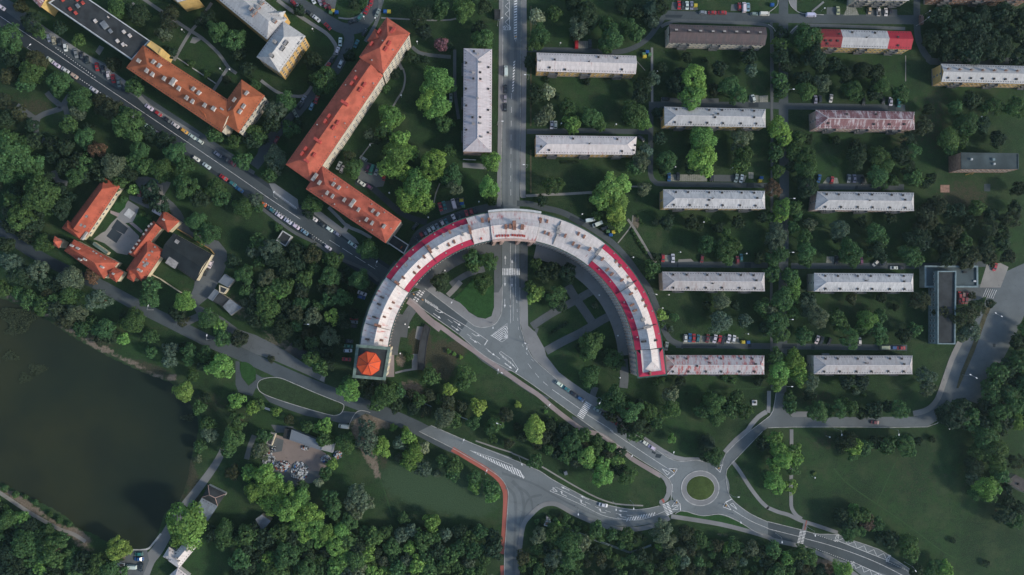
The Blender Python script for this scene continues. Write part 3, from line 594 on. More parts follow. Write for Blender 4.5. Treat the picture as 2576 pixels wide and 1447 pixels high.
# manor yard
sheet('road', TL(0,1,'1330,340 1480,330 1600,360 1720,390 1700,440 1650,520 1740,590 1820,680 1880,800 1920,880 2050,940 2200,980 2280,1080 2290,1180 2250,1300 2170,1447 1950,1447 1960,1390 2080,1210 2160,1110 2020,1000 1880,930 1780,850 1700,640 1600,640 1480,650 1300,560 1300,520 1430,540 1400,440'), 'pave_dark')
sheet('road', TL(0,1,'1450,430 1560,400 1640,420 1640,500 1700,560 1640,620 1560,600 1500,480'), 'gravel')
sheet('road', TL(0,2,'1950,0 2170,0 2100,100 2000,180 2100,230 2240,300 2400,420 2576,480 2576,600 2300,480 2000,330 1860,400 1820,330 1980,260 1900,120'), 'pave_dark')
sheet('path', TL(0,1,'1290,570 1400,640 1370,720 1340,790 1250,800 1180,760 1190,690 1260,620'), 'pave'); sheet('path', TL(0,1,'1110,670 1200,700 1190,740 1110,700'), 'pave_pink'); sheet('path', TL(0,1,'1300,800 1340,790 1440,880 1420,900'), 'pave_pink')
sheet('path', TL(0,1,'1180,740 1300,830 1400,930 1390,1020 1280,1120 1180,1100 1050,1000 940,960 1020,900 1060,880 1120,800'), 'gravel'); sheet('path', TL(0,1,'1180,760 1290,850 1250,910 1120,850'), 'asphalt_dark'); sheet('path', TL(0,1,'1130,850 1230,910 1170,1000 1070,930'), 'asphalt_dark')
slab('pond_rim', TL(0,1,'1297,650 1358,695 1310,757 1246,712'), 'parapet', .3); sheet('pond_basin', TL(0,1,'1297,660 1347,696 1308,746 1257,710'), 'asphalt_dark', .32)
slab('lawn', TL(0,1,'1190,540 1270,590 1260,640 1200,700 1140,650'), 'lawn', .1); slab('lawn', TL(0,1,'1390,690 1530,770 1440,870 1335,790'), 'lawn', .1)
sheet('yard', TL(1,3,'80,170 130,130 300,300 420,290 560,330 650,330 660,450 560,520 400,560 280,510 170,430 80,350'), 'pave_dark'); sheet('yard', TL(1,3,'195,30 340,80 650,190 700,220 760,330 640,400 500,400 300,340 150,260 110,170 160,140'), 'yard'); sheet('yard', TL(1,3,'120,100 200,60 280,90 260,200 150,220'), 'pave_dark'); sheet('yard', TL(1,2,'150,1380 380,1400 360,1460 200,1460'), 'pave_dark')
strip('path', TL(0,3,'2560,40 2520,140 2480,280'), 2.6, 'pave_dark', 0)
slab('sports_mat', TL(3,1,'1735,415 1825,415 1825,490 1735,490'), 'brick', .02); slab('sports_mat', TL(3,1,'2175,405 2238,405 2236,480 2175,478'), 'flat_teal', .02)
# tyre marks, tar patches and trodden tracks
for s_, w_ in (('60,560 150,620 200,720 210,850', 1.6), ('0,500 90,600 120,760 110,900 80,1050', 1.8), ('-60,560 20,640 40,800 30,1000 20,1200 10,1400', 1.6), ('300,640 180,670 120,780 70,950', 1.2), ('-100,420 200,520 420,640 640,760 900,870', 1.2)): strip('road_wear', TL(2,3,s_), [w_, w_*.5], 'streak', 4)
for s_, w_ in (('1320,-60 1318,150 1320,300', 1.0),): strip('road_wear', MP('1279,30 1278,200 1276,400 1275,515'), 1.5, 'streak', 3); strip('road_wear', MP('1297,30 1297,200 1295,400 1294,515'), 1.5, 'streak', 3)
for s_ in ('2,2,1705,572 2060,572 2060,602 1700,604', '2,2,2375,565 2410,565 2408,600 2372,600', '2,1,2360,392 2435,395 2432,440 2358,438', '2,1,1660,1195 1675,1195 1673,1245 1658,1245', '2,1,2340,1195 2405,1200 2403,1250 2338,1248', '3,1,880,420 905,420 900,460 872,460', '3,2,140,570 290,570 290,612 140,612', '3,2,435,570 470,570 468,620 435,620', '3,0,1210,1060 1290,1062 1285,1110 1205,1105', '2,0,2380,1035 2480,1035 2480,1080 2380,1080', '2,1,590,720 740,790 690,830 570,760', '2,2,1115,540 1150,545 1145,575 1110,560', '2,3,1450,225 1510,235 1490,270 1440,262', '2,3,1410,195 1450,215 1440,232 1405,215', '2,0,1540,150 1720,150 1700,180 1545,178', '3,2,2260,565 2290,565 2288,600 2262,600'):
    i, j, rest = s_.split(',', 2); sheet('tar_patch', TL(int(i), int(j), rest), 'asphalt_dark')
for s_, w_ in (('660,370 760,490 900,600 1100,735 1300,870 1480,1000 1700,1170 1900,1290', .5), ('1310,255 1240,400 1170,560 1100,715 1040,820', .5)): strip('path', TL(3,3,s_), w_, 'track', 3)
strip('path', TL(1,3,'1250,490 1300,620 1330,720 1370,860'), .5, 'track', 3); strip('path', TL(2,1,'1180,310 1360,420'), .4, 'track', 0); strip('path', TL(1,0,'2060,170 2200,235 2380,245'), .5, 'track', 3); strip('path', TL(2,2,'1690,1050 1900,1050 2150,1020 2400,1020 2560,1000'), .5, 'track', 3)
# ================================================================ painted markings
PZ = .105
def mark(polys, name='road_marking', z=PZ, mat='paint'):
    m = MB()
    for p in polys: m.poly([(q[0], q[1], z) for q in p])
    return struct(m.build(name, mat))
def seg(a, b, w):
    d = (b-a).to_2d(); d = d.normalized() if d.length else Vector((1, 0)); n = Vector((-d.y, d.x))*w/2
    return [(a.x+n.x, a.y+n.y), (b.x+n.x, b.y+n.y), (b.x-n.x, b.y-n.y), (a.x-n.x, a.y-n.y)]
def line(pts, w=.18, dash=None, curve=4, z=PZ, name='lane_line'):
    P = gp(smooth(pts, curve) if curve and len(pts) > 2 else pts); out = []; acc = 0
    for a, b in zip(P, P[1:]):
        L = (b-a).length
        if not dash: out.append(seg(a, b+(b-a)*(.02), w)); continue
        t = 0
        while t < L:
            ph = acc % (dash[0]+dash[1]); 
            if ph < dash[0]:
                e = min(L, t+dash[0]-ph); out.append(seg(a+(b-a)*(t/L), a+(b-a)*(e/L), w))
            else: e = min(L, t+dash[0]+dash[1]-ph)
            acc += e-t+1e-6; t = e+1e-6
    return mark(out, name, z)
def stripes(a, b, n, length, frac=.5, ang=None, gap=0, name='crosswalk', z=PZ, l2=None):
    """n stripes from a to b (map points); each `length` metres long, across a-b or at map angle ang"""
    A, B = G(*a), G(*b); d = (B-A).to_2d(); L = d.length; d.normalize()
    e = Vector((-d.y, d.x)) if ang is None else Vector((math.cos(math.radians(-ang)), math.sin(math.radians(-ang)))); out = []
    for i in range(n):
        c = A.to_2d()+d*L*(i+.5)/n; w = L/n*frac/2; ln = length if l2 is None else length+(l2-length)*i/(n-1)
        ds = ((gap/2, ln/2), (-ln/2, -gap/2)) if gap else ((-ln/2, ln/2),)
        for s0, s1 in ds: out.append([tuple(c-d*w+e*s0), tuple(c+d*w+e*s0), tuple(c+d*w+e*s1), tuple(c-d*w+e*s1)])
    return mark(out, name, z)
def arrow(p, ang, kind='s', L=4.6):
    c = G(*p).to_2d(); u = Vector((math.cos(math.radians(-ang)), math.sin(math.radians(-ang)))); n = Vector((-u.y, u.x)); q = lambda x, y: tuple(c+u*x+n*y)
    P = [[q(-L/2, .1), q(L/2-1.6, .1), q(L/2-1.6, -.1), q(-L/2, -.1)], [q(L/2-1.6, .5), q(L/2, 0), q(L/2-1.6, -.5)]]
    if kind in 'lr':
        s_ = 1 if kind == 'l' else -1; P = [[q(-L/2, .1), q(.4, .1), q(.4, -.1), q(-L/2, -.1)], [q(.2, .1), q(.6, .1), q(1.2, .7*s_), q(.8, .8*s_)], [q(.3, .45*s_), q(1.9, .9*s_), q(.9, 1.35*s_)]]
    mark(P, 'lane_arrow')
stripes((1263,684), (1308,684), 11, 3.4, .55)
stripes(T(1,2,1572,175), T(1,2,1625,100), 4, 2.6, .55, 33, .5); stripes(T(1,2,1632,90), T(1,2,1685,15), 4, 2.8, .55, 33, .5)
stripes(T(2,2,683,1308), T(2,2,772,1160), 10, 3.6, .55, 33); stripes(T(2,3,1590,838), T(2,3,1540,722), 8, 3.3, .55, -20, .35); stripes(T(3,3,322,1130), T(3,3,352,1000), 9, 3.2, .5, 8, .25)
stripes(T(3,2,2290,70), T(3,2,2170,50), 6, 5.0, .18, 115, name='road_marking')
# hatched islands
def chev():
    out = []
    for k in range(6):
        f = (k+.45)/6.3; ax, ay = 1273.5+(1262.5-1273.5)*f, 817+(856-817)*f
        # left leg runs back to the lower edge (1235,844)-(1262,860), right leg down to the right edge x = 1277.5
        dx, dy = -40, 28.6; ex, ey = 27.6, 16.2; px_, py_ = 1234.7-ax, 844.1-ay; den = dx*ey-dy*ex; t = (px_*ey-py_*ex)/den
        A = G(ax, ay); L_ = G(ax+dx*t, ay+dy*t); rx = 1277.2-ax; Rr = G(1277.2, min(ay+rx*1.9, 850)); out.append(seg(L_, A, .34)); out.append(seg(A, Rr, .34))
    mark(out)
chev(); line(MP('1234.7,844 1275.5,814 1277.8,850 1262.3,860.5 1234.7,844'), .13, None, 0, PZ+.004)
stripes(T(1,2,2455,668), T(2,2,25,790), 7, 3.6, .42, 55, name='road_marking', l2=2.4); line(TL(1,2,'2448,660 2465,642 2495,665 2576,720')+TL(2,2,'0,725 62,818'), .15, None, 0); line(TL(1,2,'2448,662 2490,705 2576,770')+TL(2,2,'40,815'), .15, None, 0); line(TL(2,2,'62,815 38,852'), .45, None, 0)
stripes(T(1,2,1700,128), T(1,2,1835,213), 9, 1.7, .5, 80, name='road_marking'); stripes(T(1,3,2190,205), T(2,3,110,440), 18, .4, .5, 65, name='road_marking', l2=4.6, z=PZ+.004)
line(TL(1,3,'2150,190 2400,270 2576,340')+TL(2,3,'0,355 60,385 128,465'), .15, None, 0); line(TL(1,3,'2150,190 2400,320 2576,405')+TL(2,3,'0,420 128,465'), .15, None, 0)
stripes(T(2,3,1150,888), T(2,3,1440,832), 11, 2.2, .45, 115, name='road_marking'); line(TL(2,3,'1060,870 1200,893 1330,880 1450,840 1560,792'), .16, None, 3); line(TL(2,3,'1140,880 1300,855 1450,828'), .13, None, 3)
stripes(T(1,1,190,490), T(1,1,410,650), 13, 1.8, .4, 60, name='road_marking'); stripes(T(2,0,36,0), T(2,0,36,400), 15, 1.35, .5, -20, name='road_marking'); stripes(T(2,0,24,610), T(2,0,8,930), 11, 1.2, .5, -40, name='road_marking')
line(TL(2,0,'20,0 20,360 40,425'), .12, None, 0); line(TL(2,0,'50,0 48,400'), .12, None, 0)
# lane lines
line(MP('0,41 475,360 679,500.5'), .16); line(TL(1,1,'140,555 440,755'), .16); line(TL(1,1,'740,970 1200,1260'), .16, (6, 1.5)); line(MP('1287,235 1286,300 1285,430 1285,500'), .16, (3, 4)); line(MP('1284,612 1284,810'), .14); line(MP('1297,612 1297,745'), .12); line(MP('1300,755 1302,800 1307,845 1322,885 1345,912'), .14, (1.5, 3))
line(TL(2,2,'10,0 12,330'), .12); line(TL(2,2,'160,765 215,840 300,935 410,1030'), .15, (3, 3)); line(TL(2,2,'410,1030 690,1225'), .16, None, 0); line(TL(2,2,'750,1275 1010,1440')+TL(2,3,'1000,0 1300,200 1560,370 1600,390'), .16)
line(TL(1,2,'1700,125 1900,260 2110,385 2330,530'), .16); line(TL(1,2,'1930,320 2560,800'), .14, (3, 3)); line(TL(2,3,'2220,790 2400,900 2576,975')+TL(3,3,'0,980 320,1060'), .16); line(TL(3,3,'370,1078 600,1140 900,1240 1150,1345 1350,1447'), .18, None, 3)
line(TL(2,3,'380,600 440,560 710,697'), .14, None, 0); line(TL(2,3,'380,600 500,650 700,740 900,840 1060,880 1150,890'), .14, None, 3); line(TL(2,3,'735,710 880,775 1020,820 1180,845 1300,850'), .13, (3, 2.6)); line(TL(2,3,'410,560 455,605 415,600 412,562'), .22, None, 0)
for p_, a_, k_ in ((T(2,3,535,575), 205, 's'), (T(2,3,510,635), 205, 'r'), (T(2,3,730,668), 205, 's'), (T(2,3,705,725), 205, 'r'), (T(2,3,1115,802), 187, 's'), (T(2,3,902,812), 193, 'r'), (T(2,3,1107,860), 187, 'r'), (T(1,2,1840,250), 35, 'l'), (T(1,2,1823,287), 35, 's'), (T(1,2,2210,485), 35, 'l'), (T(1,2,2188,532), 35, 's'), (T(1,2,2370,660), 35, 's'), (T(1,2,2025,360), 35, 's'), (T(1,2,2005,410), 35, 's'), (T(1,1,2508,1170), -90, 's'), (T(2,1,0,1210), -90, 's'), (T(1,1,2505,1390), 90, 's'), (T(2,1,0,1400), 90, 's'), (T(1,2,2503,160), 90, 's'), (T(1,2,2560,165), 90, 's'), (T(1,2,2540,790), 35, 's')): arrow(p_, a_, k_)
line(TL(1,2,'2330,530 2300,580'), .45, None, 0)
# give-way triangles and splitter islands at the roundabout
def tri(pts): line(pts+pts[:1], .22, None, 0)
tri(TL(2,3,'1508,375 1585,415 1562,440')); tri(TL(2,3,'1612,788 1668,752 1672,785')); tri(TL(2,3,'2195,735 2222,722 2263,785')); line(TL(2,3,'1575,475 1632,430'), .45, None, 0); line(TL(2,3,'1690,725 1695,795'), .45, None, 0); line(TL(2,3,'2148,715 2208,682'), .45, None, 0); line(TL(2,3,'1612,530 1618,610'), .2, (2, 1.5), 0)
for s_ in ('1578,372 1662,380 1636,425', '1608,755 1660,688 1690,738', '2123,760 2148,712 2205,790', '2045,365 2115,335 2095,412'):
    P_ = TL(2,3,s_); cx_ = sum(p[0] for p in P_)/3; cy_ = sum(p[1] for p in P_)/3
    tri(P_); slab('traffic_island', [(cx_+(x-cx_)*.55, cy_+(y-cy_)*.55) for x, y in P_], 'pave', .12)
line(TL(3,3,'455,1030 680,1105'), .2, (.6, .6), 0); line(TL(3,3,'480,1180 850,1320'), .2, (.6, .6), 0); line(TL(3,3,'1220,1315 1500,1447'), .2, (.6, .6), 0)
for a, b in ((TL(0,0,'560,480'), TL(0,0,'960,780')), (TL(0,0,'780,780'), TL(0,0,'1110,1000')), (TL(1,1,'100,600'), TL(1,1,'760,1050'))): line(a+b, .3, (.5, .8), 0)
# bus bays
def bus(p, ang, size=2.6):
    cu = bpy.data.curves.new('bus_lettering', 'FONT'); cu.body = 'BUS'; cu.size = size; cu.align_x = 'CENTER'; cu.align_y = 'CENTER'; cu.space_character = 1.1
    t = bpy.data.objects.new('tmp', cu); C.objects.link(t); bpy.context.view_layer.update()
    me = bpy.data.meshes.new_from_object(t.evaluated_get(bpy.context.evaluated_depsgraph_get())); bpy.data.objects.remove(t)
    me.materials.append(M['paint']); o = bpy.data.objects.new('bus_lettering', me); C.objects.link(o); o.location = G(*p); o.location.z = PZ+.01; o.rotation_euler = (0, 0, math.radians(-ang)); struct(o)
def zig(a, b, n, w, side, letters):
    A, B = G(*a), G(*b); d = (B-A).to_2d(); L = d.length; d.normalize(); nn = Vector((-d.y, d.x))*side; out = [seg(A, B, .2)]
    P = [A.to_2d()+d*L*i/(2*n)+nn*(w if i % 2 else 0) for i in range(2*n+1)]
    for p, q in zip(P, P[1:]): out.append(seg(p.to_3d(), q.to_3d(), .17))
    mark(out, 'bus_bay_marking')
zig(T(1,0,2551,-60), T(1,0,2551,265), 4, 2.3, -1, 0); line(TL(1,0,'2500,262 2551,262 2551,303 2500,303 2500,262'), .15, None, 0, PZ+.004); bus(T(1,0,2525,283), 180, 2.3)
zig(T(3,3,700,1100), T(3,3,1195,1296), 5, 2.6, 1, 0); line(TL(3,3,'670,1090 702,1102 712,1050'), .15, None, 0, PZ+.004); bus(T(3,3,690,1070), 106, 2.4); line(TL(3,3,'1195,1296 1212,1305 1230,1258'), .15, None, 0, PZ+.004); bus(T(3,3,1209,1278), 112, 2.2)
zig(T(3,3,860,1318), T(3,3,1190,1465), 4, 2.4, -1, 0); line(TL(3,3,'835,1360 850,1315 872,1322'), .15, None, 0, PZ+.004); bus(T(3,3,846,1345), 285, 2.2)
# ================================================================ buildings
def lerp(a, b, t): return a+(b-a)*t
class Roof:
    """hipped / gabled roof over a surveyed eave quad; q0-q1 runs along the ridge"""
    def __init__(s, q, h, rise, ends=(0, 0), g=None):
        s.q = g if g else [G(x, y, h) for x, y in q]; s.h, s.rise = h, rise
        a, b = (s.q[0]+s.q[3])/2, (s.q[1]+s.q[2])/2; ax = (b-a).normalized(); s.ax = ax
        s.r0 = a+ax*ends[0]+Vector((0, 0, rise)); s.r1 = b-ax*ends[1]+Vector((0, 0, rise)); s.ends = ends; s.a, s.b = a, b
        s.w = ((s.q[0]-s.q[3]).length+(s.q[1]-s.q[2]).length)/2; s.len = (b-a).length
    def z(s, p):
        d = (Vector((p[0], p[1], 0))-Vector((s.a.x, s.a.y, 0))); t = d.dot(s.ax); side = abs(Vector((-s.ax.y, s.ax.x, 0)).dot(d))
        z = s.rise*(1-side/(s.w/2))
        if s.ends[0]: z = min(z, s.rise*t/s.ends[0])
        if s.ends[1]: z = min(z, s.rise*(s.len-t)/s.ends[1])
        return s.h+max(0, z)
    def at(s, x, y, up=0):
        p = G(x, y, s.h+s.rise*.5)
        for _ in range(4): p = G(x, y, s.z(p)+up)
        p.z = s.z(p); return p
def inset(q, d):
    c = sum(q, Vector())/len(q); n = len(q); out = []
    for i in range(n):
        p, a, b = q[i], q[i-1], q[(i+1) % n]; u = (a-p).normalized(); v = (b-p).normalized(); sn = abs(u.cross(v).z) or 1; out.append(p+(u+v)*d/sn)
    return out
WIN = {}
def win_proto(kind, w, h):
    if kind in WIN: return WIN[kind]
    m = MB(); f = .09; m.box((0, 0), w, .10, -h/2, h/2, 0, 0)
    for x0, x1, z0, z1 in ((-w/2+f, -.03, -h/2+f, h/2-f), (.03, w/2-f, -h/2+f, h/2-f)):
        m.poly([(x0, .056, z0), (x0, .056, z1), (x1, .056, z1), (x1, .056, z0)], 1); m.poly([(x0, -.056, z0), (x1, -.056, z0), (x1, -.056, z1), (x0, -.056, z1)], 1)
    o = m.build('window', ['trim', 'glass']); WIN[kind] = o.data; bpy.data.objects.remove(o); return WIN[kind]
def windows(root, a, b, z0, floors, fh=3.0, step=3.1, kind='w', size=(1.45, 1.5), margin=1.6, cap=100, skip=None):
    """single windows along wall a->b (outside on the right hand), on every floor"""
    me = win_proto(kind, *size); d = (b-a).to_2d(); L = d.length; d.normalize(); n = Vector((-d.y, d.x)); k = int((L-2*margin)/step)+1; ang = math.atan2(d.y, d.x)
    if k < 1: return 0
    st = (L-2*margin)/(k-1) if k > 1 else 0; cnt = 0
    for f in range(floors):
        for i in range(k):
            if cnt >= cap: return cnt
            if skip and skip(i, f): continue
            p = a.to_2d()+d*(margin+st*i)+n*.05
            o = bpy.data.objects.new('window', me); C.objects.link(o); o.parent = root; o.location = Vector((p.x, p.y, z0+f*fh+1.7))-root.location; o.rotation_euler = (0, 0, ang); cnt += 1
    return cnt
def wallring(m, q, z0, z1, mi=0):
    n = len(q)
    for i in range(n):
        a, b = q[i], q[(i+1) % n]; m.poly([(b.x, b.y, z0), (a.x, a.y, z0), (a.x, a.y, z1), (b.x, b.y, z1)], mi)
def add_roof(root, R_, mat, over=.45, gable_mat=None, ridge=None, wallmb=None, gutter=True, name='roof'):
    q, r0, r1 = R_.q, R_.r0, R_.r1; m = MB()
    m.poly([q[0], r0, r1, q[1]][::-1], 0); m.poly([q[2], r1, r0, q[3]][::-1], 0)
    for e, c, r in ((0, (q[3], q[0]), r0), (1, (q[1], q[2]), r1)):
        if R_.ends[e]: m.poly([c[0], c[1], r][::-1], 0)
        elif wallmb is not None:
            w = inset(q, over); a, b = (w[3], w[0]) if e == 0 else (w[1], w[2]); s = r-R_.ax*(-over if e == 0 else over)
            wallmb.poly([(a.x, a.y, R_.h-.05), (b.x, b.y, R_.h-.05), (s.x, s.y, r.z-.15)], 0)
    for i in range(4):
        a, b = q[i], q[(i+1) % 4]; m.poly([(a.x, a.y, R_.h), (b.x, b.y, R_.h), (b.x, b.y, R_.h-.28), (a.x, a.y, R_.h-.28)], 0)
    m.poly([(p.x, p.y, R_.h-.28) for p in q][::-1], 0)
    ro = m.build(name, mat, root, uv=True)
    if ridge:
        k = MB(); k.tube(r0+Vector((0, 0, .02)), r1+Vector((0, 0, .02)), .16, n=4)
        for e, cs, r in ((0, (q[0], q[3]), r0), (1, (q[1], q[2]), r1)):
            if R_.ends[e]:
                for c_ in cs: k.tube(r+Vector((0, 0, .02)), c_+Vector((0, 0, .05)), .12, n=4)
        o = k.build('ridge_cap', ridge); o.parent = ro; o.location = -root.location
    if gutter:
        k = MB()
        for a, b in ((q[0], q[1]), (q[2], q[3])):
            k.tube(a+Vector((0, 0, -.1)), b+Vector((0, 0, -.1)), .11, n=4)
            d = (b-a); nn = int(d.length/1.3); inn = Vector((-d.y, d.x, 0)).normalized(); mid = (q[0]+q[1]+q[2]+q[3])/4; inn = inn if (mid-a).dot(inn) > 0 else -inn
            for i in range(1, nn): p = a+d*i/nn+inn*.75; k.box(p, .22, .38, p.z+R_.rise*.75/(R_.w/2)-.05, p.z+R_.rise*.75/(R_.w/2)+.22, math.atan2(d.y, d.x))
        o = k.build('gutter', 'chim_dark'); o.parent = ro; o.location = -root.location
    return ro
def chimney(ro, R_, x, y, sx=.9, sy=.6, hh=1.3, mat='chim_dark', ang=None, cap='chim_grey', nm='chimney'):
    p = R_.at(x, y, hh); a = math.atan2(R_.ax.y, R_.ax.x) if ang is None else ang
    cap = 'chim_red' if mat == 'chim_red' else cap
    m = MB(); z = R_.z(p); m.box(p, sx, sy, z-.8, z+hh, a, 0); m.box(p, sx+.16, sy+.16, z+hh, z+hh+.12, a, 1)
    o = m.build(nm, [mat, cap]); o.parent = ro; o.location = -ro.parent.location if ro.parent else Vector(); return o
def antenna(ro, R_, x, y):
    p = R_.at(x, y, 2); z = R_.z(p); m = MB(); m.tube((p.x, p.y, z-.2), (p.x, p.y, z+3.2), .05, n=5)
    for k in range(3): m.box((p.x, p.y), 1.6-.4*k, .06, z+1.8+.5*k, z+1.86+.5*k, .5+k*.3)
    m.box(p, .8, .5, z-.1, z+.5, 0); o = m.build('antenna', 'chim_dark'); o.parent = ro; o.location = -ro.parent.location
def new_building(label, cat, q, name='apartment_building'):
    c = sum(q, Vector())/len(q); root = empty(name, (c.x, c.y, 0)); tag(root, label, cat); return root
HR = 9.0
def row_block(q, label, roof, wall, ends=(5, 5), h=HR, rise=2.3, chims=(), skyl=(), ant=None, ridge='ridge_white', side='s', secs=None, group='long apartment rows', floors=3, west=True, name='apartment_building'):
    R_ = Roof(q, h, rise, ends); root = new_building(label, 'apartment block', R_.q, name)
    if group: root['group'] = group
    w = inset(R_.q, .28); wm = MB(); wallring(wm, w, 0, h-.1)
    if secs:
        wob = None; n0 = 0
        for (t0, t1, mt) in secs:                # painted sections of one roof
            S = [lerp(R_.q[0], R_.q[1], t0), lerp(R_.q[0], R_.q[1], t1), lerp(R_.q[3], R_.q[2], t1), lerp(R_.q[3], R_.q[2], t0)]
            ro = add_roof(root, Roof(None, h, rise, (0, 0), S), mt, .5, None, ridge, wm if t0 in (0, ) or t1 == 1 else None)
    else: ro = add_roof(root, R_, roof, .5, None, ridge, wm)
    wm.build('wall', wall, root)
    pl = MB(); v = inset(R_.q, .2); wallring(pl, v, 0, .9); pl.build('plinth', 'chim_grey', root)
    windows(root, w[2], w[3], .6, floors, 2.8, 2.45, 'win_row', (1.15, 1.3), 1.5, 75)
    if west: windows(root, w[3], w[0], .6, floors, 2.8, 3.2, 'win_row', (1.15, 1.3), 4.2, 6)
    L = (w[2]-w[3]).length; d = (w[2]-w[3]).normalized(); n_ = Vector((d.y, -d.x, 0)); ang = math.atan2(d.y, d.x)
    for k in range(3):                               # stacked balconies on the sunny side
        t = (k+.5)/3; p = w[3]+d*L*t+n_*.6
        bm_ = MB()
        for f in range(floors):
            z = .9+f*2.8; bm_.box(p, 4.6, 1.2, z, z+.16, ang); e = p+n_*.57
            bm_.box(e, 4.6, .06, z, z+1.0, ang)
            for s_ in (-2.27, 2.27): bm_.box(p+d*s_, .06, 1.2, z, z+1.0, ang)
        bm_.build('balcony', 'balcony', root)
    for c in chims: chimney(ro, R_, *c)
    for x, y in skyl: chimney(ro, R_, x, y, .8, .8, .5, 'chim_dark', cap='chim_dark', nm='skylight')
    if ant: antenna(ro, R_, *ant)
    return root, R_, ro, w
def tt(i, j, s): return [T(i, j, *map(float, p.split(','))) for p in s.split()]
B = {}
B1 = row_block(MP('1350,132.5 1600.5,140.5 1599.5,186.5 1350.5,179.5'), 'pale pinkish sheet roof over ochre flats, beside the central street, upper one', 'roof_white', 'ochre', (0, 0), ant=T(2,0,780,610), chims=[T(2,0,285,605)+(.5, .5, 1.6)], skyl=tt(2,0,'430,600 380,680 535,700 870,575 1060,585 1108,700'), group='pale roofed rows by the central street')
B2 = row_block(MP('1348,340 1602,343.7 1598,389.7 1348,388'), 'pale hipped roof over ochre flats, beside the central street, lower one', 'roof_white', 'ochre', (5.5, 5), skyl=tt(2,0,'615,1395 1060,1400')+tt(2,1,'292,28 375,65 1108,75 1240,15 1225,65'), ant=T(2,0,785,1440), group='pale roofed rows by the central street')
BA = row_block(MP('1683,61.3 1927,68.8 1924.5,114.5 1683.5,107.5'), 'dark brown gabled roof with a row of chimneys over beige flats', 'roof_brown', 'beige', (0, 0), h=9.3, chims=[T(2,0,x,y)+(1.3, .6, 1.5, 'chim_dark') for x, y in ((1655,300),(1790,305),(1900,310),(2025,315),(2140,315),(2262,318),(2378,320),(2500,325))], ridge=None, group=None)
BB = row_block(MP('1671,268.7 1926,274.5 1926,320.7 1671.7,316'), 'grey hipped roof row, uppermost grey one east of the narrow lane', 'roof_grey', 'ochre', (5.5, 2.8), skyl=tt(2,0,'1655,1100 1780,1103 1985,1107 2115,1107 2322,1112 2438,1116 2075,1145 2045,1180 2438,1180 1640,1230 1800,1233 1967,1237 2125,1240 2305,1243 2460,1245'), ant=T(2,0,2035,1150))
BC = row_block(MP('1668.5,476.7 1924,480.5 1924.7,526 1669,524'), 'grey hipped roof row with bright yellow end wall', 'roof_grey2', 'yellow', (5.5, 2.6), skyl=tt(2,1,'1650,487 1772,487 1985,490 2115,492 2312,492 2438,494 2470,545 1985,566 1630,615 1790,618 1968,619 2122,620 2297,621 2452,624'), ant=T(2,1,2028,545))
BD = row_block(MP('1666,683.7 1923,686 1924,733 1668,731'), 'grey hipped roof row with pale end wall, beside the arched building', 'roof_grey3', 'beige', (5.5, 2.6), skyl=tt(2,1,'1623,1318 1758,1318 1965,1320 2097,1320 2305,1322 2432,1324 2462,1375')+tt(2,2,'1625,2 1775,3 1952,3 2115,3 2292,5 2447,7'), ant=T(2,1,2030,1405))
BE = row_block(MP('1675.5,894 1922.5,894.7 1922.5,942 1678,942'), 'rust streaked grey roof row touching the end of the arched building', 'roof_stain', 'beige', (3.5, 2.6), skyl=tt(2,2,'1625,715 1758,715 1967,716 2105,715 2305,717 2422,716 2455,770 1865,790 1620,846 1778,846 1953,846 2108,846 2290,846 2442,846'), ant=T(2,2,2000,760), west=False)
BF = row_block(MP('2055,73 2292,79.5 2292,124.5 2057,118'), 'roof painted dark red, grey and bright red in three sections', None, 'yellow', (0, 0), secs=[(0, .25, 'roof_dkred'), (.25, .745, 'roof_grey'), (.745, 1, 'roof_red')], ant=T(3,0,1010,365), skyl=tt(3,0,'585,408 637,408 705,410 600,438 850,325 1080,330 1313,372 1313,457 720,340'), ridge=None, group=None)
BG = row_block(MP('2052,276.7 2300,281.7 2300.7,326.7 2053,322.5'), 'mottled dark red and white roof with white edges', 'roof_mottle', 'pink_wall', (5.5, 2.2), skyl=tt(3,0,'795,1148 1092,1150 610,1240 1070,1250 1227,1252 1375,1250'), group=None)
BH = row_block(MP('2056,482 2298.7,485 2299,531 2050,528'), 'grey hipped roof row, third down in the eastern column', 'roof_grey', 'pink_wall', (5.5, 2.6), skyl=tt(3,1,'592,508 713,509 915,511 1050,512 1247,515 1360,518 1383,563 580,636 737,637 905,638 1055,640 1230,643 1385,645'), ant=T(3,1,1040,565))
BI = row_block(MP('2048,687 2297,688.7 2297.5,734 2048,733.5'), 'grey hipped roof row, fourth down in the eastern column', 'roof_grey2', 'beige', (5.5, 2.6), skyl=tt(3,1,'578,1330 707,1331 905,1332 1035,1332 1222,1331 1368,1331 1373,1386')+tt(3,2,'580,12 730,13 905,14 1052,14 1228,16 1375,16'), ant=T(3,1,1000,1375))
BJ = row_block(MP('2047,894.7 2295,894.7 2295,941.5 2047.5,941.5'), 'grey hipped roof row, bottom one in the eastern column', 'roof_grey3', 'beige', (5.5, 2.6), skyl=tt(3,2,'580,716 703,716 905,716 1040,716 1230,716 1350,716 1373,771 568,846 725,845 892,846 1045,845 1213,843 1368,845'), ant=T(3,2,1000,762))
BK = row_block(MP('2367,160.7 2640,168 2640,213 2368,206'), 'grey gabled roof with tall chimneys and blank yellow gable wall', 'roof_grey', 'ochre', (0, 0), chims=[T(3,0,x,y)+(1.2, .6, 1.8, 'chim_brick') for x, y in ((1833,685),(1948,690),(2063,695),(2180,698),(2295,700),(2412,700),(2528,705))], skyl=tt(3,0,'1815,783 1932,785 2045,787 2162,790 2278,793 2393,797 2503,797'), ridge=None, group=None)
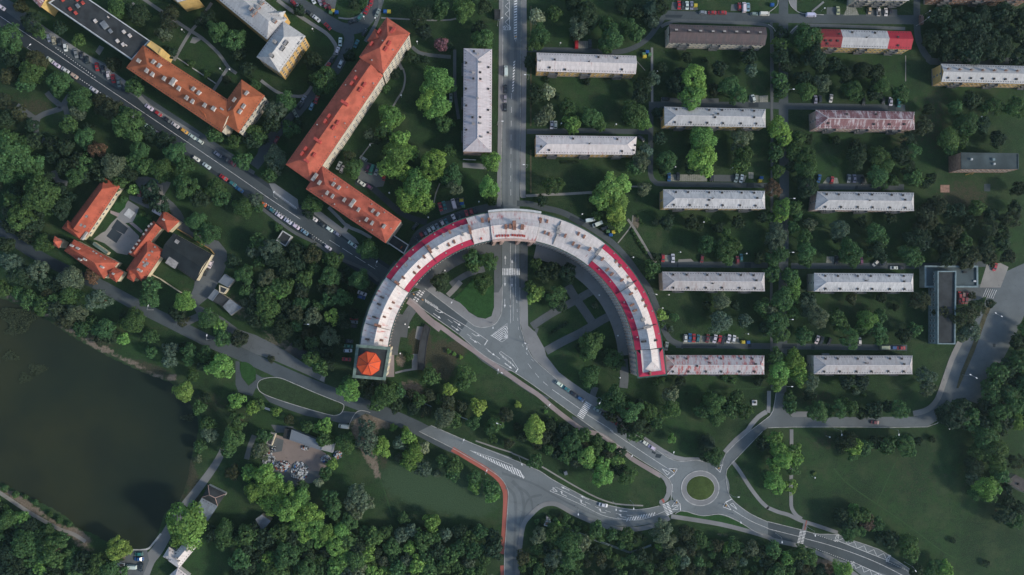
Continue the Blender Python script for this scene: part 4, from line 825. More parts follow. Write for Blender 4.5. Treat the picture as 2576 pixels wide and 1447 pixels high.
BV = row_block(MP('1237.7,123.7 1236.5,383 1165,381 1166.5,121.7'), 'pale pinkish hipped roof running along the central street', 'roof_pink', 'pink_wall', (6.2, 6.2), h=11, rise=3.0, chims=[T(1,0,x,y)+(.7, .9, 1.0, 'chim_white') for x, y in ((2232,540),(2258,625),(2183,728),(2183,1242),(2258,1240),(2270,1375),(2230,985))], skyl=tt(1,0,'2193,515 2115,632 2340,677 2112,893 2338,895 2115,1062 2337,1107 2115,1306 2337,1334 2187,790 2260,795 2258,728 2178,1180 2257,1180'), group=None, floors=3)
# distant row ends at the top edge
row_block(MP('2152,-52 2288,-48 2287,2 2152,0'), 'block with pale eaves cut by the top edge of the view', 'roof_grey', 'beige', (0, 0), group=None); row_block(MP('2347,-48 2590,-44 2590,1 2347,-3'), 'row with dull wall cut by the top edge, above the dark wood', 'roof_brown', 'brick', (0, 0), group=None)
# ---- flat roofed houses
def flat_block(q, h, label, roof, wall, par='parapet', ph=.5, cat='building', name='flat_roofed_building', boxes=(), win=None, pw=.45):
    P = [G(x, y, h) for x, y in q]; root = new_building(label, cat, P, name); m = MB(); wallring(m, P, 0, h); m.build('wall', wall, root)
    I_ = inset(P, pw); r = MB(); r.poly([(p.x, p.y, h-.15) for p in I_][::-1]); r.build('roof', roof, root)
    k = MB(); n = len(P)
    for i in range(n):
        a, b, c, d = P[i], P[(i+1) % n], I_[(i+1) % n], I_[i]; z0, z1 = h-.4, h+ph
        k.poly([(a.x, a.y, z1), (b.x, b.y, z1), (c.x, c.y, z1), (d.x, d.y, z1)]); k.poly([(a.x, a.y, z0), (b.x, b.y, z0), (b.x, b.y, z1), (a.x, a.y, z1)]); k.poly([(d.x, d.y, z0), (c.x, c.y, z0), (c.x, c.y, z1), (d.x, d.y, z1)])
    k.build('parapet', par, root); ang = math.atan2(P[1].y-P[0].y, P[1].x-P[0].x)
    for (x, y, sx, sy, hh, mt) in boxes:
        p = G(x, y, h+hh); b = MB(); b.box(p, sx, sy, h-.2, h+hh, ang); b.build('rooflight' if hh < 1.5 else 'stair_head', mt, root)
    if win:
        for e, fl in win: windows(root, P[e], P[(e+1) % n], .6, fl, 3.0, 2.6, 'win_flat', (1.4, 1.4), 1.5, 60)
    return root
def chb(i, j, s, sx, sy, hh, mt): return [T(i, j, *map(float, p.split(',')))+(sx, sy, hh, mt) for p in s.split()]
flat_block(MP('2417.7,384 2562,386 2562.5,426 2418,426'), 11, 'flat teal roofed block with brown brick end wall', 'flat_teal', 'brick', 'flat_teal', .2, 'apartment block', boxes=chb(3,1,'2055,155 2283,202',.9,.9,.9,'parapet')+chb(3,1,'2275,157',1.2,1.2,.8,'parapet_teal'), win=((2, 3),))
flat_block(MP('2324.5,668 2459,668.7 2459.5,723.5 2324.5,723.5'), 4.5, 'low flat roofed hall with pale teal parapet beside the car park', 'flat_teal', 'parapet_teal', 'parapet_teal', .6, 'hall', boxes=chb(3,1,'1985,1292',2,1,.5,'flat_dark')+chb(3,1,'2083,1383',1.4,.8,.5,'parapet')+chb(3,1,'2060,1245',.8,.4,.4,'parapet'), pw=.9)
flat_block(MP('2357,681.7 2404.5,681.7 2402,866.5 2357,866'), 8.0, 'long narrow flat roofed wing with pale teal parapet crossing the low hall', 'flat_dark', 'parapet_teal', 'parapet_teal', .6, 'hall', win=((3, 2),), pw=.6)
flat_block(MP('122,7.5 180,-32 377.5,102.5 332,151'), 13, 'long block with black flat roof and rooflights along the diagonal street', 'flat_dark', 'white_wall', 'parapet', .3, 'apartment block', boxes=chb(0,0,'700,87 757,127 828,25 625,-5 770,-8',1.3,1.3,.9,'chim_red')+chb(0,0,'955,208 1178,410 1235,445 1243,317 1302,355',1.4,1.4,.9,'chim_white')+chb(0,0,'1045,248',2.6,3.4,1.0,'flat_grey')+chb(0,0,'1107,310 778,57',1.5,1.8,.7,'flat_grey')+chb(0,0,'1265,452 1083,168',.5,.7,1.0,'chim_white'))
flat_block(TL(0,0,'1520,412 1632,488 1600,552 1478,455'), 15.5, 'yellow stair tower with barred windows at the orange roof corner', 'yellow', 'yellow', 'yellow', .3, 'stair tower', win=None)
flat_block(TL(1,1,'1375,912 1538,1018 1490,1110 1315,992'), 5.5, 'flat roofed link with white parapet between orange roof and arched building', 'flat_dark', 'white_wall', 'parapet', .5, 'link building', boxes=chb(1,1,'1463,1042',.5,1.4,.3,'tiles_burnt'))
flat_block(TL(1,1,'268,873 363,932 297,1035 203,973'), 3.2, 'small square kiosk with black flat roof and white rim on the lawn', 'flat_dark', 'white_wall', 'parapet', .25, 'kiosk', 'kiosk')
flat_block(TL(0,1,'2260,1310 2357,1370 2297,1447 2195,1393'), 3.5, 'grey flat roofed shed north of the twin garages', 'shed_grey', 'beige', 'shed_grey', .1, 'shed', 'shed')
flat_block(TL(0,2,'2160,15 2206,47 2140,137 2088,105'), 3.2, 'pale grey square shed roof at the end of the garage row', 'shed_grey', 'beige', 'shed_grey', .1, 'shed', 'shed'); flat_block(TL(0,2,'2206,-25 2300,10 2255,65 2206,47'), 3.0, 'dark garage roof with cream rim behind the pale shed', 'flat_dark', 'cream', 'cream', .15, 'garage', 'garage')
flat_block(TL(0,2,'2208,50 2310,115 2240,190 2142,137'), 3.2, 'black garage roof between two grey ones', 'flat_dark', 'beige', 'flat_dark', .1, 'garage', 'garage'); flat_block(TL(0,2,'2312,117 2432,200 2325,280 2242,192'), 3.2, 'grey garage roof nearest the lay-by trees', 'flat_grey', 'beige', 'flat_grey', .1, 'garage', 'garage')
flat_block(TL(1,2,'370,545 512,655 445,725 290,630'), 3.4, 'low dark hut under the trees west of the tower', 'flat_dark', 'chim_dark', 'flat_dark', .1, 'hut', 'hut')
flat_block(TL(1,3,'140,10 197,25 155,147 103,125'), 3.0, 'black container shed at the west side of the scrapyard', 'flat_dark', 'cream', 'chim_grey', .08, 'shed', 'shed'); flat_block(TL(1,3,'290,-30 355,-20 335,85 270,68'), 3.2, 'black bay at the west end of the long scrapyard shed', 'flat_dark', 'flat_dark', 'flat_dark', .1, 'shed', 'shed')
flat_block(TL(1,3,'358,-18 690,115 655,192 336,86'), 4.2, 'long blue-grey sheet roof shed at the scrapyard', 'shed_grey', 'shed_grey', 'shed_grey', .08, 'shed', 'shed'); flat_block(TL(1,3,'682,118 790,130 772,216 657,186'), 3.9, 'short pale sheet roof shed at the east end of the scrapyard', 'roof_grey', 'shed_grey', 'roof_grey', .08, 'shed', 'shed')
flat_block(TL(2,3,'350,858 385,868 385,900 345,898'), 2.4, 'pale brick half of the small pump house by the curve', 'roof_pink', 'beige', 'roof_pink', .05, 'pump house', 'pump_house'); flat_block(TL(2,3,'332,900 390,908 372,962 322,948'), 2.7, 'brown roofed half of the small pump house by the curve', 'brick', 'beige', 'parapet', .15, 'pump house', 'pump_house')
flat_block(TL(3,3,'2490,435 2600,495 2600,625 2388,508'), 6, 'brown grey flat roof half hidden by trees at the eastern edge', 'tiles_grey', 'beige', 'tiles_grey', .1, 'building', boxes=chb(3,3,'2530,535',1,1,.8,'chim_dark')); flat_block(TL(1,0,'2398,92 2460,95 2458,190 2400,185'), 2.8, 'dark bus shelter beside the bus bay', 'flat_dark', 'glass', 'flat_dark', .05, 'bus shelter', 'bus_shelter')
flat_block(TL(1,3,'-5,885 60,840 150,900 60,1010'), 4, 'blue-grey shed roof under the big bright trees', 'flat_grey', 'beige', 'flat_grey', .1, 'shed', 'shed')
# ---- hipped houses with several wings
def house(label, cat, wings, wall, chims=(), name='apartment_building', over=.4, winspec=(), dorm=(), ridge=None):
    """wings: (map quad, eave height, rise, (end, end), roof material)"""
    RS = [Roof(q, h, r, e) for q, h, r, e, _ in wings]; root = new_building(label, cat, RS[0].q, name); wm = MB(); ros = []
    for R_, w_ in zip(RS, wings):
        v = inset(R_.q, over); wallring(wm, v, 0, R_.h-.1); ros.append(add_roof(root, R_, w_[4], over, None, ridge, wm))
    wm.build('wall', wall, root)
    for k, c in chims: chimney(ros[k], RS[k], *c)
    for k, e, fl, z0, cap in winspec:
        v = inset(RS[k].q, over); windows(root, v[e], v[(e+1) % 4], z0, fl, 3.2, 2.7, 'win_house', (1.3, 1.75), 1.6, cap)
    return root, RS, ros
def ch(k, i, j, s, *a): return [(k, T(i, j, *map(float, p.split(',')))+a) for p in s.split()]
house('L shaped orange tiled roof with white chimneys, beside the diagonal street', 'apartment block',
  [(MP('360,114 600,268 557,333 317,170.5'), 14, 4.6, (9, 0), 'tiles_burnt'), (MP('666.5,241 600,334.5 541,293 607.5,200'), 14, 5.0, (7.5, 7.5), 'tiles_burnt'), (TL(0,0,'2060,1070 2145,1175 2095,1237 1990,1160'), 13.6, 2.6, (0, 3.2), 'tiles_burnt')], 'beige',
  ch(0,0,0,'1540,620 1597,658 1473,708 1530,745 1648,787 1797,887 1943,893 1998,933 1875,982 1933,1018 2057,1057',1.2,2.0,1.4,'chim_white')+ch(0,0,0,'1735,820',1.7,3.6,1.6,'chim_white')+ch(0,0,0,'1393,610',1.6,1.6,1.3,'chim_white')+ch(1,0,0,'2478,935 2355,1002 2447,1067 2412,1120',2.2,1.0,1.3,'chim_white')+ch(0,0,0,'2325,1100 2145,1090',1.4,2.0,1.6,'chim_white')+ch(0,0,0,'2232,1097',1.6,.6,.5,'chim_white'),
  winspec=((1, 0, 4, .8, 28), (0, 2, 4, .8, 30)))
house('orange cross wing with a tall square head beside the car parking street', 'apartment block',
  [(MP('1032,83.7 963.5,186 903,143.7 972.7,43.7'), 20, 5.2, (8.6, 8.6), 'tiles_red'), (MP('964,190 782,459 718.5,414 906,148'), 17.2, 4.6, (0, 8.2), 'tiles_red'), (MP('808,415.5 1010,555.5 970,612 769,475.5'), 17, 4.6, (7.5, 7.8), 'tiles_red'), (TL(1,0,'1195,290 1280,350 1190,455 1118,410'), 19.6, 3.2, (3.5, 0), 'tiles_red')], 'beige',
  ch(0,1,0,'1238,312 1340,432 1307,487 1160,437',2.2,.8,1.4,'chim_red')+ch(0,1,0,'1375,303',3.4,1.0,1.0,'chim_red')+ch(1,1,0,'1000,780 960,835 1090,848 1048,900 730,1163 693,1217 822,1230 780,1280',2.0,.8,1.5,'chim_red')+ch(1,1,0,'888,1032',1.2,3.6,1.7,'chim_red')+ch(1,1,0,'617,1410',1.2,3.6,1.7,'chim_red')+ch(1,1,1,'495,45 460,97 585,108',2.0,.8,1.5,'chim_red')+ch(1,1,1,'505,170',1,2.4,1.5,'chim_red')
  +ch(2,1,1,'778,405 832,440 715,493 770,527 888,563 1030,662 1175,673 1225,708 1112,762 1168,797 1287,830',1.0,2.0,1.5,'chim_white')+ch(2,1,1,'968,595 588,335',1.4,4.0,1.7,'chim_white')+ch(2,1,1,'638,390',1.2,2.2,1.2,'chim_white')
  +ch(0,1,0,'1377,500 1165,605 1273,408',.45,.45,.4,'globe')+ch(1,1,0,'1180,838 1082,976 1002,715 902,855 893,1240 797,1378 615,1255',.45,.45,.4,'globe')+ch(2,1,1,'792,355 917,438 1165,608 1292,692 1358,853 1172,868 1043,778 790,608 668,525',.45,.45,.4,'globe'),
  winspec=((1, 0, 5, 1, 60), (0, 0, 6, 1, 40)), dorm=())
house('pale grey metal roof block with yellow walls and hipped square head', 'apartment block',
  [(MP('711.5,52.5 769,91 702.7,182.5 645,143.7')[1:]+MP('711.5,52.5'), 15, 4.6, (7.0, 3), 'roof_grey'), (MP('548,-97 722,48 672,100 498,-44'), 14.6, 4.2, (5, 4), 'roof_grey'), (MP('668,28 690,-10 716,28 704,46')[0:1]+TL(1,0,'180,30 298,112 262,182 95,182')[1:], 14.9, 2.4, (2, 2), 'roof_grey')], 'ochre',
  ch(0,1,0,'300,428 267,483',2.4,1.0,1.3,'chim_dark')+ch(0,1,0,'153,553 187,418',1.4,1.8,1.4,'chim_dark')+ch(1,1,0,'185,205 245,325 20,70 55,25',1.4,1.8,1.4,'chim_brick')+ch(1,0,0,'2520,80 2568,115 2540,140',1.0,2.0,1.2,'chim_brick'),
  winspec=((0, 0, 5, .8, 30), (0, 1, 4, .8, 12)))
house('yellow gable ended house cut by the upper edge near the footpaths', 'apartment block', [(MP('380,-50 430,-92 497,-8 447,6'), 14, 4, (4, 3.5), 'roof_grey')], 'yellow')
house('reddish grey roofed house with yellow wall in the north-west corner', 'apartment block', [(MP('30,-52 80,-84 125,-20 101,19'), 14.5, 3, (4, 3), 'roof_mottle')], 'yellow')
# ---- the old manor
house('manor north-west wing with long orange roof and cream wall', 'manor wing', [(TL(0,1,'1212,425 868,935 700,800 1045,342'), 6, 4.8, (5.0, 0), 'tiles_castle'), (TL(0,1,'680,768 862,903 812,968 622,848'), 6.4, 4.0, (3.5, 3), 'tiles_castle')][0:2], 'cream',
  ch(0,0,1,'870,730 815,817 852,832',1.1,.8,.5,'glass')+ch(1,0,1,'845,925',.7,4.4,1.2,'parapet'), 'manor_house', winspec=((0, 0, 1, 1.6, 30),))
house('manor south-west wing with rooflights and white chimneys beside the pond lane', 'manor wing', [(TL(0,1,'745,962 1192,1195 1045,1360 645,1075'), 6.5, 5.6, (3.5, 6.5), 'tiles_castle'), (TL(0,1,'1152,1240 1247,1290 1172,1395 1098,1345'), 6, 2.8, (0, 2.5), 'tiles_castle')], 'cream',
  ch(0,0,1,'718,1025 778,1052 850,1163 800,1162 1022,1238',1.4,.8,1.2,'chim_white')+ch(0,0,1,'940,1085 968,1105 1012,1135 1053,1165',.7,.7,.4,'glass')+ch(1,0,1,'1137,1308',.8,.8,.8,'chim_white'), 'manor_house', winspec=((0, 1, 2, 1, 12),))
house('manor east wing with stepped orange roofs over a cream wall', 'manor wing', [(TL(0,1,'1655,1080 1440,1395 1268,1275 1480,960'), 6, 4.6, (4.5, 4), 'tiles_castle'), (TL(0,1,'1625,850 1385,1165 1290,1105 1545,775'), 5.5, 2.6, (0, 2), 'tiles_castle'), (TL(0,1,'1300,1240 1380,1300 1345,1392 1275,1350'), 6.5, 2.2, (2, 2), 'tiles_castle')], 'cream',
  ch(0,0,1,'1390,1265 1415,1280',1.0,.7,1.3,'chim_white')+ch(0,0,1,'1560,1040 1530,1085 1500,1120 1470,1160 1443,1192',.6,.8,.5,'glass')+ch(0,0,1,'1480,1205 1455,1225',1.3,1.3,1.0,'tiles_castle')+ch(1,0,1,'1523,808 1498,830 1472,870 1445,910 1400,975 1375,1010 1345,1050 1315,1090',.9,.9,.9,'tiles_castle'), 'manor_house')
house('manor gate pavilion with pointed orange roof at the yard entrance', 'pavilion', [(TL(0,1,'1650,668 1808,778 1690,892 1572,790'), 6.5, 4.8, (5.0, 4.5), 'tiles_castle')], 'cream', ch(0,0,1,'1642,762',1.0,.6,1.6,'chim_white'), 'pavilion')
house('small red turret roof at the western manor corner', 'turret', [(TL(0,1,'550,928 628,978 592,1052 537,1022'), 8, 3.4, (2.2, 2.2), 'tiles_red')], 'cream', (), 'turret')
house('large hall with black roof and pale grey patch east of the manor', 'hall', [(TL(0,1,'1748,900 2132,1112 1968,1385 1612,1130'), 6.5, 3.0, (0, 0), 'hall_black')], 'cream', ch(0,0,1,'1780,985',1.8,1.6,.4,'flat_grey')+ch(0,0,1,'1736,1188',5.2,4.4,.25,'flat_grey'), 'hall')
flat_block(TL(0,1,'942,988 1088,1090 1070,1115 930,1015'), 3.2, 'teal lean-to roof inside the manor court', 'verdigris', 'cream', 'verdigris', .05, 'lean-to', 'lean_to')
# ---- pond side houses
house('white sheet metal roof house with cross gables below the big round tree', 'house', [(TL(0,3,'2005,1128 1800,1380 1690,1300 1882,1085'), 5.5, 3.0, (3, 4), 'roof_whiter' if 0 else 'roof_white'), (TL(0,3,'1700,1162 1855,1262 1800,1345 1638,1262'), 5.3, 2.6, (2.5, 2), 'roof_white')], 'white_wall', ch(0,0,3,'1775,1283 1795,1308 1880,1200',.8,.8,.8,'chim_dark'), 'house')
house('white sheet roof lower house cut by the bottom edge of the view', 'house', [(TL(0,3,'1790,1372 1905,1460 1830,1560 1700,1450'), 4.6, 1.6, (2, 2), 'roof_white')], 'white_wall', (), 'house')
house('grey-roofed pond shed with pale rim', 'shed', [(TL(0,3,'2030,668 2190,752 2090,905 1962,800'), 3.6, .5, (0, 0), 'shed_grey')], 'pink_wall', (), 'shed')
house('black hipped shed roof with thin pink ridges beside the lane', 'shed', [(TL(0,3,'2095,540 2275,628 2190,750 2030,665'), 4.2, 2.0, (3, 3), 'flat_dark')], 'white_wall', (), 'shed', ridge='pink_wall')

# ================================================================ the great arched building
CXc, CYc = 1286.0, 914.0
def AP(r, th, h): return G(CXc+r*math.sin(math.radians(th)), CYc-r*math.cos(math.radians(th)), h)
crescent = empty('arched_apartment_building', tuple(AP(347, 0, 0))); tag(crescent, 'huge semicircular apartment building with pale metal roof and crimson edge strips', 'apartment building')
HC = 20.0
def sweep(m, prof, t0, t1, mi=0, step=1.6, mats=None):
    n = max(2, int(abs(t1-t0)/step)); st = n+1
    for i in range(n):
        a, b = t0+(t1-t0)*i/n, t0+(t1-t0)*(i+1)/n
        for k in range(len(prof)-1):
            (r0, z0), (r1, z1) = prof[k], prof[k+1]
            P = lambda r, z, th: Vector((AP(r, th, HC).x, AP(r, th, HC).y, z))
            m.poly([P(r0, z0, a), P(r0, z0, b), P(r1, z1, b), P(r1, z1, a)], mats[k] if mats else mi)
def roofsec(t0, t1, main, strips, h=HC):
    m = MB(); zs, zr = h+.9, h+3.6
    if strips: prof = [(382.5, h), (367.5, zs), (347, zr), (327.5, zs), (312.5, h)]; mats = [1, 0, 0, 1]
    else: prof = [(382.5, h), (364, zs+.3), (347, zr), (329, zs+.3), (312.5, h)]; mats = [0, 0, 0, 0]
    sweep(m, prof, t0, t1, mats=mats)
    sweep(m, [(382.5, h), (382.5, h-.5)], t0, t1, mats=[0]); sweep(m, [(312.5, h-.5), (312.5, h)], t0, t1, mats=[0])
    o = m.build('roof', [main, 'roof_crimson'], crescent)
    me = o.data; L = me.uv_layers.new(name='UVMap').data; off = crescent.location
    for p in me.polygons:
        for li in p.loop_indices:
            co = me.vertices[me.loops[li].vertex_index].co; c0 = AP(0, 0, HC); dx, dy = co.x+off.x-c0.x, co.y+off.y-c0.y; L[li].uv = (math.atan2(dx, dy)*68, math.hypot(dx, dy)*1.02)
    g = MB(); sweep(g, [(384.5, h-.35), (384.5, h+.12), (382, h+.12)], t0, t1); sweep(g, [(313, h+.12), (311.2, h+.12), (311.2, h-.35)], t0, t1); q = g.build('gutter', 'verdigris_dark'); q.parent = o; q.location = -crescent.location
    k = MB(); sweep(k, [(347.8, zr-.02), (347, zr+.12), (346.2, zr-.02)], t0, t1); q = k.build('ridge_cap', 'ridge_white'); q.parent = o; q.location = -crescent.location
    return o
secs = [(-83.2, -74.7, 'roof_whiter', 0), (-74.7, -55.4, 'roof_whiter', 0), (-55.4, -36.4, 'roof_white', 1), (-36.4, -17.3, 'roof_white', 1), (-17.3, -8.7, 'roof_whiter', 0), (11.2, 19.3, 'roof_white', 0), (19.3, 38.1, 'roof_white', 0), (38.1, 56.6, 'roof_white', 1), (56.6, 75.0, 'roof_white', 1), (75.0, 84.0, 'roof_white', 1)]
RSEC = [(s, roofsec(*s)) for s in secs]
cen = roofsec(-8.7, 11.2, 'roof_whiter', 0, HC+.9)
for th in (-74.7, -55.4, -36.4, -17.3, -8.7, 11.2, 19.3, 38.1, 56.6, 75.0):
    m = MB()
    for k, (r0, z0, r1, z1) in enumerate(((379, HC+.3, 347, HC+4.0), (347, HC+4.0, 316, HC+.3))):
        P = [Vector((*AP(r, th+dt, HC).to_2d(), z+dz)) for r, z, dt, dz in ((r0, z0, -.07, -.5), (r1, z1, -.07, -.5), (r1, z1, -.07, .25), (r0, z0, -.07, .25))]; Q = [Vector((*AP(r, th+.07, HC).to_2d(), z+dz)) for r, z, dz in ((r0, z0, -.5), (r1, z1, -.5), (r1, z1, .25), (r0, z0, .25))]
        m.poly(P); m.poly(Q[::-1]); m.poly([P[3], P[2], Q[2], Q[3]]); m.poly([P[0], P[3], Q[3], Q[0]])
    m.build('firewall', 'seam', crescent)
# walls with the two street arches left open below 6.5 m
GATES = [(-58.0, -51.0), (-3.6, 3.6)]
def wallsweep(m, r, flip, t0=-83.2, t1=84.0):
    cuts = [t0, -58.0, -51.0, -3.6, 3.6, t1]
    for a, b in zip(cuts, cuts[1:]):
        z0 = 7.0 if (a, b) in GATES else 0
        pr = [(r, z0), (r, HC-.2)]; sweep(m, pr if not flip else pr[::-1], a, b)
wm = MB(); wallsweep(wm, 380, 0); wallsweep(wm, 315, 1)
for th in (-58.0, -51.0, -3.6, 3.6):
    a, b = AP(380, th, HC), AP(315, th, HC); wm.poly([(a.x, a.y, 0), (b.x, b.y, 0), (b.x, b.y, 7), (a.x, a.y, 7)])
for a, b in GATES: sweep(wm, [(380, 7.0), (315, 7.0)], a, b)
for th in (-83.2, 84.0):
    a, b = AP(380, th, HC), AP(315, th, HC); wm.poly([(a.x, a.y, 0), (b.x, b.y, 0), (b.x, b.y, HC), (a.x, a.y, HC)])
wm.build('wall', 'facade', crescent)
def band(z0, z1, r, t0=-83.2, t1=84.0, mt='trim', nm='cornice'):
    m = MB(); sweep(m, [(r, z0), (r, z1)] if r > 350 else [(r, z1), (r, z0)], t0, t1); m.build(nm, mt, crescent)
band(HC-1.1, HC-.35, 314.2); band(HC-1.1, HC-.35, 380.8); band(7.2, 7.8, 314.4); band(.0, 1.2, 314.5, 3.7, 84, 'chim_grey', 'plinth')
me = win_proto('win_arch', 1.3, 1.8); cnt = 0
def arch_win(th, r, z):
    p = AP(r, th, HC); return (p.x, p.y, z), math.radians(-th)
for k in range(25):                               # single windows of the eastern inner front
    th = 13.5+k*2.85
    if th > 83: break
    for f in range(4):
        if cnt >= 100: break
        (x, y, z), a = arch_win(th, 314.6, 4.2+f*4.2+.0); o = bpy.data.objects.new('window', me); C.objects.link(o); o.parent = crescent; o.location = Vector((x, y, z))-crescent.location; o.rotation_euler = (0, 0, a); cnt += 1
mm = MB()
def flatwin(m, th, r, z, w=1.3, h=1.8):
    (x, y, zz), a = arch_win(th, r, z); m.box((x, y), w, .1, zz-h/2, zz+h/2, a)
for k in range(112):
    th = -81.5+k*1.48
    for f in range(6):
        z = 2.6+f*3.05
        if any(a-1 < th < b+1 for a, b in GATES) and z < 8.5: continue
        flatwin(mm, th, 380.3, z)
        if th < 12: flatwin(mm, th, 314.6, z)
o = mm.build('windows', 'glass', crescent); o['kind'] = 'stuff'
fr = MB()
for k in range(50):                               # pale surrounds and pilasters on the inner front
    th = 13.5-1.42+k*1.425
    if th > 84: break
    p = AP(314.6, th, HC); fr.box(p, .35, .25, 0, HC-1.1, math.radians(-th))
fr.build('pilasters', 'trim', crescent)['kind'] = 'stuff'
def czr(th, r, h=HC): return h+(.9+2.7*(1-abs(r-347)/17.5) if abs(r-347) < 17.5 else .9*(1-(abs(r-347)-17.5)/18))
def sec_for(th):
    for s, o in RSEC:
        if s[0] <= th <= s[1]: return o, HC
    return cen, HC+.9
def cchim(i, j, x, y, sr, sw, hh, mat, nm='chimney'):
    u, v = T(i, j, x, y); hh *= .72
    z = HC+2
    for _ in range(3):                           # follow the surveyed point up to the roof surface
        p = G(u, v, z+hh); c = AP(0, 0, HC); k = (AP(382, 0, HC)-c).length/382; dx, dy = p.x-c.x, p.y-c.y; r = math.hypot(dx, dy)/k; th = math.degrees(math.atan2(dx, dy)); o, h = sec_for(th); z = czr(th, r, h)
    m = MB(); a = -math.radians(th); m.box(p, sw, sr, z-.8, z+hh, a, 0); m.box(p, sw+.15, sr+.15, z+hh, z+hh+.12, a, 1); q = m.build(nm, [mat, mat if mat != 'globe' else 'chim_grey']); q.parent = o; q.location = -crescent.location
for s_, sr, sw, hh, mt in (
  ('1,2:1268,98 1235,168 1188,297 1120,520', 1.8, .7, 1.2, 'chim_dark'), ('1,2:1380,150 1348,210 1290,295', 1.6, .8, 1.4, 'chim_brick'), ('1,2:1215,378 1235,385 1255,530', 2.4, .9, 1.5, 'chim_brick'),
  ('1,1:1505,1220 1550,1160 1825,1045 1888,918 2068,840 2080,910', 1.7, .7, 1.3, 'chim_grey'), ('1,1:1740,1045 1750,1075 1418,1400 2150,850 2155,880', 2.6, 1.0, 1.6, 'chim_brick'), ('1,1:1483,1347 1595,1297 1640,1240 1692,1138 1940,1015 1995,985 1948,885', 1.8, .8, 1.5, 'chim_brick'),
  ('1,1:2278,768 2345,768 2515,835 2560,830', 2.2, 1.2, 1.6, 'chim_brick'), ('2,1:22,800 25,840 105,838 285,770', 2.4, 1.4, 1.7, 'chim_brick'), ('1,1:2425,930 2450,925 2480,925 2510,925 2540,925 2268,955', .9, .7, .8, 'chim_red'), ('2,1:5,920 30,922 55,925 80,925 105,925 125,930', .9, .7, .8, 'chim_red'),
  ('2,1:355,780 330,893 372,908', 1.6, .7, 1.2, 'chim_brick'), ('2,1:468,850 465,885', 2.0, 1.3, 1.6, 'chim_grey'), ('2,1:537,925 617,1005 672,1037 785,1060 670,905 727,935', 1.8, .8, 1.4, 'chim_brick'), ('2,1:865,1090 1178,1422', 3.4, 1.2, 1.8, 'chim_grey'),
  ('2,1:912,1160 1050,1185 1090,1230 960,1268 1005,1313 1108,1372 1165,1345', 1.8, .8, 1.4, 'chim_brick'), ('2,2:1200,62 1320,128 1345,187 1210,175 1237,232 1245,15', 1.9, .8, 1.4, 'chim_brick'), ('2,2:1320,323', 1.9, 1.4, 1.5, 'chim_grey'), ('2,2:1360,398', 3.6, 1.3, 1.7, 'chim_grey'), ('2,2:1328,543 1440,533', 2.2, .8, 1.3, 'chim_dark')):
    ij, pts = s_.split(':'); i, j = map(int, ij.split(','))
    for p in pts.split(): cchim(i, j, *map(float, p.split(',')), sr, sw, hh, mt)
for s_ in ('1,1:1985,815 1797,912 1580,1068 1418,1235 1590,1375 1730,1232 1912,1100 2075,1017', '2,1:1028,1103 1160,1247 877,1265 990,1387', '2,2:1130,148 1208,310 1262,500 1325,45 1412,237 1477,465'):
    ij, pts = s_.split(':'); i, j = map(int, ij.split(','))
    for p in pts.split(): cchim(i, j, *map(float, p.split(',')), .5, .5, .4, 'globe', 'roof_vent')
# decorated gate front in the middle
gate = empty('gate_house', tuple(AP(347, 1.2, 0))); 
m = MB(); q = [AP(389, -9, HC), AP(389, 11.6, HC), AP(384, 11.6, HC), AP(384, -9, HC)]
bpy.data.objects.remove(gate)
m = MB(); sweep(m, [(388, HC-1.2), (388, HC+1.7), (382.8, HC+1.7), (382.8, HC-1.2), (388, HC-1.2)], -8.7, 11.2); m.build('cornice', 'parapet', crescent)
m = MB(); sweep(m, [(313, HC-1.0), (313, HC+1.2), (308, HC+1.2), (308, HC-1.0), (313, HC-1.0)], -8.7, 11.2); m.build('cornice', 'pink_wall', crescent)
for t in (-7.6, -3.9, 3.9, 9.8):
    m = MB(); sweep(m, [(314.4, 0), (307, 0), (307, HC-.9), (314.4, HC-.9)], t-.7, t+.7, step=.7); a, b = AP(314.4, t-.7, HC), AP(307, t-.7, HC); m.poly([(a.x, a.y, 0), (b.x, b.y, 0), (b.x, b.y, HC-.9), (a.x, a.y, HC-.9)]); a, b = AP(314.4, t+.7, HC), AP(307, t+.7, HC); m.poly([(b.x, b.y, 0), (a.x, a.y, 0), (a.x, a.y, HC-.9), (b.x, b.y, HC-.9)]); m.build('pier', 'pink_wall', crescent)
# ---- tower with the orange lantern cap
HT = 27.0
tq = [G(*p, HT) for p in TL(1,2,'1008,572 1356,600 1302,935 970,908')]; tower = empty('tower', tuple((sum(tq, Vector())/4).to_2d())+(0,)); tag(tower, 'square tower with dark flat roof, verdigris rim and orange octagonal cap', 'tower')
w = inset(tq, .9); m = MB(); wallring(m, w, 0, HT-.8); m.build('wall', 'cream', tower)
m = MB(); i2 = inset(tq, 1.35)
for i in range(4):
    a, b, c, d = tq[i], tq[(i+1) % 4], i2[(i+1) % 4], i2[i]; z1, z0 = HT, HT-.9
    m.poly([(a.x, a.y, z1), (b.x, b.y, z1), (c.x, c.y, z1), (d.x, d.y, z1)]); m.poly([(a.x, a.y, z0), (b.x, b.y, z0), (b.x, b.y, z1), (a.x, a.y, z1)]); m.poly([(d.x, d.y, z0), (c.x, c.y, z0), (c.x, c.y, z1), (d.x, d.y, z1)])
m.poly([(p.x, p.y, HT-.9) for p in tq]); m.build('cornice', 'verdigris', tower)
m = MB(); m.poly([(p.x, p.y, HT-.45) for p in inset(tq, 1.3)][::-1]); m.build('roof', 'flat_dark', tower)
for e in (0, 1, 2, 3): windows(tower, w[e], w[(e+1) % 4], 1.0, 8, 3.1, 2.6, 'win_tower', (1.3, 1.8), 1.9, 48)
oc = G(*T(1,2,1135,765), 33.0); m = MB(); R8 = 5.6; rot = math.radians(12)
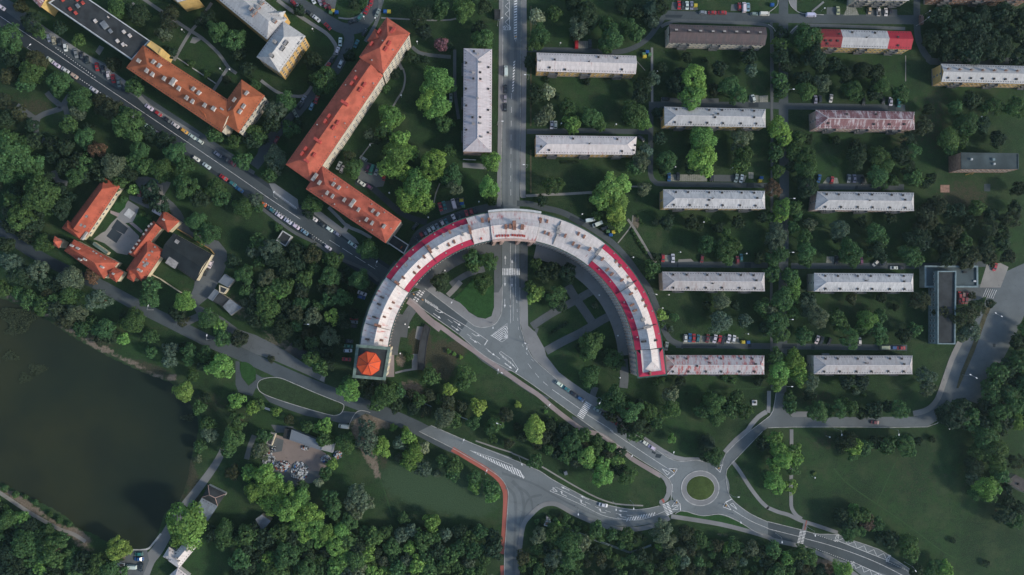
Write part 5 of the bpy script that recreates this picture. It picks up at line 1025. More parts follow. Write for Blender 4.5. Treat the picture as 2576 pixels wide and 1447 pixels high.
P8 = lambda r, z: [(oc.x+r*math.cos(rot+PI*i/4), oc.y+r*math.sin(rot+PI*i/4), z) for i in range(8)]
a, b = P8(4.9, HT-.5), P8(4.9, 33.0)
for i in range(8): m.poly([a[i], a[(i+1) % 8], b[(i+1) % 8], b[i]])
m.build('lantern', 'cream', tower)
m = MB(); a, b = P8(5.7, 32.7), P8(5.7, 33.0)
for i in range(8): m.poly([a[i], a[(i+1) % 8], b[(i+1) % 8], b[i]]); m.poly([b[i], b[(i+1) % 8], (oc.x, oc.y, 36.4)])
m.poly(a[::-1]); cap = m.build('lantern_roof', 'cone', tower, uv=True)
m = MB()
for i in range(8): m.tube(b[i], (oc.x, oc.y, 36.45), .10, n=4); m.tube(b[i], b[(i+1) % 8], .14, n=4)
o = m.build('ridge_cap', 'roof_dkred'); o.parent = cap; o.location = -tower.location
for i in range(8):
    a_ = rot+PI*(i+.5)/4; m = MB(); m.box((oc.x+4.56*math.cos(a_), oc.y+4.56*math.sin(a_)), .12, 1.6, HT+1.2, HT+3.8, a_); m.build('window', 'glass', tower)
# ---- square end block of the eastern arm
eq = [G(*p, HC) for p in MP('1597,878.5 1670,873 1678.5,944.5 1604,952.5')]; R_ = Roof(None, HC, 3.4, (0, 0), [eq[0], eq[3], eq[2], eq[1]])
endb = empty('end_block', tuple((sum(eq, Vector())/4).to_2d())+(0,)); tag(endb, 'square end block with crimson bordered hipped pale roof and green gutter', 'apartment block')
w = inset(eq, .8); m = MB(); wallring(m, w, 0, HC-.3); m.build('wall', 'facade', endb)
m = MB(); o1, o2 = eq, inset(eq, .7)
for i in range(4):
    a, b, c, d = o1[i], o1[(i+1) % 4], o2[(i+1) % 4], o2[i]; m.poly([(a.x, a.y, HC-.6), (b.x, b.y, HC-.6), (b.x, b.y, HC), (a.x, a.y, HC)]); m.poly([(a.x, a.y, HC), (b.x, b.y, HC), (c.x, c.y, HC), (d.x, d.y, HC)])
m.poly([(p.x, p.y, HC-.6) for p in eq]); m.build('gutter', 'verdigris_dark', endb)
b1, b2 = inset(eq, .7), inset(eq, 2.6); m = MB()
for i in range(1, 4):
    a, b, c, d = b1[i], b1[(i+1) % 4], b2[(i+1) % 4], b2[i]; m.poly([(a.x, a.y, HC), (b.x, b.y, HC), (c.x, c.y, HC+.8), (d.x, d.y, HC+.8)])
m.build('roof', 'roof_crimson', endb, uv=True)
b3 = [b2[0]+(b1[0]-b1[3]).normalized()*1.9, b2[1]+(b1[1]-b1[2]).normalized()*1.9, b2[2], b2[3]]
add_roof(endb, Roof(None, HC+.8, 2.6, (0, 5.2), [b3[1], b3[2], b3[3], b3[0]]), 'roof_white', ridge='ridge_white', gutter=False)
windows(endb, w[2], w[3], 1, 6, 3.0, 2.6, 'win_arch', margin=1.5, cap=40); windows(endb, w[3], w[0], 1, 6, 3.0, 2.4, 'win_arch', margin=1.5, cap=45)
m = MB(); p = G(*T(2,2,1393,862), HC+2); m.box(p, .8, 2.0, HC, HC+2.4, 0); m.build('chimney', 'chim_brick', endb)
TREEDATA = '''
TD[0,0]="300 200 130 d;370 300 70 g;100 400 140 g;60 520 90 d;330 600 120 o;300 720 120 g;250 830 90 g;580 830 120 g;130 600 90 d;60 760 80 o;790 400 65 g;590 270 70 d;1130 640 75 o;1340 860 95 g;800 1000 115 g;770 1110 90 s;680 1250 90 g;830 1380 110 g;1010 1030 100 o;1120 1110 110 o;1300 1250 170 g;1210 1130 90 g;1450 1310 115 d;1640 1400 90 d;60 1400 110 g;250 1440 80 g;1180 80 110 g;1370 130 115 d;1690 200 115 o;1650 340 90 s;1720 120 80 o;2080 200 110 d;2200 330 110 g;2350 400 120 g;2400 530 80 d;1720 520 55 d;2150 1350 85 g;2490 690 80 d;2560 850 60 g;2560 1330 90 g;2280 800 50 o;1920 640 40 g;2080 745 40 g;880 1290 60 d;20 1000 80 o;120 700 60 o;2530 1420 80 d;2350 1420 70 g;200 60 70 o"
TD[1,0]="430 100 60 d;690 790 135 g;640 880 85 g;560 790 60 d;940 560 65 d;1650 150 120 d;1690 300 85 c;1860 80 90 g;1840 150 60 g;2090 80 115 g;2060 160 60 g;2300 60 80 d;2290 390 120 g;2250 280 90 d;1860 440 75 p;1820 790 150 b;1910 850 95 b;1720 1030 110 b;1830 1050 140 b;1740 900 95 b;1890 1240 90 g;1340 1140 110 b;1410 1190 75 b;1290 1310 105 g;1330 1240 80 b;1450 1400 95 b;1130 1350 60 s;1310 890 45 g;1550 560 60 d;1620 600 45 d;1390 740 60 d;290 1030 110 g;190 1130 120 s;340 1290 90 g;150 1250 90 d;420 1230 60 d;20 1380 80 g;560 600 95 d;620 690 70 d;60 1400 60 d;1080 20 50 g;980 40 55 d;1220 1400 55 d;1700 600 45 d;1950 470 50 d"
TD[2,0]="250 150 85 v;430 120 85 g;280 350 110 g;240 430 85 g;620 30 100 d;750 120 125 d;690 260 125 s;640 340 75 o;800 210 80 d;960 230 90 g;1000 380 140 g;1200 250 110 g;1250 320 95 g;950 470 75 g;1380 90 130 c;1500 60 90 d;1420 210 80 s;1250 110 80 d;1100 60 70 d;180 620 65 d;250 950 95 d;370 920 75 v;360 1130 90 s;290 1200 80 s;570 1060 100 g;610 1240 95 b;800 1160 110 g;880 1250 75 g;760 820 42 d;360 805 32 d;1330 860 120 d;1290 960 90 d;1240 1130 140 g;1310 1190 115 b;1430 790 75 s;1510 680 60 d;1760 570 60 d;1840 780 145 b;1880 890 110 b;1810 980 130 b;1660 840 110 d;1700 730 75 d;2090 680 85 d;2190 860 110 g;2280 950 115 g;2050 900 70 o;2400 560 85 d;2410 700 75 s;1930 1390 150 b;1930 1300 75 b;2320 1380 110 s;1490 1390 75 d;1470 1130 60 d;1940 600 32 d;450 960 40 d"
TD[3,0]="410 370 145 g;400 470 80 g;140 340 80 d;150 440 95 g;130 560 90 d;190 660 70 d;120 800 90 g;140 900 90 g;270 600 80 d;460 560 130 d;520 640 90 d;680 640 80 d;390 910 105 g;360 790 90 d;560 830 110 s;850 900 115 g;920 960 60 g;800 730 90 d;960 700 100 d;1090 730 110 d;1150 850 110 g;1090 920 90 d;1350 930 95 g;2180 130 110 d;2320 130 90 d;2480 150 80 d;1830 290 120 d;1820 430 110 d;1690 330 75 d;2100 400 150 d;2000 330 80 d;2200 510 110 d;2400 450 120 d;1620 1100 60 d;1890 1080 80 g;2070 1000 95 d;2200 1060 75 g;2320 1050 105 g;2500 1080 110 g;2020 1240 125 g;2180 1240 95 d;1830 1390 110 g;1960 1410 80 g;2340 1390 90 d;1590 1260 95 o;1420 1400 105 d;110 1280 110 b;170 1380 90 b;310 1390 80 g;410 1390 60 d;700 1410 50 d;640 1405 32 g;900 1430 45 d;1930 520 90 d"
TD[0,1]="150 130 180 g;260 240 125 g;60 300 110 g;380 490 185 g;430 590 110 g;110 560 95 g;190 750 135 g;100 810 95 d;330 810 95 d;600 640 110 d;430 1000 100 g;960 60 110 w;740 330 105 g;860 200 90 g;1000 240 95 d;1130 210 120 s;1230 270 90 d;1400 60 110 g;1340 170 90 g;1450 220 95 g;1600 250 115 g;1760 90 110 g;1850 200 95 g;1880 430 115 g;1970 480 75 g;2150 440 115 g;2220 540 90 g;2010 550 95 d;2440 640 100 g;2560 560 80 s;2440 170 90 g;1960 780 100 g;2100 890 105 g;2010 930 75 g;2540 1080 80 s;2460 1310 100 g;2330 1180 75 d;1340 460 55 y;1470 570 45 o;720 540 50 d;60 1020 80 d;90 1200 120 s;200 1330 115 d;380 1290 115 s;700 1350 120 s;920 1330 75 w;440 1390 95 d;600 1420 80 d;1510 1430 90 g;1240 560 40 g;1430 700 35 g;1500 740 32 g"
TD[1,1]="190 130 110 s;200 230 80 s;140 310 80 g;570 590 110 g;530 700 60 d;980 250 100 g;930 120 55 o;1420 110 145 b;1510 70 100 b;1330 230 105 b;1470 270 95 b;1790 180 145 b;1740 290 100 b;1610 410 150 b;1660 590 130 b;1510 570 115 b;1970 320 125 g;1990 430 105 s;1940 60 70 g;2370 170 110 b;2340 450 110 b;2360 550 75 g;1130 1060 110 g;130 1060 140 s;200 1160 100 d;400 1200 85 d;310 1230 95 d;110 1350 105 s;480 1350 90 g;770 1170 95 g;740 1330 110 g;1040 1370 100 g;210 1430 90 g;20 640 55 g;220 840 45 g;2180 1150 90 g;2190 1230 75 g;2350 1170 110 g;1850 1390 95 d;2280 1400 100 g;900 1290 55 d"
TD[2,1]="1310 160 115 s;1250 230 85 g;1350 80 90 s;1560 170 110 g;1530 260 65 d;1930 150 150 b;1900 60 85 b;1990 100 85 b;1800 240 70 d;2340 110 105 g;2320 190 95 g;2290 50 80 s;420 420 115 g;990 450 140 y;1110 410 110 y;900 570 100 y;1080 580 115 y;990 540 95 y;1050 700 110 y;1080 790 85 y;890 470 75 y;1330 450 75 s;310 570 60 d;1450 790 40 s;1560 790 78 d;1810 790 72 d;1890 830 50 d;1960 770 42 g;2280 790 75 d;2530 740 60 d;2080 840 60 d;2160 890 50 g;1970 1010 110 g;2140 1070 115 g;2230 1020 85 g;2180 1160 65 g;2500 1150 65 d;1420 1260 90 g;1450 1140 45 d;240 1210 65 g;320 1290 90 d;430 1280 95 d;560 1300 105 d;180 1430 60 g;860 720 55 g;1214 870 18 g;1230 905 20 g;1250 940 18 g;1270 975 20 g;1290 1005 22 g;1312 1035 20 g;1332 1065 18 g;1350 1095 20 g;1262 730 16 g;1292 780 20 g;1312 800 15 g"
TD[3,1]="90 80 90 g;110 270 75 g;270 70 90 g;400 130 110 g;390 260 110 g;240 230 65 d;60 440 100 w;410 430 120 d;340 360 80 d;910 130 120 d;910 40 85 d;1130 110 110 g;1210 210 100 g;1130 320 115 g;1270 370 60 g;1180 420 48 g;1350 100 105 d;1450 60 100 g;1430 230 110 d;1480 330 95 g;1850 20 95 g;1650 350 65 d;1580 410 55 d;150 640 100 b;130 730 75 b;280 640 80 g;300 720 60 g;30 740 55 g;260 840 65 g;430 810 80 s;380 950 100 g;380 1080 105 g;390 1170 75 g;100 900 110 s;80 1010 105 s;120 1110 100 g;50 1160 80 g;720 860 110 s;950 780 60 d;1100 890 110 g;1150 970 90 g;1100 1070 105 d;1150 1130 70 d;830 1080 125 g;870 1170 75 g;1740 620 120 o;1640 640 90 o;1930 660 100 d;1640 790 100 o;1540 860 80 o;2120 640 90 g;2240 840 100 o;2350 880 90 d;2450 750 110 o;1480 950 115 d;1550 1010 90 c;1440 1100 115 g;1500 1170 85 g;1810 1020 90 o;1990 980 80 g;2080 1120 95 o;2200 1080 95 o;2430 1130 80 o;2540 450 80 d;2500 650 80 d;230 1330 90 g;280 1400 75 b;50 1310 90 g;1250 750 60 d;700 950 55 d"
TD[0,2]="480 40 70 o;540 120 75 g;690 70 110 g;980 130 125 s;760 240 110 s;700 190 60 s;900 380 80 g;1030 430 110 g;1100 490 80 d;1320 360 115 g;1350 270 75 g;1230 520 65 b;1500 490 80 g;1250 310 65 d;1500 110 110 g;1850 150 110 b;1780 260 85 d;1830 330 65 o;2090 320 105 g;2200 390 80 b;2240 510 90 g;2400 520 90 o;2550 60 60 v;2460 150 50 s;2560 250 85 d;1700 630 85 s;1690 740 80 s;1520 650 60 g;1900 640 80 g;1890 730 60 g;2070 680 90 g;2040 790 65 d;2230 800 125 b;1930 890 60 g;1860 1050 105 y;2000 1210 70 g;2080 1380 80 g;2370 1140 80 b;2330 1210 55 g;2540 1210 70 b;2400 1350 100 g;2060 1110 50 d;1830 600 50 d"
TD[1,2]="220 30 90 b;500 10 45 g;20 80 55 s;110 200 115 g;110 330 105 g;260 440 105 d;440 170 80 g;400 380 68 g;570 290 90 s;740 110 90 g;870 100 85 g;760 290 78 y;740 490 110 s;900 370 55 o;560 560 80 g;590 650 75 d;560 710 95 g;650 800 85 g;700 650 75 d;940 1040 120 b;920 960 75 g;1290 1090 125 g;1350 1030 80 g;1210 1180 75 g;1750 900 95 g;2110 880 110 g;2080 970 75 g;1940 1030 70 y;1930 1150 85 o;2240 1200 88 y;1640 1130 80 g;1890 1310 110 s;2520 1290 85 o;200 1250 52 b;20 1180 65 g;330 1330 55 o;690 1390 78 b;510 1400 65 g;610 1420 48 b;1100 1410 90 s;1380 1410 42 b;1500 1430 42 b;1540 700 45 g;1940 640 28 b;1995 670 24 b;2060 700 24 b;2350 1430 60 g;150 720 40 o"
TD[2,2]="250 60 88 y;200 110 55 y;440 80 115 g;480 170 85 d;180 10 55 g;840 180 40 s;800 560 130 g;760 650 100 g;1020 700 110 g;1060 770 78 g;780 880 110 g;810 960 60 g;720 620 75 d;1040 1120 130 g;1000 1190 85 g;1180 1240 120 g;1390 1260 105 g;1450 1340 85 g;1250 1380 100 d;1510 280 60 y;1505 370 45 g;1640 300 48 g;1600 420 38 s;2110 350 118 s;2080 280 65 s;2350 330 80 s;2120 140 100 s;2250 180 48 d;1970 180 48 d;2530 200 90 g;2550 400 70 d;1600 1080 90 s;1610 1220 105 g;1450 960 38 g;1510 930 38 g;1700 940 62 d;2140 910 35 g;2230 940 38 g;2030 1160 110 g;1980 1110 65 g;1920 1240 85 g;2070 1300 105 g;2200 1230 95 g;2270 1100 80 g;2340 1250 85 g;1760 1070 20 d;60 1180 38 y;240 1380 98 y;50 1400 45 o;2480 940 55 d;340 1250 22 b;375 1320 22 b;440 1330 20 b;470 1390 20 b;540 1385 24 b;650 1430 22 b"
TD[3,2]="150 120 118 g;250 60 100 b;30 220 88 s;260 250 70 g;100 350 125 g;140 460 105 g;450 190 125 s;500 310 110 s;400 110 80 d;380 480 95 g;850 110 60 o;690 300 90 g;760 380 80 g;820 510 125 g;1010 320 110 b;950 400 75 g;1110 430 100 g;1150 510 80 g;1140 290 80 g;1480 430 80 g;1380 480 85 d;1550 120 125 o;1290 200 40 d;1770 240 95 o;1150 100 60 d;2000 300 150 o;2050 430 105 s;2110 200 105 o;1960 480 75 s;2250 160 50 d;2060 80 45 o;100 700 90 g;270 730 105 b;320 830 90 b;130 850 118 b;100 940 100 b;330 910 85 b;210 830 70 b;450 950 108 s;430 1070 68 d;220 1110 68 g;230 1200 78 g;500 1250 115 g;600 1240 80 g;700 1230 105 g;840 1230 105 g;770 1160 60 g;950 1270 65 d;1080 1240 95 d;1330 1240 118 g;1200 1200 70 d;1600 900 115 s;1620 1010 95 s;800 950 80 c;960 950 82 c;970 1080 30 g;890 1050 40 s;1880 1300 150 d;1960 1360 85 d;1780 1280 85 d;2330 960 85 d;2250 1100 105 g;2420 1060 105 g;2350 1250 125 g;2480 1180 115 g;2500 1350 105 b;2280 1390 105 g;2540 550 88 d;2450 800 105 d;2540 950 105 d"
TD[0,3]="2090 30 98 s;2350 70 110 g;2290 190 85 g;2000 150 68 g;1990 280 45 s;1870 940 205 b;1790 1030 95 b;1770 1130 55 b;1180 1190 120 y;1140 1250 75 g;60 900 115 g;20 800 60 g;260 980 105 d;420 1060 115 g;570 1110 95 g;560 1200 155 g;430 1280 100 g;720 1310 105 g;250 1130 145 g;100 1200 125 d;200 1340 125 d;60 1060 85 d;950 1350 115 g;1080 1400 105 g;1220 1420 65 g;2500 420 90 b;2550 600 105 b;2330 420 75 o;2250 1000 105 g;2450 1110 65 y;2540 1000 78 d;590 890 38 g;500 835 30 g;350 715 32 g;150 640 38 g;40 580 38 g;690 940 30 g;250 660 28 g"
TD[1,3]="60 60 80 g;40 200 95 s;80 430 118 b;195 510 90 b;170 590 108 b;60 580 105 b;300 630 105 b;450 650 78 b;150 730 125 b;310 770 135 b;430 690 105 b;460 560 65 g;530 840 125 b;430 920 100 b;600 980 108 b;690 1010 100 b;650 1090 90 b;500 1030 90 b;850 1000 98 b;800 1160 108 b;870 1220 80 b;300 1250 125 g;350 1190 80 g;110 1290 80 b;60 1360 75 g;520 1370 105 g;430 1430 75 g;850 1330 108 b;1000 1300 118 g;1110 1240 95 b;730 670 85 g;770 780 105 g;930 920 98 g;1010 640 115 s;1090 720 95 s;950 730 85 s;1000 840 78 s;630 520 48 v;700 420 68 g;765 335 60 b;900 120 108 g;680 80 85 g;1110 80 135 s;1150 190 75 s;1250 160 108 b;1440 120 68 s;1520 60 78 b;1590 230 100 b;1550 320 85 b;1690 170 62 v;1690 390 88 s;1820 430 42 s;1430 270 45 s;2000 345 88 g;1985 440 75 g;1880 300 70 g;2200 470 78 g;2200 560 70 b;2370 590 92 g;2370 660 70 b;1480 880 60 g;1770 920 88 b;1700 1010 55 o;1580 110 55 b"
TD[2,3]="240 310 80 g;600 110 118 g;640 210 85 g;500 60 65 d;380 190 65 g;240 20 115 y;750 270 108 y;920 330 88 b;900 450 105 b;1000 170 60 b;1060 310 78 y;1160 440 105 g;1250 30 88 g;1610 80 48 b;1980 120 115 c;2040 260 105 g;1960 230 85 d;280 1060 98 s;420 1050 108 g;580 1140 125 g;640 1220 100 g;710 1120 95 s;430 1290 105 s;560 1300 100 g;860 1000 88 g;1010 1040 70 g;1160 1050 78 g;1530 1020 130 s;1570 1110 80 s;1490 1165 48 b;1750 1020 88 o;1870 1050 58 g;2000 1150 58 g;2180 1170 58 b;1700 1230 68 s;2420 1190 88 s;2540 130 75 d;2560 440 55 g"
TD[3,3]="80 90 90 b;120 190 108 b;150 290 105 b;80 340 75 b;270 200 78 b;290 290 75 b;260 385 68 g;60 500 105 b;110 570 80 b;240 560 75 b;800 90 105 d;880 160 90 b;870 245 60 g;980 170 95 g;740 150 65 d;1100 110 78 d;1210 150 98 g;1390 130 105 g;1430 200 70 g;1520 100 48 d;1660 80 42 d;880 870 108 g;820 930 95 d;880 800 70 b;970 850 88 g;1010 930 88 w;1110 940 78 g;830 1020 105 g;740 850 85 d;930 1000 70 g;1240 1090 98 d;1400 1130 105 g;1460 1230 98 g;1130 1060 68 d;1700 1360 75 g;1800 1400 88 b;1630 1420 70 g;1500 1400 75 d;1870 1103 34 d;2205 1335 40 d;2200 60 135 g;2300 200 145 g;2160 200 120 g;2100 360 110 d;2310 340 105 g;2350 440 95 g;2080 470 85 s;2200 560 125 b;2290 570 78 b;2100 620 75 g;2250 660 75 g;2510 300 100 o;2420 600 75 d;2440 700 75 d;2400 840 115 d;2480 900 88 g;2540 780 78 d;60 1200 88 g;200 1290 75 b;110 1430 98 g;330 1230 85 g;430 1280 105 g;760 1400 108 b;620 1390 55 w"
'''
CARDATA = '''
CARS=[
(0,0,"in the bays of the upper diagonal street","10 70 35 w;490 380 75 gy;540 405 80 be H;600 425 80 k;658 475 82 w;765 535 80 gy;820 560 80 k;875 600 80 k;975 670 80 r;1035 700 80 k;1090 755 80 w;1138 790 80 r;1195 830 80 gy"),
(0,0,"by the park kerb of the diagonal street","500 600 35 w;565 650 35 w;655 705 35 w;745 762 35 be H;942 903 35 w;1100 1000 35 gy;1240 1095 35 k;1320 1152 35 gy;1500 1282 35 w;1580 1338 35 w;1680 1395 35 w"),
(0,0,"parallel parked below the L shaped orange roof","1500 1080 35 w;1592 1142 35 r;1690 1210 35 k;1762 1257 35 w;1855 1318 35 ye;1935 1372 35 w;2010 1420 35 w H"),
(1,0,"along the northern side street by the grey block","380 30 50 r;430 68 45 gy;470 95 45 k;545 140 40 k;605 185 40 w;720 265 45 r;640 15 60 gy;570 -3 60 w"),
(1,0,"in the bays beside the recycling bins at the top","690 40 60 dr;740 75 60 dr"),
(1,0,"round the corner beyond the orange square head","1160 20 105 r;1115 100 115 r;1045 175 125 te;970 215 160 k;1225 130 115 gy;1090 325 120 k;1010 440 115 te"),
(1,0,"between the grey and orange blocks","848 420 92 w;820 510 108 w;770 590 115 k;720 670 115 r;850 645 115 w;475 1000 120 gy;610 1000 110 r;560 1070 115 lb;450 1060 120 k;395 1145 60 gy;205 1410 115 dr"),
(1,0,"beside the pinkish upright row","2515 715 90 w V;2510 893 90 k;2507 990 90 gy;2508 1080 90 k;1960 985 90 gy"),
(2,0,"in the small bay north of the upper central-street row","648 440 90 r V;785 440 90 k"),
(2,0,"in the pocket above the brown roof","1682 50 90 r;1720 55 90 k;1762 55 90 w;1808 55 90 gy;2290 65 90 r;2335 75 90 w V;2375 70 90 lb"),
(2,0,"at the kerb above the brown roof","1920 125 0 gy;2015 127 0 r;2115 127 0 r;2440 140 0 gy;2540 140 0 w V"),
(2,0,"near the lower central-street row","400 1255 90 w;438 1255 90 w;1300 1390 40 k"),(2,0,"on the lane above the grey row","1545 995 0 k;2430 990 75 w"),
(3,0,"on the street above the tricolour roof","432 152 0 w V;705 105 90 be;1023 105 90 be;1112 112 90 w P;1187 120 90 w;1230 115 90 k;1540 200 92 br V"),
(3,0,"in the bays above the mottled red roof","480 1000 90 gy;525 995 90 k;635 990 98 w;962 1015 90 k;1160 1010 90 k;1235 1020 90 w;1318 1035 90 te"),
(0,1,"on the diagonal street beyond the manor trees","2190 105 35 gy;2270 150 35 k;2335 195 35 dr;1975 150 35 w;2078 222 35 w;2250 340 35 r;2340 400 35 te;2410 460 35 bl"),
(0,1,"in the manor forecourt","1415 490 115 dr;1545 560 110 k;1585 690 30 w V;1580 375 0 bl H"),(0,1,"behind the black hall","2118 1215 115 w;2065 1290 115 k"),
(1,1,"along the lower kerb near the black kiosk","65 600 35 or;150 660 35 te;230 720 35 w;322 780 35 w;402 832 35 w;490 890 35 lb;560 935 35 k;725 1045 35 w"),
(1,1,"below the lower orange wing","580 752 35 w;665 815 35 k;738 858 35 w;815 905 35 gy H;968 1010 35 w;1020 1050 35 w"),
(1,1,"in the court behind the long orange wing","835 220 115 w;868 255 115 w H;1125 245 110 pu;1165 260 110 gr V;1215 275 110 gy;1288 330 100 r H;1080 150 30 gy H"),
(1,1,"on the access lane behind the lower orange wing","1060 395 35 w;1135 430 35 pu"),
(1,1,"in the fenced parking pocket north of the arch","1855 635 75 r;1895 620 75 te;1990 605 75 w V;2030 590 75 k"),
(1,1,"along the outer north-west arch curve","1625 975 60 k H;1670 925 60 r H;1712 910 60 gy H;1748 880 60 w H;1788 858 60 w H;1828 838 60 gy H;1880 808 62 w H;1918 790 62 te H;1992 750 65 w;2050 735 68 k H;2120 705 75 r H;2168 695 75 r H;2205 685 75 k H;1600 830 -50 k"),
(2,1,"beside the arch under the yellow-green trees","787 768 -8 w V;860 808 -22 w V;930 850 -20 k"),
(2,1,"above the yellow-ended row","1580 335 90 bl;1672 330 90 k;2010 338 95 k;2258 345 105 gy;2310 350 105 w"),
(2,1,"above the fourth grey row","1520 1150 90 r;1620 1152 90 w;1912 1157 95 dr H;2308 1145 90 te;2270 1170 90 dr H"),
(3,1,"in the bays above the eastern third row","515 350 105 bl;645 365 105 r;815 350 95 gy;870 350 90 gy;955 370 90 k H"),
(3,1,"above the eastern fourth row","690 1170 90 k;940 1178 90 pu H;1085 1200 -45 w H;1160 1205 -15 k;1270 1248 0 w;1335 1248 0 k"),(3,1,"at the north end of the big car park","2285 1240 110 r"),
(1,2,"west of the tower and arch arm","1068 58 20 w;1060 97 15 bl;985 308 5 r H;985 347 5 gy H;975 387 5 k H;930 540 5 k;930 590 5 gr;925 635 0 w;910 722 5 r"),
(1,2,"on the lay-by lane south of the lens shaped lawn","885 1397 8 w V"),
(2,2,"parked on the diagonal road before the crosswalk","475 970 35 w;540 1015 35 te;620 1070 35 k;688 1118 35 bl"),(2,2,"parked on the diagonal road after the crosswalk","860 1235 33 gy;935 1285 35 k;1000 1335 35 r;1078 1388 35 r"),
(2,2,"in the corner beside the square end block","1555 590 100 gy"),
(2,2,"in the bay above the rust streaked row","1748 510 90 w;1790 505 95 bl;1830 508 93 r;1872 512 102 te;1968 512 100 dr;2043 515 105 w;2090 520 105 r;2125 530 100 k;2182 515 105 w;2233 517 105 w"),
(3,2,"above the eastern bottom row","497 525 110 w;540 535 110 k;620 540 110 k;922 540 90 w H;1178 604 0 be V;1258 605 0 bl;1340 608 0 r"),(3,2,"on the bend road south of the bushes","1078 1357 5 dr"),
(3,2,"parked beside the teal-rimmed wing","1932 78 90 r H;1968 80 90 br H;2003 80 90 r H;1925 132 90 dr H;1958 128 90 r H;1995 128 90 dr H"),
(0,3,"in the pond car park","1397 1235 0 te;1400 1285 0 bl;1198 1340 10 w P;1322 1365 3 w V;1418 1370 93 k"),
(2,3,"parked near the roundabout on the diagonal road","1328 108 33 w;1408 162 30 w"),(2,3,"driving on the curved lower road","918 742 12 w"),
]
'''
# ================================================================ landmarks used in the labels
for l_ in [(1761,1227,'the roundabout'),(250,1100,'the pond'),(928,912,'the octagonal-capped tower'),(715,1150,'the scrapyard'),(300,560,'the manor court'),(440,640,'the black hall'),(1475,160,'the upper central-street row'),(1475,365,'the lower central-street row'),(1202,250,'the pinkish upright row'),(1803,92,'the brown roofed row'),(1797,296,'the grey row by the lane'),(1797,504,'the yellow-ended row'),(1795,708,'the fourth grey row'),(1800,918,'the rust streaked row'),(2180,102,'the tricolour roofed row'),(2176,304,'the mottled red roof'),(2175,508,'the eastern third row'),(2172,710,'the eastern fourth row'),(2170,918,'the eastern bottom row'),(2480,188,'the yellow gabled row'),(2490,405,'the teal roofed block'),(2380,770,'the teal-rimmed hall'),(2480,850,'the big car park'),(980,110,'the orange square head'),(850,310,'the long orange wing'),(890,520,'the lower orange wing'),(470,240,'the L shaped orange roof'),(710,110,'the pale grey head'),(260,80,'the black flat roof'),(1283,800,'the road fork'),(1285,650,'the arch gate'),(1636,910,'the square end block'),(1290,540,'the arch crown'),(1600,700,'the eastern arch arm'),(935,780,'the western arch arm'),(1465,1035,'the diagonal crosswalk'),(1240,1170,'the long hatched strip'),(1670,1275,'the double crosswalk'),(1990,1220,'the lawn path'),(2015,1350,'the small crosswalk'),(2160,1380,'the bus bay zigzags'),(1985,1040,'the lane fork'),(750,990,'the lens shaped lawn'),(620,935,'the triangular island'),(525,1265,'the grey pond shed'),(440,1400,'the white metal roofs'),(340,1400,'the pond car park'),(715,600,'the black kiosk'),(565,715,'the garage row'),(120,320,'the park paths'),(40,640,'the western lane bend'),(1375,1310,'the little pump house'),(1470,1385,'the bent pipe'),(1275,1330,'the red cycle path'),(1060,860,'the sunken ramp'),(1420,830,'the arch garden paths'),(2350,1250,'the eastern meadow'),(1110,1230,'the reed meadow'),(2280,1050,'the car park bend'),(620,1330,'the wood clearing')]: land(*l_)
# ================================================================ trees
def quads_mesh(name, V, colr, mat):
    n = len(V)//4; me = bpy.data.meshes.new(name); me.vertices.add(len(V)); me.vertices.foreach_set('co', V.astype(np.float32).ravel())
    me.loops.add(len(V)); me.loops.foreach_set('vertex_index', np.arange(len(V), dtype=np.int32)); me.polygons.add(n); me.polygons.foreach_set('loop_start', np.arange(0, len(V), 4, dtype=np.int32)); me.update(calc_edges=True)
    ca = me.color_attributes.new('Leaf', 'FLOAT_COLOR', 'POINT'); ca.data.foreach_set('color', colr.astype(np.float32).ravel()); me.materials.append(mat); return me
def leaf_cloud(Pc, Nn, size, rng):
    """one small leaf-clump quad at each point"""
    n = len(Pc); N = Nn+rng.normal(0, .42, (n, 3)); N /= np.linalg.norm(N, axis=1)[:, None]
    t = np.cross(N, rng.normal(0, 1, (n, 3))); t /= np.linalg.norm(t, axis=1)[:, None]; b = np.cross(N, t)
    s = (size*rng.uniform(.6, 1.35, n))[:, None]; k = rng.uniform(.6, 1.0, n)[:, None]
    return np.stack([Pc-t*s-b*s*k, Pc+t*s-b*s*k*.6, Pc+t*s*.8+b*s*k, Pc-t*s*.7+b*s*k], 1).reshape(-1, 3)
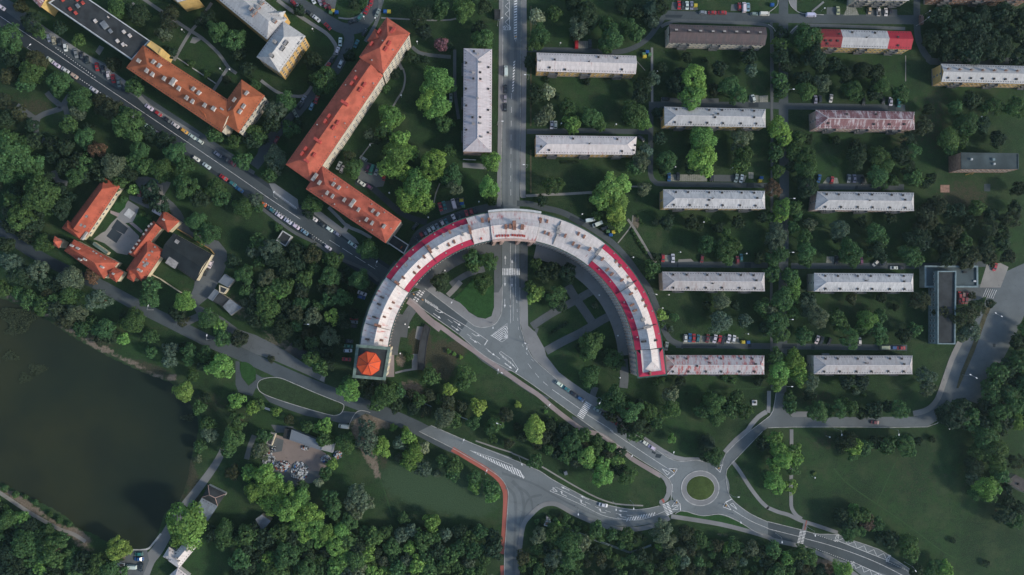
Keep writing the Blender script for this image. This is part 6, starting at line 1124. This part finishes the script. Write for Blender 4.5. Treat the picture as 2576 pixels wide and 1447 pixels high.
def crown_pts(seed, kind, nl, leaf):
    rng = np.random.RandomState(seed); P = []; N = []; Cc = []
    if kind == 'cone':
        for k in range(nl):
            z = rng.uniform(0, 1)**1.3; r = (1-z)*(.72+.28*math.cos(round(rng.uniform(0, 9))*.7)) ; a = rng.randint(0, 11)*2*PI/11+z*5+rng.normal(0, .11); rr = r*rng.uniform(.25, 1)
            P.append((rr*math.cos(a), rr*math.sin(a), .35+2.7*z-.18*rr)); N.append((.5*math.cos(a), .5*math.sin(a), 1)); Cc.append(rng.uniform(.65, 1.2))
    else:
        pz = {'round': .78, 'tall': 1.15, 'loose': .85}[kind]; npf = {'round': 46, 'tall': 46, 'loose': 30}[kind]; pr = {'round': (.17, .32), 'tall': (.17, .31), 'loose': (.13, .27)}[kind]
        lob = rng.uniform(0, 2*PI, 3); cz = {'round': 1.28, 'tall': 1.55, 'loose': 1.3}[kind]; cen = []
        tries = 0
        while len(cen) < npf and tries < 900:
            tries += 1; a = rng.uniform(0, 2*PI); u = rng.uniform(-.55, 1); q = math.sqrt(max(0, 1-u*u)); out = 1+.20*math.cos(3*a+lob[0])+.14*math.cos(5*a+lob[1])
            d = rng.uniform(.55, .74)*out; c = np.array([q*math.cos(a)*d, q*math.sin(a)*d, cz+u*pz*.72])
            if all(np.linalg.norm(c-e[0]) > .17 for e in cen): cen.append((c, rng.uniform(*pr), rng.uniform(.78, 1.2)))
        per = nl//len(cen)
        for c, r, br in cen:
            v = rng.normal(0, 1, (per, 3)); v /= np.linalg.norm(v, axis=1)[:, None]; v[:, 2] = np.where(v[:, 2] < -.3, -v[:, 2], v[:, 2])
            outw = (c-np.array([0, 0, cz-.35])); outw /= np.linalg.norm(outw); v = np.where((v@outw)[:, None] < -.25, -v, v)
            wob = 1+.22*np.sin(v[:, 0]*9+c[0]*20)*np.sin(v[:, 1]*8+c[1]*17)
            P += list(c+v*(r*wob*rng.uniform(.72, 1.06, per))[:, None]); N += list(v*.8+outw*.25+np.array([0, 0, .15])); Cc += list(br*rng.uniform(.55, 1.4, per))
    P, N = np.array(P), np.array(N); V = leaf_cloud(P, N, leaf, rng); Cc = np.array(Cc); hue = rng.uniform(-.07, .07, len(Cc))
    col = np.stack([Cc*(1+hue), Cc, Cc*(1-hue), np.ones(len(Cc))], 1); return V, np.repeat(col, 4, 0)
KIN = [('round', 3000, .046)]*6+[('tall', 3200, .046)]*2+[('loose', 2100, .042)]*3+[('cone', 2400, .05)]*2
CROWNS = [quads_mesh('crown', *crown_pts(100+i, *k[:3]), M['leaf']) for i, k in enumerate(KIN)]
def trunk_mesh(seed, top):
    r = random.Random(seed); m = MB(); m.tube((0, 0, 0), (0, 0, .55), .07, .05, 7)
    for k in range(5):
        a = k*1.26+r.random()*.6; m.tube((0, 0, .45), (.38*math.cos(a), .38*math.sin(a), 1.15), .035, .012, 5)
    m.tube((0, 0, .5), (0, 0, top), .05, .012, 6); o = m.build('trunk', 'wood'); me = o.data; bpy.data.objects.remove(o); return me
TRUNKS = [trunk_mesh(1, 1.6), trunk_mesh(2, 1.5)]; TRC = trunk_mesh(3, 2.7)
TINT = {'b': (.155, .285, .070), 'y': (.235, .360, .090), 'g': (.066, .134, .046), 'd': (.028, .054, .028), 's': (.105, .145, .092), 'o': (.048, .062, .032), 'w': (.150, .100, .066), 'c': (.028, .054, .038), 'p': (.20, .10, .12), 'v': (.32, .36, .22)}
CWORD = {'b': 'bright green', 'y': 'yellow-green', 'g': 'green', 'd': 'dark green', 's': 'silvery green', 'o': 'olive', 'w': 'brownish', 'c': 'blue-green', 'p': 'pink flowering', 'v': 'pale blossoming'}
TD = {}
exec(TREEDATA)
ALL = []
for (i, j), s in TD.items():
    for e in s.split(';'):
        e = e.split()
        if len(e) < 4: continue
        x, y = T(i, j, float(e[0]), float(e[1])); r = float(e[2])
        if 20 < x < 2556 and 20 < y < 1427 or 1: ALL.append((x, y, r, e[3]))
# woods that read as one mass: filled by a spread of crowns
def inpoly(p, q):
    c = False; n = len(q)
    for a in range(n):
        x0, y0 = q[a]; x1, y1 = q[(a+1) % n]
        if (y0 > p[1]) != (y1 > p[1]) and p[0] < x0+(p[1]-y0)*(x1-x0)/(y1-y0): c = not c
    return c
WOODS = [(TL(1,3,'1060,1010 1300,1010 1450,970 1650,1030 1850,1040 2100,1010 2250,960 2400,1040 2440,1180 2330,1280 2330,1560 600,1560 640,1150'), 26, 'ggdgbgds', 60, 105), (TL(2,3,'110,1260 330,1150 560,1080 820,1150 1100,1290 1400,1230 1700,1030 1950,1100 2200,1140 2576,1230 2576,1560 60,1560'), 19, 'gdgodgdgs', 34, 78), (TL(2,3,'230,900 420,830 560,860 800,990 700,1020 500,960 300,980'), 15, 'gdgb', 24, 46), (TL(2,3,'760,1060 1000,1040 1150,1030 1300,1050 1380,1110 1180,1170 950,1100'), 16, 'gdgb', 28, 55), (TL(3,3,'0,1190 280,1260 480,1320 700,1420 820,1560 0,1560'), 19, 'gdgdo', 34, 70), (TL(0,3,'-200,700 0,780 180,900 380,1020 520,1120 640,1200 780,1260 980,1290 1050,1560 -200,1560'), 30, 'gdgdb', 90, 130), (TL(3,2,'2576,300 2480,620 2350,850 2230,980 2120,1180 1900,1150 1850,1180 1900,1400 2000,1447 2700,1447 2700,300'), 32, 'dgdg', 80, 125),
  (TL(1,3,'0,1000 560,1050 640,1240 560,1560 -300,1560 -300,1100'), 32, 'dgdg', 70, 110), (TL(0,3,'2050,950 2576,1000 2576,1150 2200,1150'), 30, 'dg', 60, 90), (TL(0,2,'0,-100 300,60 700,260 900,420 1100,540 1000,560 700,400 400,200 0,40'), 30, 'dgo', 60, 100), (TL(1,2,'-100,0 900,0 1000,250 900,500 700,800 500,650 200,420 -100,300'), 33, 'dgdo', 60, 95), (TL(1,1,'-100,900 100,1000 500,1060 1000,1300 1150,1447 -100,1447'), 34, 'dgdo', 60, 95), (TL(2,2,'900,1150 1400,1150 1500,1400 1300,1447 1000,1400'), 32, 'dg', 60, 90), (MP('900,950 990,960 1150,1010 1350,1110 1480,1170 1300,1130 1100,1050 950,1010'), 30, 'dog', 50, 85), (MP('1330,1060 1440,1080 1560,1130 1600,1200 1540,1200 1400,1140'), 28, 'dgo', 55, 90), (MP('-40,250 60,280 200,400 330,430 420,480 440,540 340,480 240,440 60,600 0,560'), 34, 'dogd', 60, 100), (MP('2340,20 2600,20 2600,150 2420,150 2340,110'), 34, 'dd', 80, 120), (MP('2330,520 2560,540 2530,660 2400,660 2330,600'), 34, 'dod', 70, 105)]
rw = random.Random(5)
FILL = []
for poly, sp, kinds, r0, r1 in WOODS:
    xs = [p[0] for p in poly]; ys = [p[1] for p in poly]; pts = []
    for _ in range(int((max(xs)-min(xs))*(max(ys)-min(ys))/sp/sp*12)):
        p = (rw.uniform(min(xs), max(xs)), rw.uniform(min(ys), max(ys)))
        if not inpoly(p, poly) or p[0] < -60 or p[0] > 2640 or p[1] > 1500: continue
        if any((p[0]-q[0])**2+(p[1]-q[1])**2 < sp*sp for q in pts): continue
        if any((p[0]-q[0])**2+(p[1]-q[1])**2 < (q[2]/4*.85)**2 for q in ALL): continue
        pts.append(p); FILL.append((p[0], p[1], rw.uniform(r0, r1), rw.choice(kinds)))
BUSH = [t for t in ALL if t[2] <= 45]; TREES = [t for t in ALL if t[2] > 45]; TREES.sort(key=lambda t: -t[2])
NIND = 295
IND, REST = TREES[:NIND], TREES[NIND:]+FILL
print('trees', len(TREES), 'fill', len(FILL), 'bush', len(BUSH))
def tone(c, k):
    b = TINT[c]; f = k.uniform(.74, 1.22); h = k.uniform(-.13, .12); return (b[0]*f*(1+h), b[1]*f, b[2]*f*(1-h), 1)
for n, (x, y, r, c) in enumerate(IND):
    k = random.Random(n*7+3); R_ = r*.05*1.0; ki = k.choice((8, 9, 10)) if (c in 'sowp' and k.random() < .65) or (c in 'gd' and k.random() < .22) else (k.choice((11, 12)) if c == 'c' else k.choice((0, 1, 2, 3, 4, 5, 0, 1, 2, 3, 4, 5, 6, 7)))
    if c == 'c' and r > 130: ki = 3
    hh = R_*(1.25 if ki not in (11, 12) else 1.0); p = G(x, y, hh*1.25)
    t = empty('conifer_tree' if ki in (11, 12) else 'broadleaf_tree', (p.x, p.y, 0), k.uniform(0, 6.28)); t.scale = (R_*k.uniform(.9, 1.1), R_*k.uniform(.9, 1.1), R_*k.uniform(.85, 1.15))
    for nm, me in (('trunk', TRC if ki > 10 else TRUNKS[n % 2]), ('crown', CROWNS[ki])):
        o = bpy.data.objects.new(nm, me); C.objects.link(o); o.parent = t
        if nm == 'crown': o.color = tone(c, k)
    t['category'] = 'tree'; t['group'] = {'s': 'silvery trees', 'y': 'yellow-green trees', 'b': 'bright green trees', 'c': 'conifers', 'd': 'dark trees', 'o': 'olive trees'}.get(c, 'green trees')
    queue(t, ('broad ' if r >= 125 else 'mid-sized ' if r >= 95 else 'smaller ')+CWORD[c]+' tree', x, y)
bk = [crown_pts(300+i, 'round', 420, .11) for i in range(3)]
BM = [quads_mesh('bush', v, c_, M['leaf']) for v, c_ in bk]
for n, (x, y, r, c) in enumerate(BUSH):
    k = random.Random(n+900); R_ = r*.05; p = G(x, y, R_); o = bpy.data.objects.new('bush', BM[n % 3]); C.objects.link(o); o.location = (p.x, p.y, -R_*.35); o.scale = (R_, R_, R_*.85); o.rotation_euler = (0, 0, k.uniform(0, 6)); o.color = tone(c, k)
    o['category'] = 'bush'; o['group'] = 'small bushes'; queue(o, 'small '+CWORD[c]+' bush', x, y)
# the remaining smaller crowns and wood interior as one mass
lowk = [crown_pts(400+i, 'round', 850, .085) for i in range(5)]+[crown_pts(450, 'loose', 700, .08)]
VV = []; CCo = []
for n, (x, y, r, c) in enumerate(REST):
    k = random.Random(n+5000); R_ = r*.05*1.04; hh = R_*1.25; p = G(x, y, hh*1.25); V, cc = lowk[5 if c in 'so' and k.random() < .5 else k.randrange(5)]; a = k.uniform(0, 6.28); ca, sa = math.cos(a), math.sin(a)
    W_ = np.stack([(V[:, 0]*ca-V[:, 1]*sa)*R_+p.x, (V[:, 0]*sa+V[:, 1]*ca)*R_+p.y, V[:, 2]*R_*k.uniform(.85, 1.1)], 1); tc = np.array(tone(c, k)); VV.append(W_); CCo.append(cc*tc)
me = quads_mesh('woodland', np.concatenate(VV), np.concatenate(CCo), M['leaf_mass']); o = bpy.data.objects.new('woodland', me); C.objects.link(o); tag(o, 'dense mass of smaller crowns filling the woods between the single trees', 'woodland', kind='stuff')
# weed beds lying on the pond
for n, (u, v, rx, ry) in enumerate([(200, 310, 165, 120), (370, 820, 80, 60), (250, 910, 60, 50), (100, 690, 75, 50), (110, 440, 60, 45), (1890, 1310, 70, 35)]):
    c = G(*T(0, 2, u, v)); rng = np.random.RandomState(60+n); k = int(rx*ry*.16); a = rng.uniform(0, 2*PI, k); q = np.sqrt(rng.uniform(0, 1, k))*(1+.25*np.sin(a*3+n))*(1 if n == 0 else rng.uniform(.75, 1.1, k)); pts = np.stack([c.x+rx*.05*q*np.cos(a), c.y+ry*.05*q*np.sin(a), rng.uniform(-.32, .9 if n == 0 else .1, k)], 1)
    V = leaf_cloud(pts, np.tile([0, 0, 1.], (k, 1)), .20, rng); cc = np.repeat(np.concatenate([np.repeat(rng.uniform(.6, 1.3, k)[:, None], 3, 1), np.ones((k, 1))], 1), 4, 0); me = quads_mesh('water_weed', V, cc, M['leaf']); o = bpy.data.objects.new('water_weed', me); C.objects.link(o); o.color = (.060, .080, .045, 1); o['kind'] = 'stuff'; o['category'] = 'water weed'; o['group'] = 'weed beds on the pond'; queue(o, 'dark weed bed floating on the water', *T(0, 2, u, v), 'of the pond')
# ================================================================ cars
def car_proto(kind):
    L, Wd, Hh = {'saloon': (4.45, 1.76, 1.42), 'hatch': (4.0, 1.7, 1.46), 'van': (5.3, 1.98, 2.2), 'pickup': (5.2, 1.85, 1.7)}[kind]
    root = empty('van' if kind == 'van' else 'pickup_truck' if kind == 'pickup' else 'parked_car'); hb = .82 if kind != 'van' else 1.15
    st = {'saloon': (-.5, -.33, -.17, .13, .30), 'hatch': (-.5, -.46, -.33, .12, .29), 'van': (-.5, -.49, -.46, .26, .40), 'pickup': (-.5, -.06, -.02, .18, .32)}[kind]
    x = [f*L for f in st]; w = Wd/2; m = MB()
    sec = lambda X, hw, z0, z1: [(X, -hw, z0), (X, hw, z0), (X, hw, z1), (X, -hw, z1)]
    prof = [(-L/2, w*.84, .34, hb-.12), (-L/2+.18, w*.97, .24, hb-.02), (-L*.3, w, .22, hb+.03), (L*.28, w, .22, hb+.02), (L/2-.35, w*.95, .24, hb-.1), (L/2-.1, w*.84, .30, hb-.22), (L/2, w*.6, .38, hb-.34)]
    S = [sec(*p) for p in prof]
    for a, b in zip(S, S[1:]):
        for i in range(4): m.poly([a[i], b[i], b[(i+1) % 4], a[(i+1) % 4]])
    m.poly(S[0][::-1]); m.poly(S[-1])
    tw = w*.78; z0, z1 = hb, Hh                    # cabin
    lo = [(x[1], w*.93), (x[4], w*.9)]; hi = [(x[2], tw), (x[3], tw)]
    Bq = [(x[1], -w*.93, z0), (x[4], -w*.9, z0), (x[4], w*.9, z0), (x[1], w*.93, z0)]; Tq = [(x[2], -tw, z1), (x[3], -tw, z1), (x[3], tw, z1), (x[2], tw, z1)]
    m.poly(Tq)
    for i in range(4): m.poly([Bq[i], Bq[(i+1) % 4], Tq[(i+1) % 4], Tq[i]])
    if kind == 'pickup': m.box((-L*.28, 0), L*.40, w*1.7, hb, hb+.28, 0); 
    m.build('body', 'car', root)
    def pane(name, q, k=.12, off=.015):
        q = [Vector(p) for p in q]; c = sum(q, Vector())/4; q = [c+(p-c)*(1-k) for p in q]; nr = (q[1]-q[0]).cross(q[2]-q[0]).normalized(); nr = nr if nr.dot(c-Vector((0, 0, .8))) > 0 else -nr; g = MB(); g.poly([p+nr*off for p in q]); g.build(name, 'glass', root)
    pane('windscreen', [Bq[1], Bq[2], Tq[2], Tq[1]])
    if kind != 'van': pane('rear_window', [Bq[0], Bq[3], Tq[3], Tq[0]])
    for i, j in ((0, 1), (2, 3)): pane('side_window', [Bq[i], Bq[j], Tq[j], Tq[i]] if kind != 'van' else [((Bq[j if i == 0 else i][0]-1.0), Bq[i][1], z0+.1), (Bq[j if i == 0 else i][0], Bq[i][1], z0+.1), (Tq[j if i == 0 else i][0], Tq[i][1], z1-.1), (Tq[j if i == 0 else i][0]-1.0, Tq[i][1], z1-.1)])
    if kind == 'pickup': g = MB(); g.poly([(-L/2+.15, -w*.75, hb+.3), (-L*.10, -w*.75, hb+.3), (-L*.10, w*.75, hb+.3), (-L/2+.15, w*.75, hb+.3)]); g.build('cargo_bed', 'chim_dark', root)
    for a in (-1, 1):
        for b in (-.31, .31):
            g = MB(); g.tube((b*L, a*(w-.18), .31), (b*L, a*(w+.01), .31), .31, n=10); g.build('wheel', 'black', root)
    for a in (-1, 1): g = MB(); g.box((L/2-.12, a*w*.66), .14, .3, hb-.36, hb-.22); g.build('headlight', 'globe', root)
    remember(root); return root
bpy.context.view_layer.update()
CP = {k: car_proto(k) for k in ('saloon', 'hatch', 'van', 'pickup')}
used = set()
CCOL = {'w': ((.62, .63, .63), 'white'), 'gy': ((.22, .25, .27), 'silver-grey'), 'k': ((.018, .022, .028), 'black'), 'r': ((.38, .02, .025), 'red'), 'dr': ((.16, .02, .025), 'dark red'), 'bl': ((.02, .09, .24), 'blue'), 'be': ((.42, .37, .26), 'beige'), 'ye': ((.62, .38, .06), 'yellow'), 'te': ((.03, .16, .16), 'teal'), 'gr': ((.03, .15, .10), 'green'), 'or': ((.55, .12, .03), 'orange'), 'br': ((.20, .12, .10), 'brown'), 'pu': ((.14, .04, .09), 'purple'), 'lb': ((.18, .32, .38), 'pale blue')}
exec(CARDATA)
nc = 0
for i, j, place, s in CARS:
    for e in s.split(';'):
        e = e.split()
        if len(e) < 4: continue
        x, y, a, c = float(e[0]), float(e[1]), float(e[2]), e[3]; kind = {'V': 'van', 'P': 'pickup', 'H': 'hatch'}.get(e[4], 'saloon') if len(e) > 4 else ('hatch' if nc % 3 == 1 else 'saloon')
        u, v = T(i, j, x, y); p = G(u, v, .8); nc += 1
        if kind in used: o = copy_tree(CP[kind])
        else: o = CP[kind]; used.add(kind)
        k = random.Random(nc); o.location = (p.x, p.y, .06); o.rotation_euler = (0, 0, math.radians(-a)+(PI if k.random() < .5 else 0)); o.scale = (k.uniform(.97, 1.04),)*3
        col = tuple(ch_*k.uniform(.85, 1.1) for ch_ in CCOL[c][0])+(1,)
        for q in (KIDS.get(o.name) or [w_ for w_ in o.children]): q.color = col
        o['category'] = 'van' if kind == 'van' else 'truck' if kind == 'pickup' else 'car'; o['group'] = 'parked cars'
        queue(o, CCOL[c][1]+{'van': ' van ', 'pickup': ' pickup truck ', 'hatch': ' hatchback ', 'saloon': ' car '}[kind].rstrip(), u, v, place)
        o['_c'] = list(col)
bpy.context.view_layer.update()
for o in bpy.data.objects:
    if '_c' in o:
        for q in o.children: q.color = tuple(o['_c'])
        del o['_c']
# ================================================================ lamps, bins and small things
lp = empty('globe_lamp'); m = MB(); m.tube((0, 0, 0), (0, 0, 4.1), .07, .045, 8); m.tube((0, 0, 0), (0, 0, .6), .11, .11, 8); m.build('pole', 'steel', lp); m = MB(); m.ball((0, 0, 4.4), .40); m.build('globe', 'globe', lp); remember(lp)
sl_ = empty('street_lamp'); m = MB(); m.tube((0, 0, 0), (0, 0, 8.6), .10, .06, 8); m.tube((0, 0, 0), (0, 0, 1.2), .15, .15, 8); m.build('pole', 'steel', sl_); m = MB(); m.tube((0, 0, 8.5), (1.9, 0, 9.0), .05, .04, 6); m.build('arm', 'steel', sl_); m = MB(); m.box((2.2, 0), .95, .38, 8.9, 9.08); m.build('lamp_head', 'globe', sl_); remember(sl_)
dl = empty('street_lamp'); m = MB(); m.tube((0, 0, 0), (0, 0, 9.2), .11, .06, 8); m.build('pole', 'steel', dl)
for s_ in (-1, 1): m = MB(); m.tube((0, 0, 9.1), (1.5*s_, 0, 9.4), .05, .04, 6); m.build('arm', 'steel', dl); m = MB(); m.box((1.8*s_, 0), .9, .38, 9.3, 9.5); m.build('lamp_head', 'globe', dl)
remember(dl)
def scatter(proto, hh, items, base, cat, group, dx=0):
    first = True
    for (i, j, s) in items:
        for e in s.split():
            v = list(map(float, e.split(','))); u, w_ = T(i, j, v[0], v[1]); a = math.radians(-v[2]) if len(v) > 2 else 0; p = G(u, w_, hh)
            o = proto if first else copy_tree(proto); first = False; o.location = (p.x-dx*math.cos(a), p.y-dx*math.sin(a), 0); o.rotation_euler = (0, 0, a); o['category'] = cat; o['group'] = group; queue(o, base, u, w_)
scatter(lp, 4.4, [(1,0,'567,290 1197,180 1620,418 1460,958 1083,168'), (1,1,'1147,12 1341,494 2243,583 1733,740 1900,1276'), (2,0,'488,432 1048,1250 497,1242 1465,716'), (2,1,'553,1218 1221,1142 707,708 1930,788 1645,232 1695,1090 1818,710 2222,245 2362,1105'), (1,2,'1500,369 1450,664 1537,398'), (2,2,'879,76 1066,484 1087,908 1516,207 1580,73 2377,467'), (3,0,'570,82 1808,130 2150,1175 1630,110'), (0,0,'1828,297 2213,690 2308,697'), (3,3,'622,58 473,467')], 'white globe lamp', 'lamp', 'white globe lamps')
scatter(sl_, 9.0, [(1,0,'2472,182,-30 2476,1220,0'), (2,0,'135,752,180'), (2,1,'122,210,180'), (1,2,'2430,1368,-160 1970,148,120 2385,402,90 2437,832,-90 2470,858,20 520,370,0'), (2,2,'137,562,200 150,612,110 377,1183,-50 884,1160,120 1450,68,20'), (2,3,'1207,252,-60 1628,215,-70 1048,785,90 667,833,90 98,330,70 2303,915,70 1225,775,90 2277,662,0'), (3,3,'475,1045,80 1485,1402,60 743,32,90 1318,30,90 142,1112,90'), (1,3,'2090,90,-70 2322,398,-75'), (0,2,'1490,185,-70 2080,485,-80'), (3,2,'1823,1415,70 245,322,0 240,997,0'), (3,1,'262,550,0 250,1093,0'), (3,0,'1615,177,-40 255,898,0'), (1,1,'1215,1190,-70 180,490,-80'), (0,0,'300,452,-40')], 'tall arm street lamp', 'street lamp', 'arm street lamps', 2.0)
scatter(dl, 9.4, [(3,2,'2322,273,28 2068,893,28')], 'double headed lamp', 'street lamp', 'double car park lamps')
def bin_proto(mt):
    root = empty('recycling_bin'); m = MB(); m.box((0, 0), 1.35, 1.15, .12, 1.25, 0, 0, 1.06); m.build('bin_body', mt, root); m = MB(); m.box((0, 0), 1.5, 1.3, 1.25, 1.48, 0, 0, .72); m.build('lid', mt, root)
    for a in (-.5, .5):
        m = MB(); m.tube((a, -.5, .1), (a+.06, -.5, .1), .1, n=8); m.tube((a, .5, .1), (a+.06, .5, .1), .1, n=8); m.build('castor', 'black', root)
    remember(root); return root
for mt, cw, items in (('bin_y', 'yellow', [(2,0,'1333,568 1845,54'), (1,0,'775,108 1337,116'), (2,1,'1018,888 2497,373'), (2,2,'2325,548'), (1,1,'2066,572'),(3,0,'1880,556')]), ('bin_b', 'blue', [(2,0,'1360,523'), (1,0,'810,124 1300,115'), (2,1,'992,916 2508,345'), (2,2,'2375,550'), (1,1,'2072,602'), (3,0,'42,48')]), ('bin_g', 'green', [(2,0,'1385,548 1325,545'), (1,0,'752,125'), (2,1,'965,880'), (1,1,'2085,630')])):
    pr_ = bin_proto(mt); pr_.scale = (1.3,)*3; scatter(pr_, 1.2, items, cw+' recycling container', 'container', 'recycling containers')
def sign_proto():
    root = empty('traffic_beacon'); m = MB(); m.tube((0, 0, 0), (0, 0, 2.2), .05, n=6); m.build('pole', 'steel', root); m = MB(); m.box((0, 0), .9, .5, .1, .9, 0, 0, .7); m.build('base', 'signal', root); m = MB(); m.tube((-.03, 0, 2.3), (.03, 0, 2.3), .35, n=14); m.build('sign_plate', 'bin_b', root); remember(root); return root
scatter(sign_proto(), 1, [(1,2,'1585,68,35 1675,122,35'), (2,3,'1632,400,30 1660,718,60 2158,750,40 2085,372,0'), (2,0,'38,365,0')], 'yellow based island beacon', 'traffic sign', 'island beacons')
# timber boom beside the teal roofed block
cr_ = empty('wooden_swing_frame', (0, 0, 0)); a, b, c_ = [G(*T(3,1,*p), 3) for p in ((2020,305), (2150,262), (2085,300))]; cr_.location = (a.x, a.y, 0)
m = MB(); m.tube((a.x, a.y, .1), (b.x, b.y, 4.2), .22, .18, 6); m.build('beam', 'timber', cr_); m = MB(); m.tube((c_.x, c_.y, 0), (c_.x+1, c_.y+1.6, 2.6), .16, .14, 6); m.build('prop', 'timber', cr_); tag(cr_, 'leaning wooden beam frame in front of the teal roofed block', 'frame')
# bent pipeline
pp = MB()
for k in (0, .55):
    P = [G(x, y, 1.0) for x, y in TL(2,3,'390,925 560,985 690,1035 850,1105 1000,1158 1180,1225 1300,1188 1400,1152')]
    for a, b in zip(P, P[1:]):
        if a.length: pp.tube((a.x+k*.2, a.y+k, 1.0), (b.x+k*.2, b.y+k, 1.0), .17, n=7)
    for p in P: pp.box(p, .2, .9, 0, .85, .6)
tag(pp.build('pipeline', 'parapet_teal'), 'pale twin heating pipeline bent through the southern wood', 'pipeline')
# low white garden walls and fences
def wallrun(pts, h, w, mat, name, label, cat):
    P = gp(pts); m = MB()
    for a, b in zip(P, P[1:]):
        d = (b-a); m.box((a+b)/2, d.length+w*.9, w, 0, h, math.atan2(d.y, d.x))
    tag(m.build(name, mat), label, cat)
wallrun(TL(0,1,'1520,1310 1620,1360 1750,1447')+TL(0,2,'1780,20 1830,50'), 1.8, .35, 'cream', 'garden_wall', 'pale garden wall running from the manor towards the trees', 'wall')
wallrun(TL(0,1,'1790,860 1900,920 2010,1000 2120,1060 2160,1110'), 1.2, .3, 'timber', 'yard_fence', 'wavy ochre fence along the black hall and drive', 'fence')
wallrun(TL(0,3,'2118,540 2275,625'), 2.4, .8, 'parapet', 'shed_wall', 'white wall at the north edge of the black shed', 'wall'); wallrun(TL(1,2,'60,1200 150,1230'), 1.0, .9, 'parapet', 'white_bench_wall', 'short white slab by the bushes west of the lens lawn', 'wall')
wallrun(TL(1,1,'2085,160 2210,165'), 1.0, .3, 'parapet', 'entrance_rail', 'pale low wall at the south end of the pinkish upright row', 'wall'); wallrun(TL(1,2,'1440,1070 1600,1120')+[], .9, .5, 'parapet_teal', 'culvert_rail', 'pale rail in the bushes south-east of the tower', 'rail'); wallrun(TL(1,2,'1700,1170 1760,1195'), .9, .5, 'parapet_teal', 'culvert_rail', 'shorter pale rail in the bushes beyond the tower', 'rail'); wallrun(TL(1,2,'1960,1260 2160,1340'), .9, .4, 'parapet_teal', 'culvert_rail', 'long pale rail among trees south of the green slope', 'rail')
# sunken ramp with retaining walls
rp = TL(1,2,'1705,365 1757,410 1735,490 1715,600 1705,700 1697,830 1627,822 1632,700 1645,580 1670,470'); P = gp(rp, 0); rr = empty('ramp_canopy', (P[0].x, P[0].y, 0)); m = MB(); m.prism([(p.x, p.y) for p in P], .0, 1.3); m.build('roof', 'flat_dark', rr); m = MB()
for a, b in zip(P, P[1:]+P[:1]): d = b-a; m.box((a+b)/2, d.length, .25, 0, 1.5, math.atan2(d.y, d.x))
m.build('rim', 'chim_dark', rr); tag(rr, 'long dark curved ramp roof between pale slabs east of the tower', 'ramp')
# scrap heaps: small junk pieces lying in mounds
for hx, (u, v, rx, ry, n, lab) in enumerate([(130,290,60,70,60,'scrap heap of pale and dark junk at the yard west edge'), (270,350,70,50,70,'rusty orange scrap heap in the yard south-west'), (440,400,80,90,150,'largest scrap heap of white and grey junk, yard south side'), (820,235,35,40,34,'small reddish scrap heap behind the pale shed'), (700,275,45,35,45,'grey boxy scrap heap beside the yard bushes'), (180,175,22,22,9,'small pile of white tanks by the black container'), (505,165,35,16,14,'row of small teal and white junk at the long shed')]):
    c0 = G(*T(1,3,u,v)); r = random.Random(hx); m = MB(); mts = ['parapet', 'chim_dark', 'shed_grey', 'tiles_burnt', 'bin_b', 'verdigris']; wts = [9, 4, 5, 4 if hx in (1, 3) else 1, 1, 1]
    for k in range(n*4):
        a, q = r.uniform(0, 6.28), math.sqrt(r.random()); x, y = c0.x+rx*.05*q*math.cos(a), c0.y+ry*.05*q*math.sin(a); z = (1-q)*1.6*r.uniform(.3, 1); s = r.choice((.25, .35, .5, .8)); mi = r.choices(range(6), wts)[0]
        m.box((x, y), s*r.uniform(.6, 2.4), s, z-.2, z+s*.6, r.uniform(0, 3), mi, r.uniform(.6, 1))
    o = m.build('scrap_heap', mts); tag(o, lab, 'scrap heap', 'scrap heaps', 'stuff')
o = MB(); p = G(*T(3,3,465,420)); o.box(p, 2.0, 1.1, 0, .9, .5, 0); o.box(p, 2.2, 1.3, .9, 1.0, .5, 1); tag(o.build('utility_box', ['bin_g', 'lawn_olive']), 'pale yellow-green utility box alone on the eastern lawn', 'utility box')
o = MB(); p = G(*T(2,2,2437,1158)); o.box(p, 2.6, 2.6, 0, .6, 0, 0); o.box((p.x+.1, p.y+.2), 1.0, .9, .6, 1.3, .4, 1); tag(o.build('monument_base', ['parapet', 'chim_dark']), 'square pale plinth with a dark statue on the lawn', 'monument')
o = MB(); p = G(*T(2,3,537,415)); o.box(p, 1.6, 1.8, 0, 1.8, .3, 0); tag(o.build('utility_box', ['shed_grey']), 'small grey cabinet between trees above the curve', 'cabinet')
o = MB(); p = G(*T(3,2,572,672)); [o.box((p.x-1.4+k*.95, p.y), .85, 1.0, 0, 1.2, 0, 0) for k in range(4)]; tag(o.build('bicycle_lockers', 'shed_grey'), 'row of grey lockers north of the eastern bottom row', 'lockers')
o = MB(); p = G(*T(3,1,2275,0)); 
# hedges
for s_, lab in (((2,1,'495,190 670,188'), 'clipped dark hedge south of the lower central-street row'), ((2,2,'370,470 560,350'), 'low clipped flower bed hedge between the garden paths')):
    i, j, q = s_; a, b = gp(TL(i, j, q)); n = 900; rng = np.random.RandomState(3); t = rng.uniform(0, 1, n)[:, None]; d = np.array(b-a); base = np.array(a)+t*d; side = np.array([-d[1], d[0], 0])/np.linalg.norm(d); pts = base+side*rng.uniform(-.75, .75, n)[:, None]; pts[:, 2] = rng.uniform(.2, 1.0, n)
    V = leaf_cloud(pts, np.tile([0, 0, 1.], (n, 1)), .14, rng); cc = np.repeat(np.concatenate([np.repeat(rng.uniform(.7, 1.2, n)[:, None], 3, 1), np.ones((n, 1))], 1), 4, 0); me = quads_mesh('hedge', V, cc, M['leaf']); o = bpy.data.objects.new('hedge', me); C.objects.link(o); o.color = TINT['d']+(1,); tag(o, lab, 'hedge')
flush_labels()
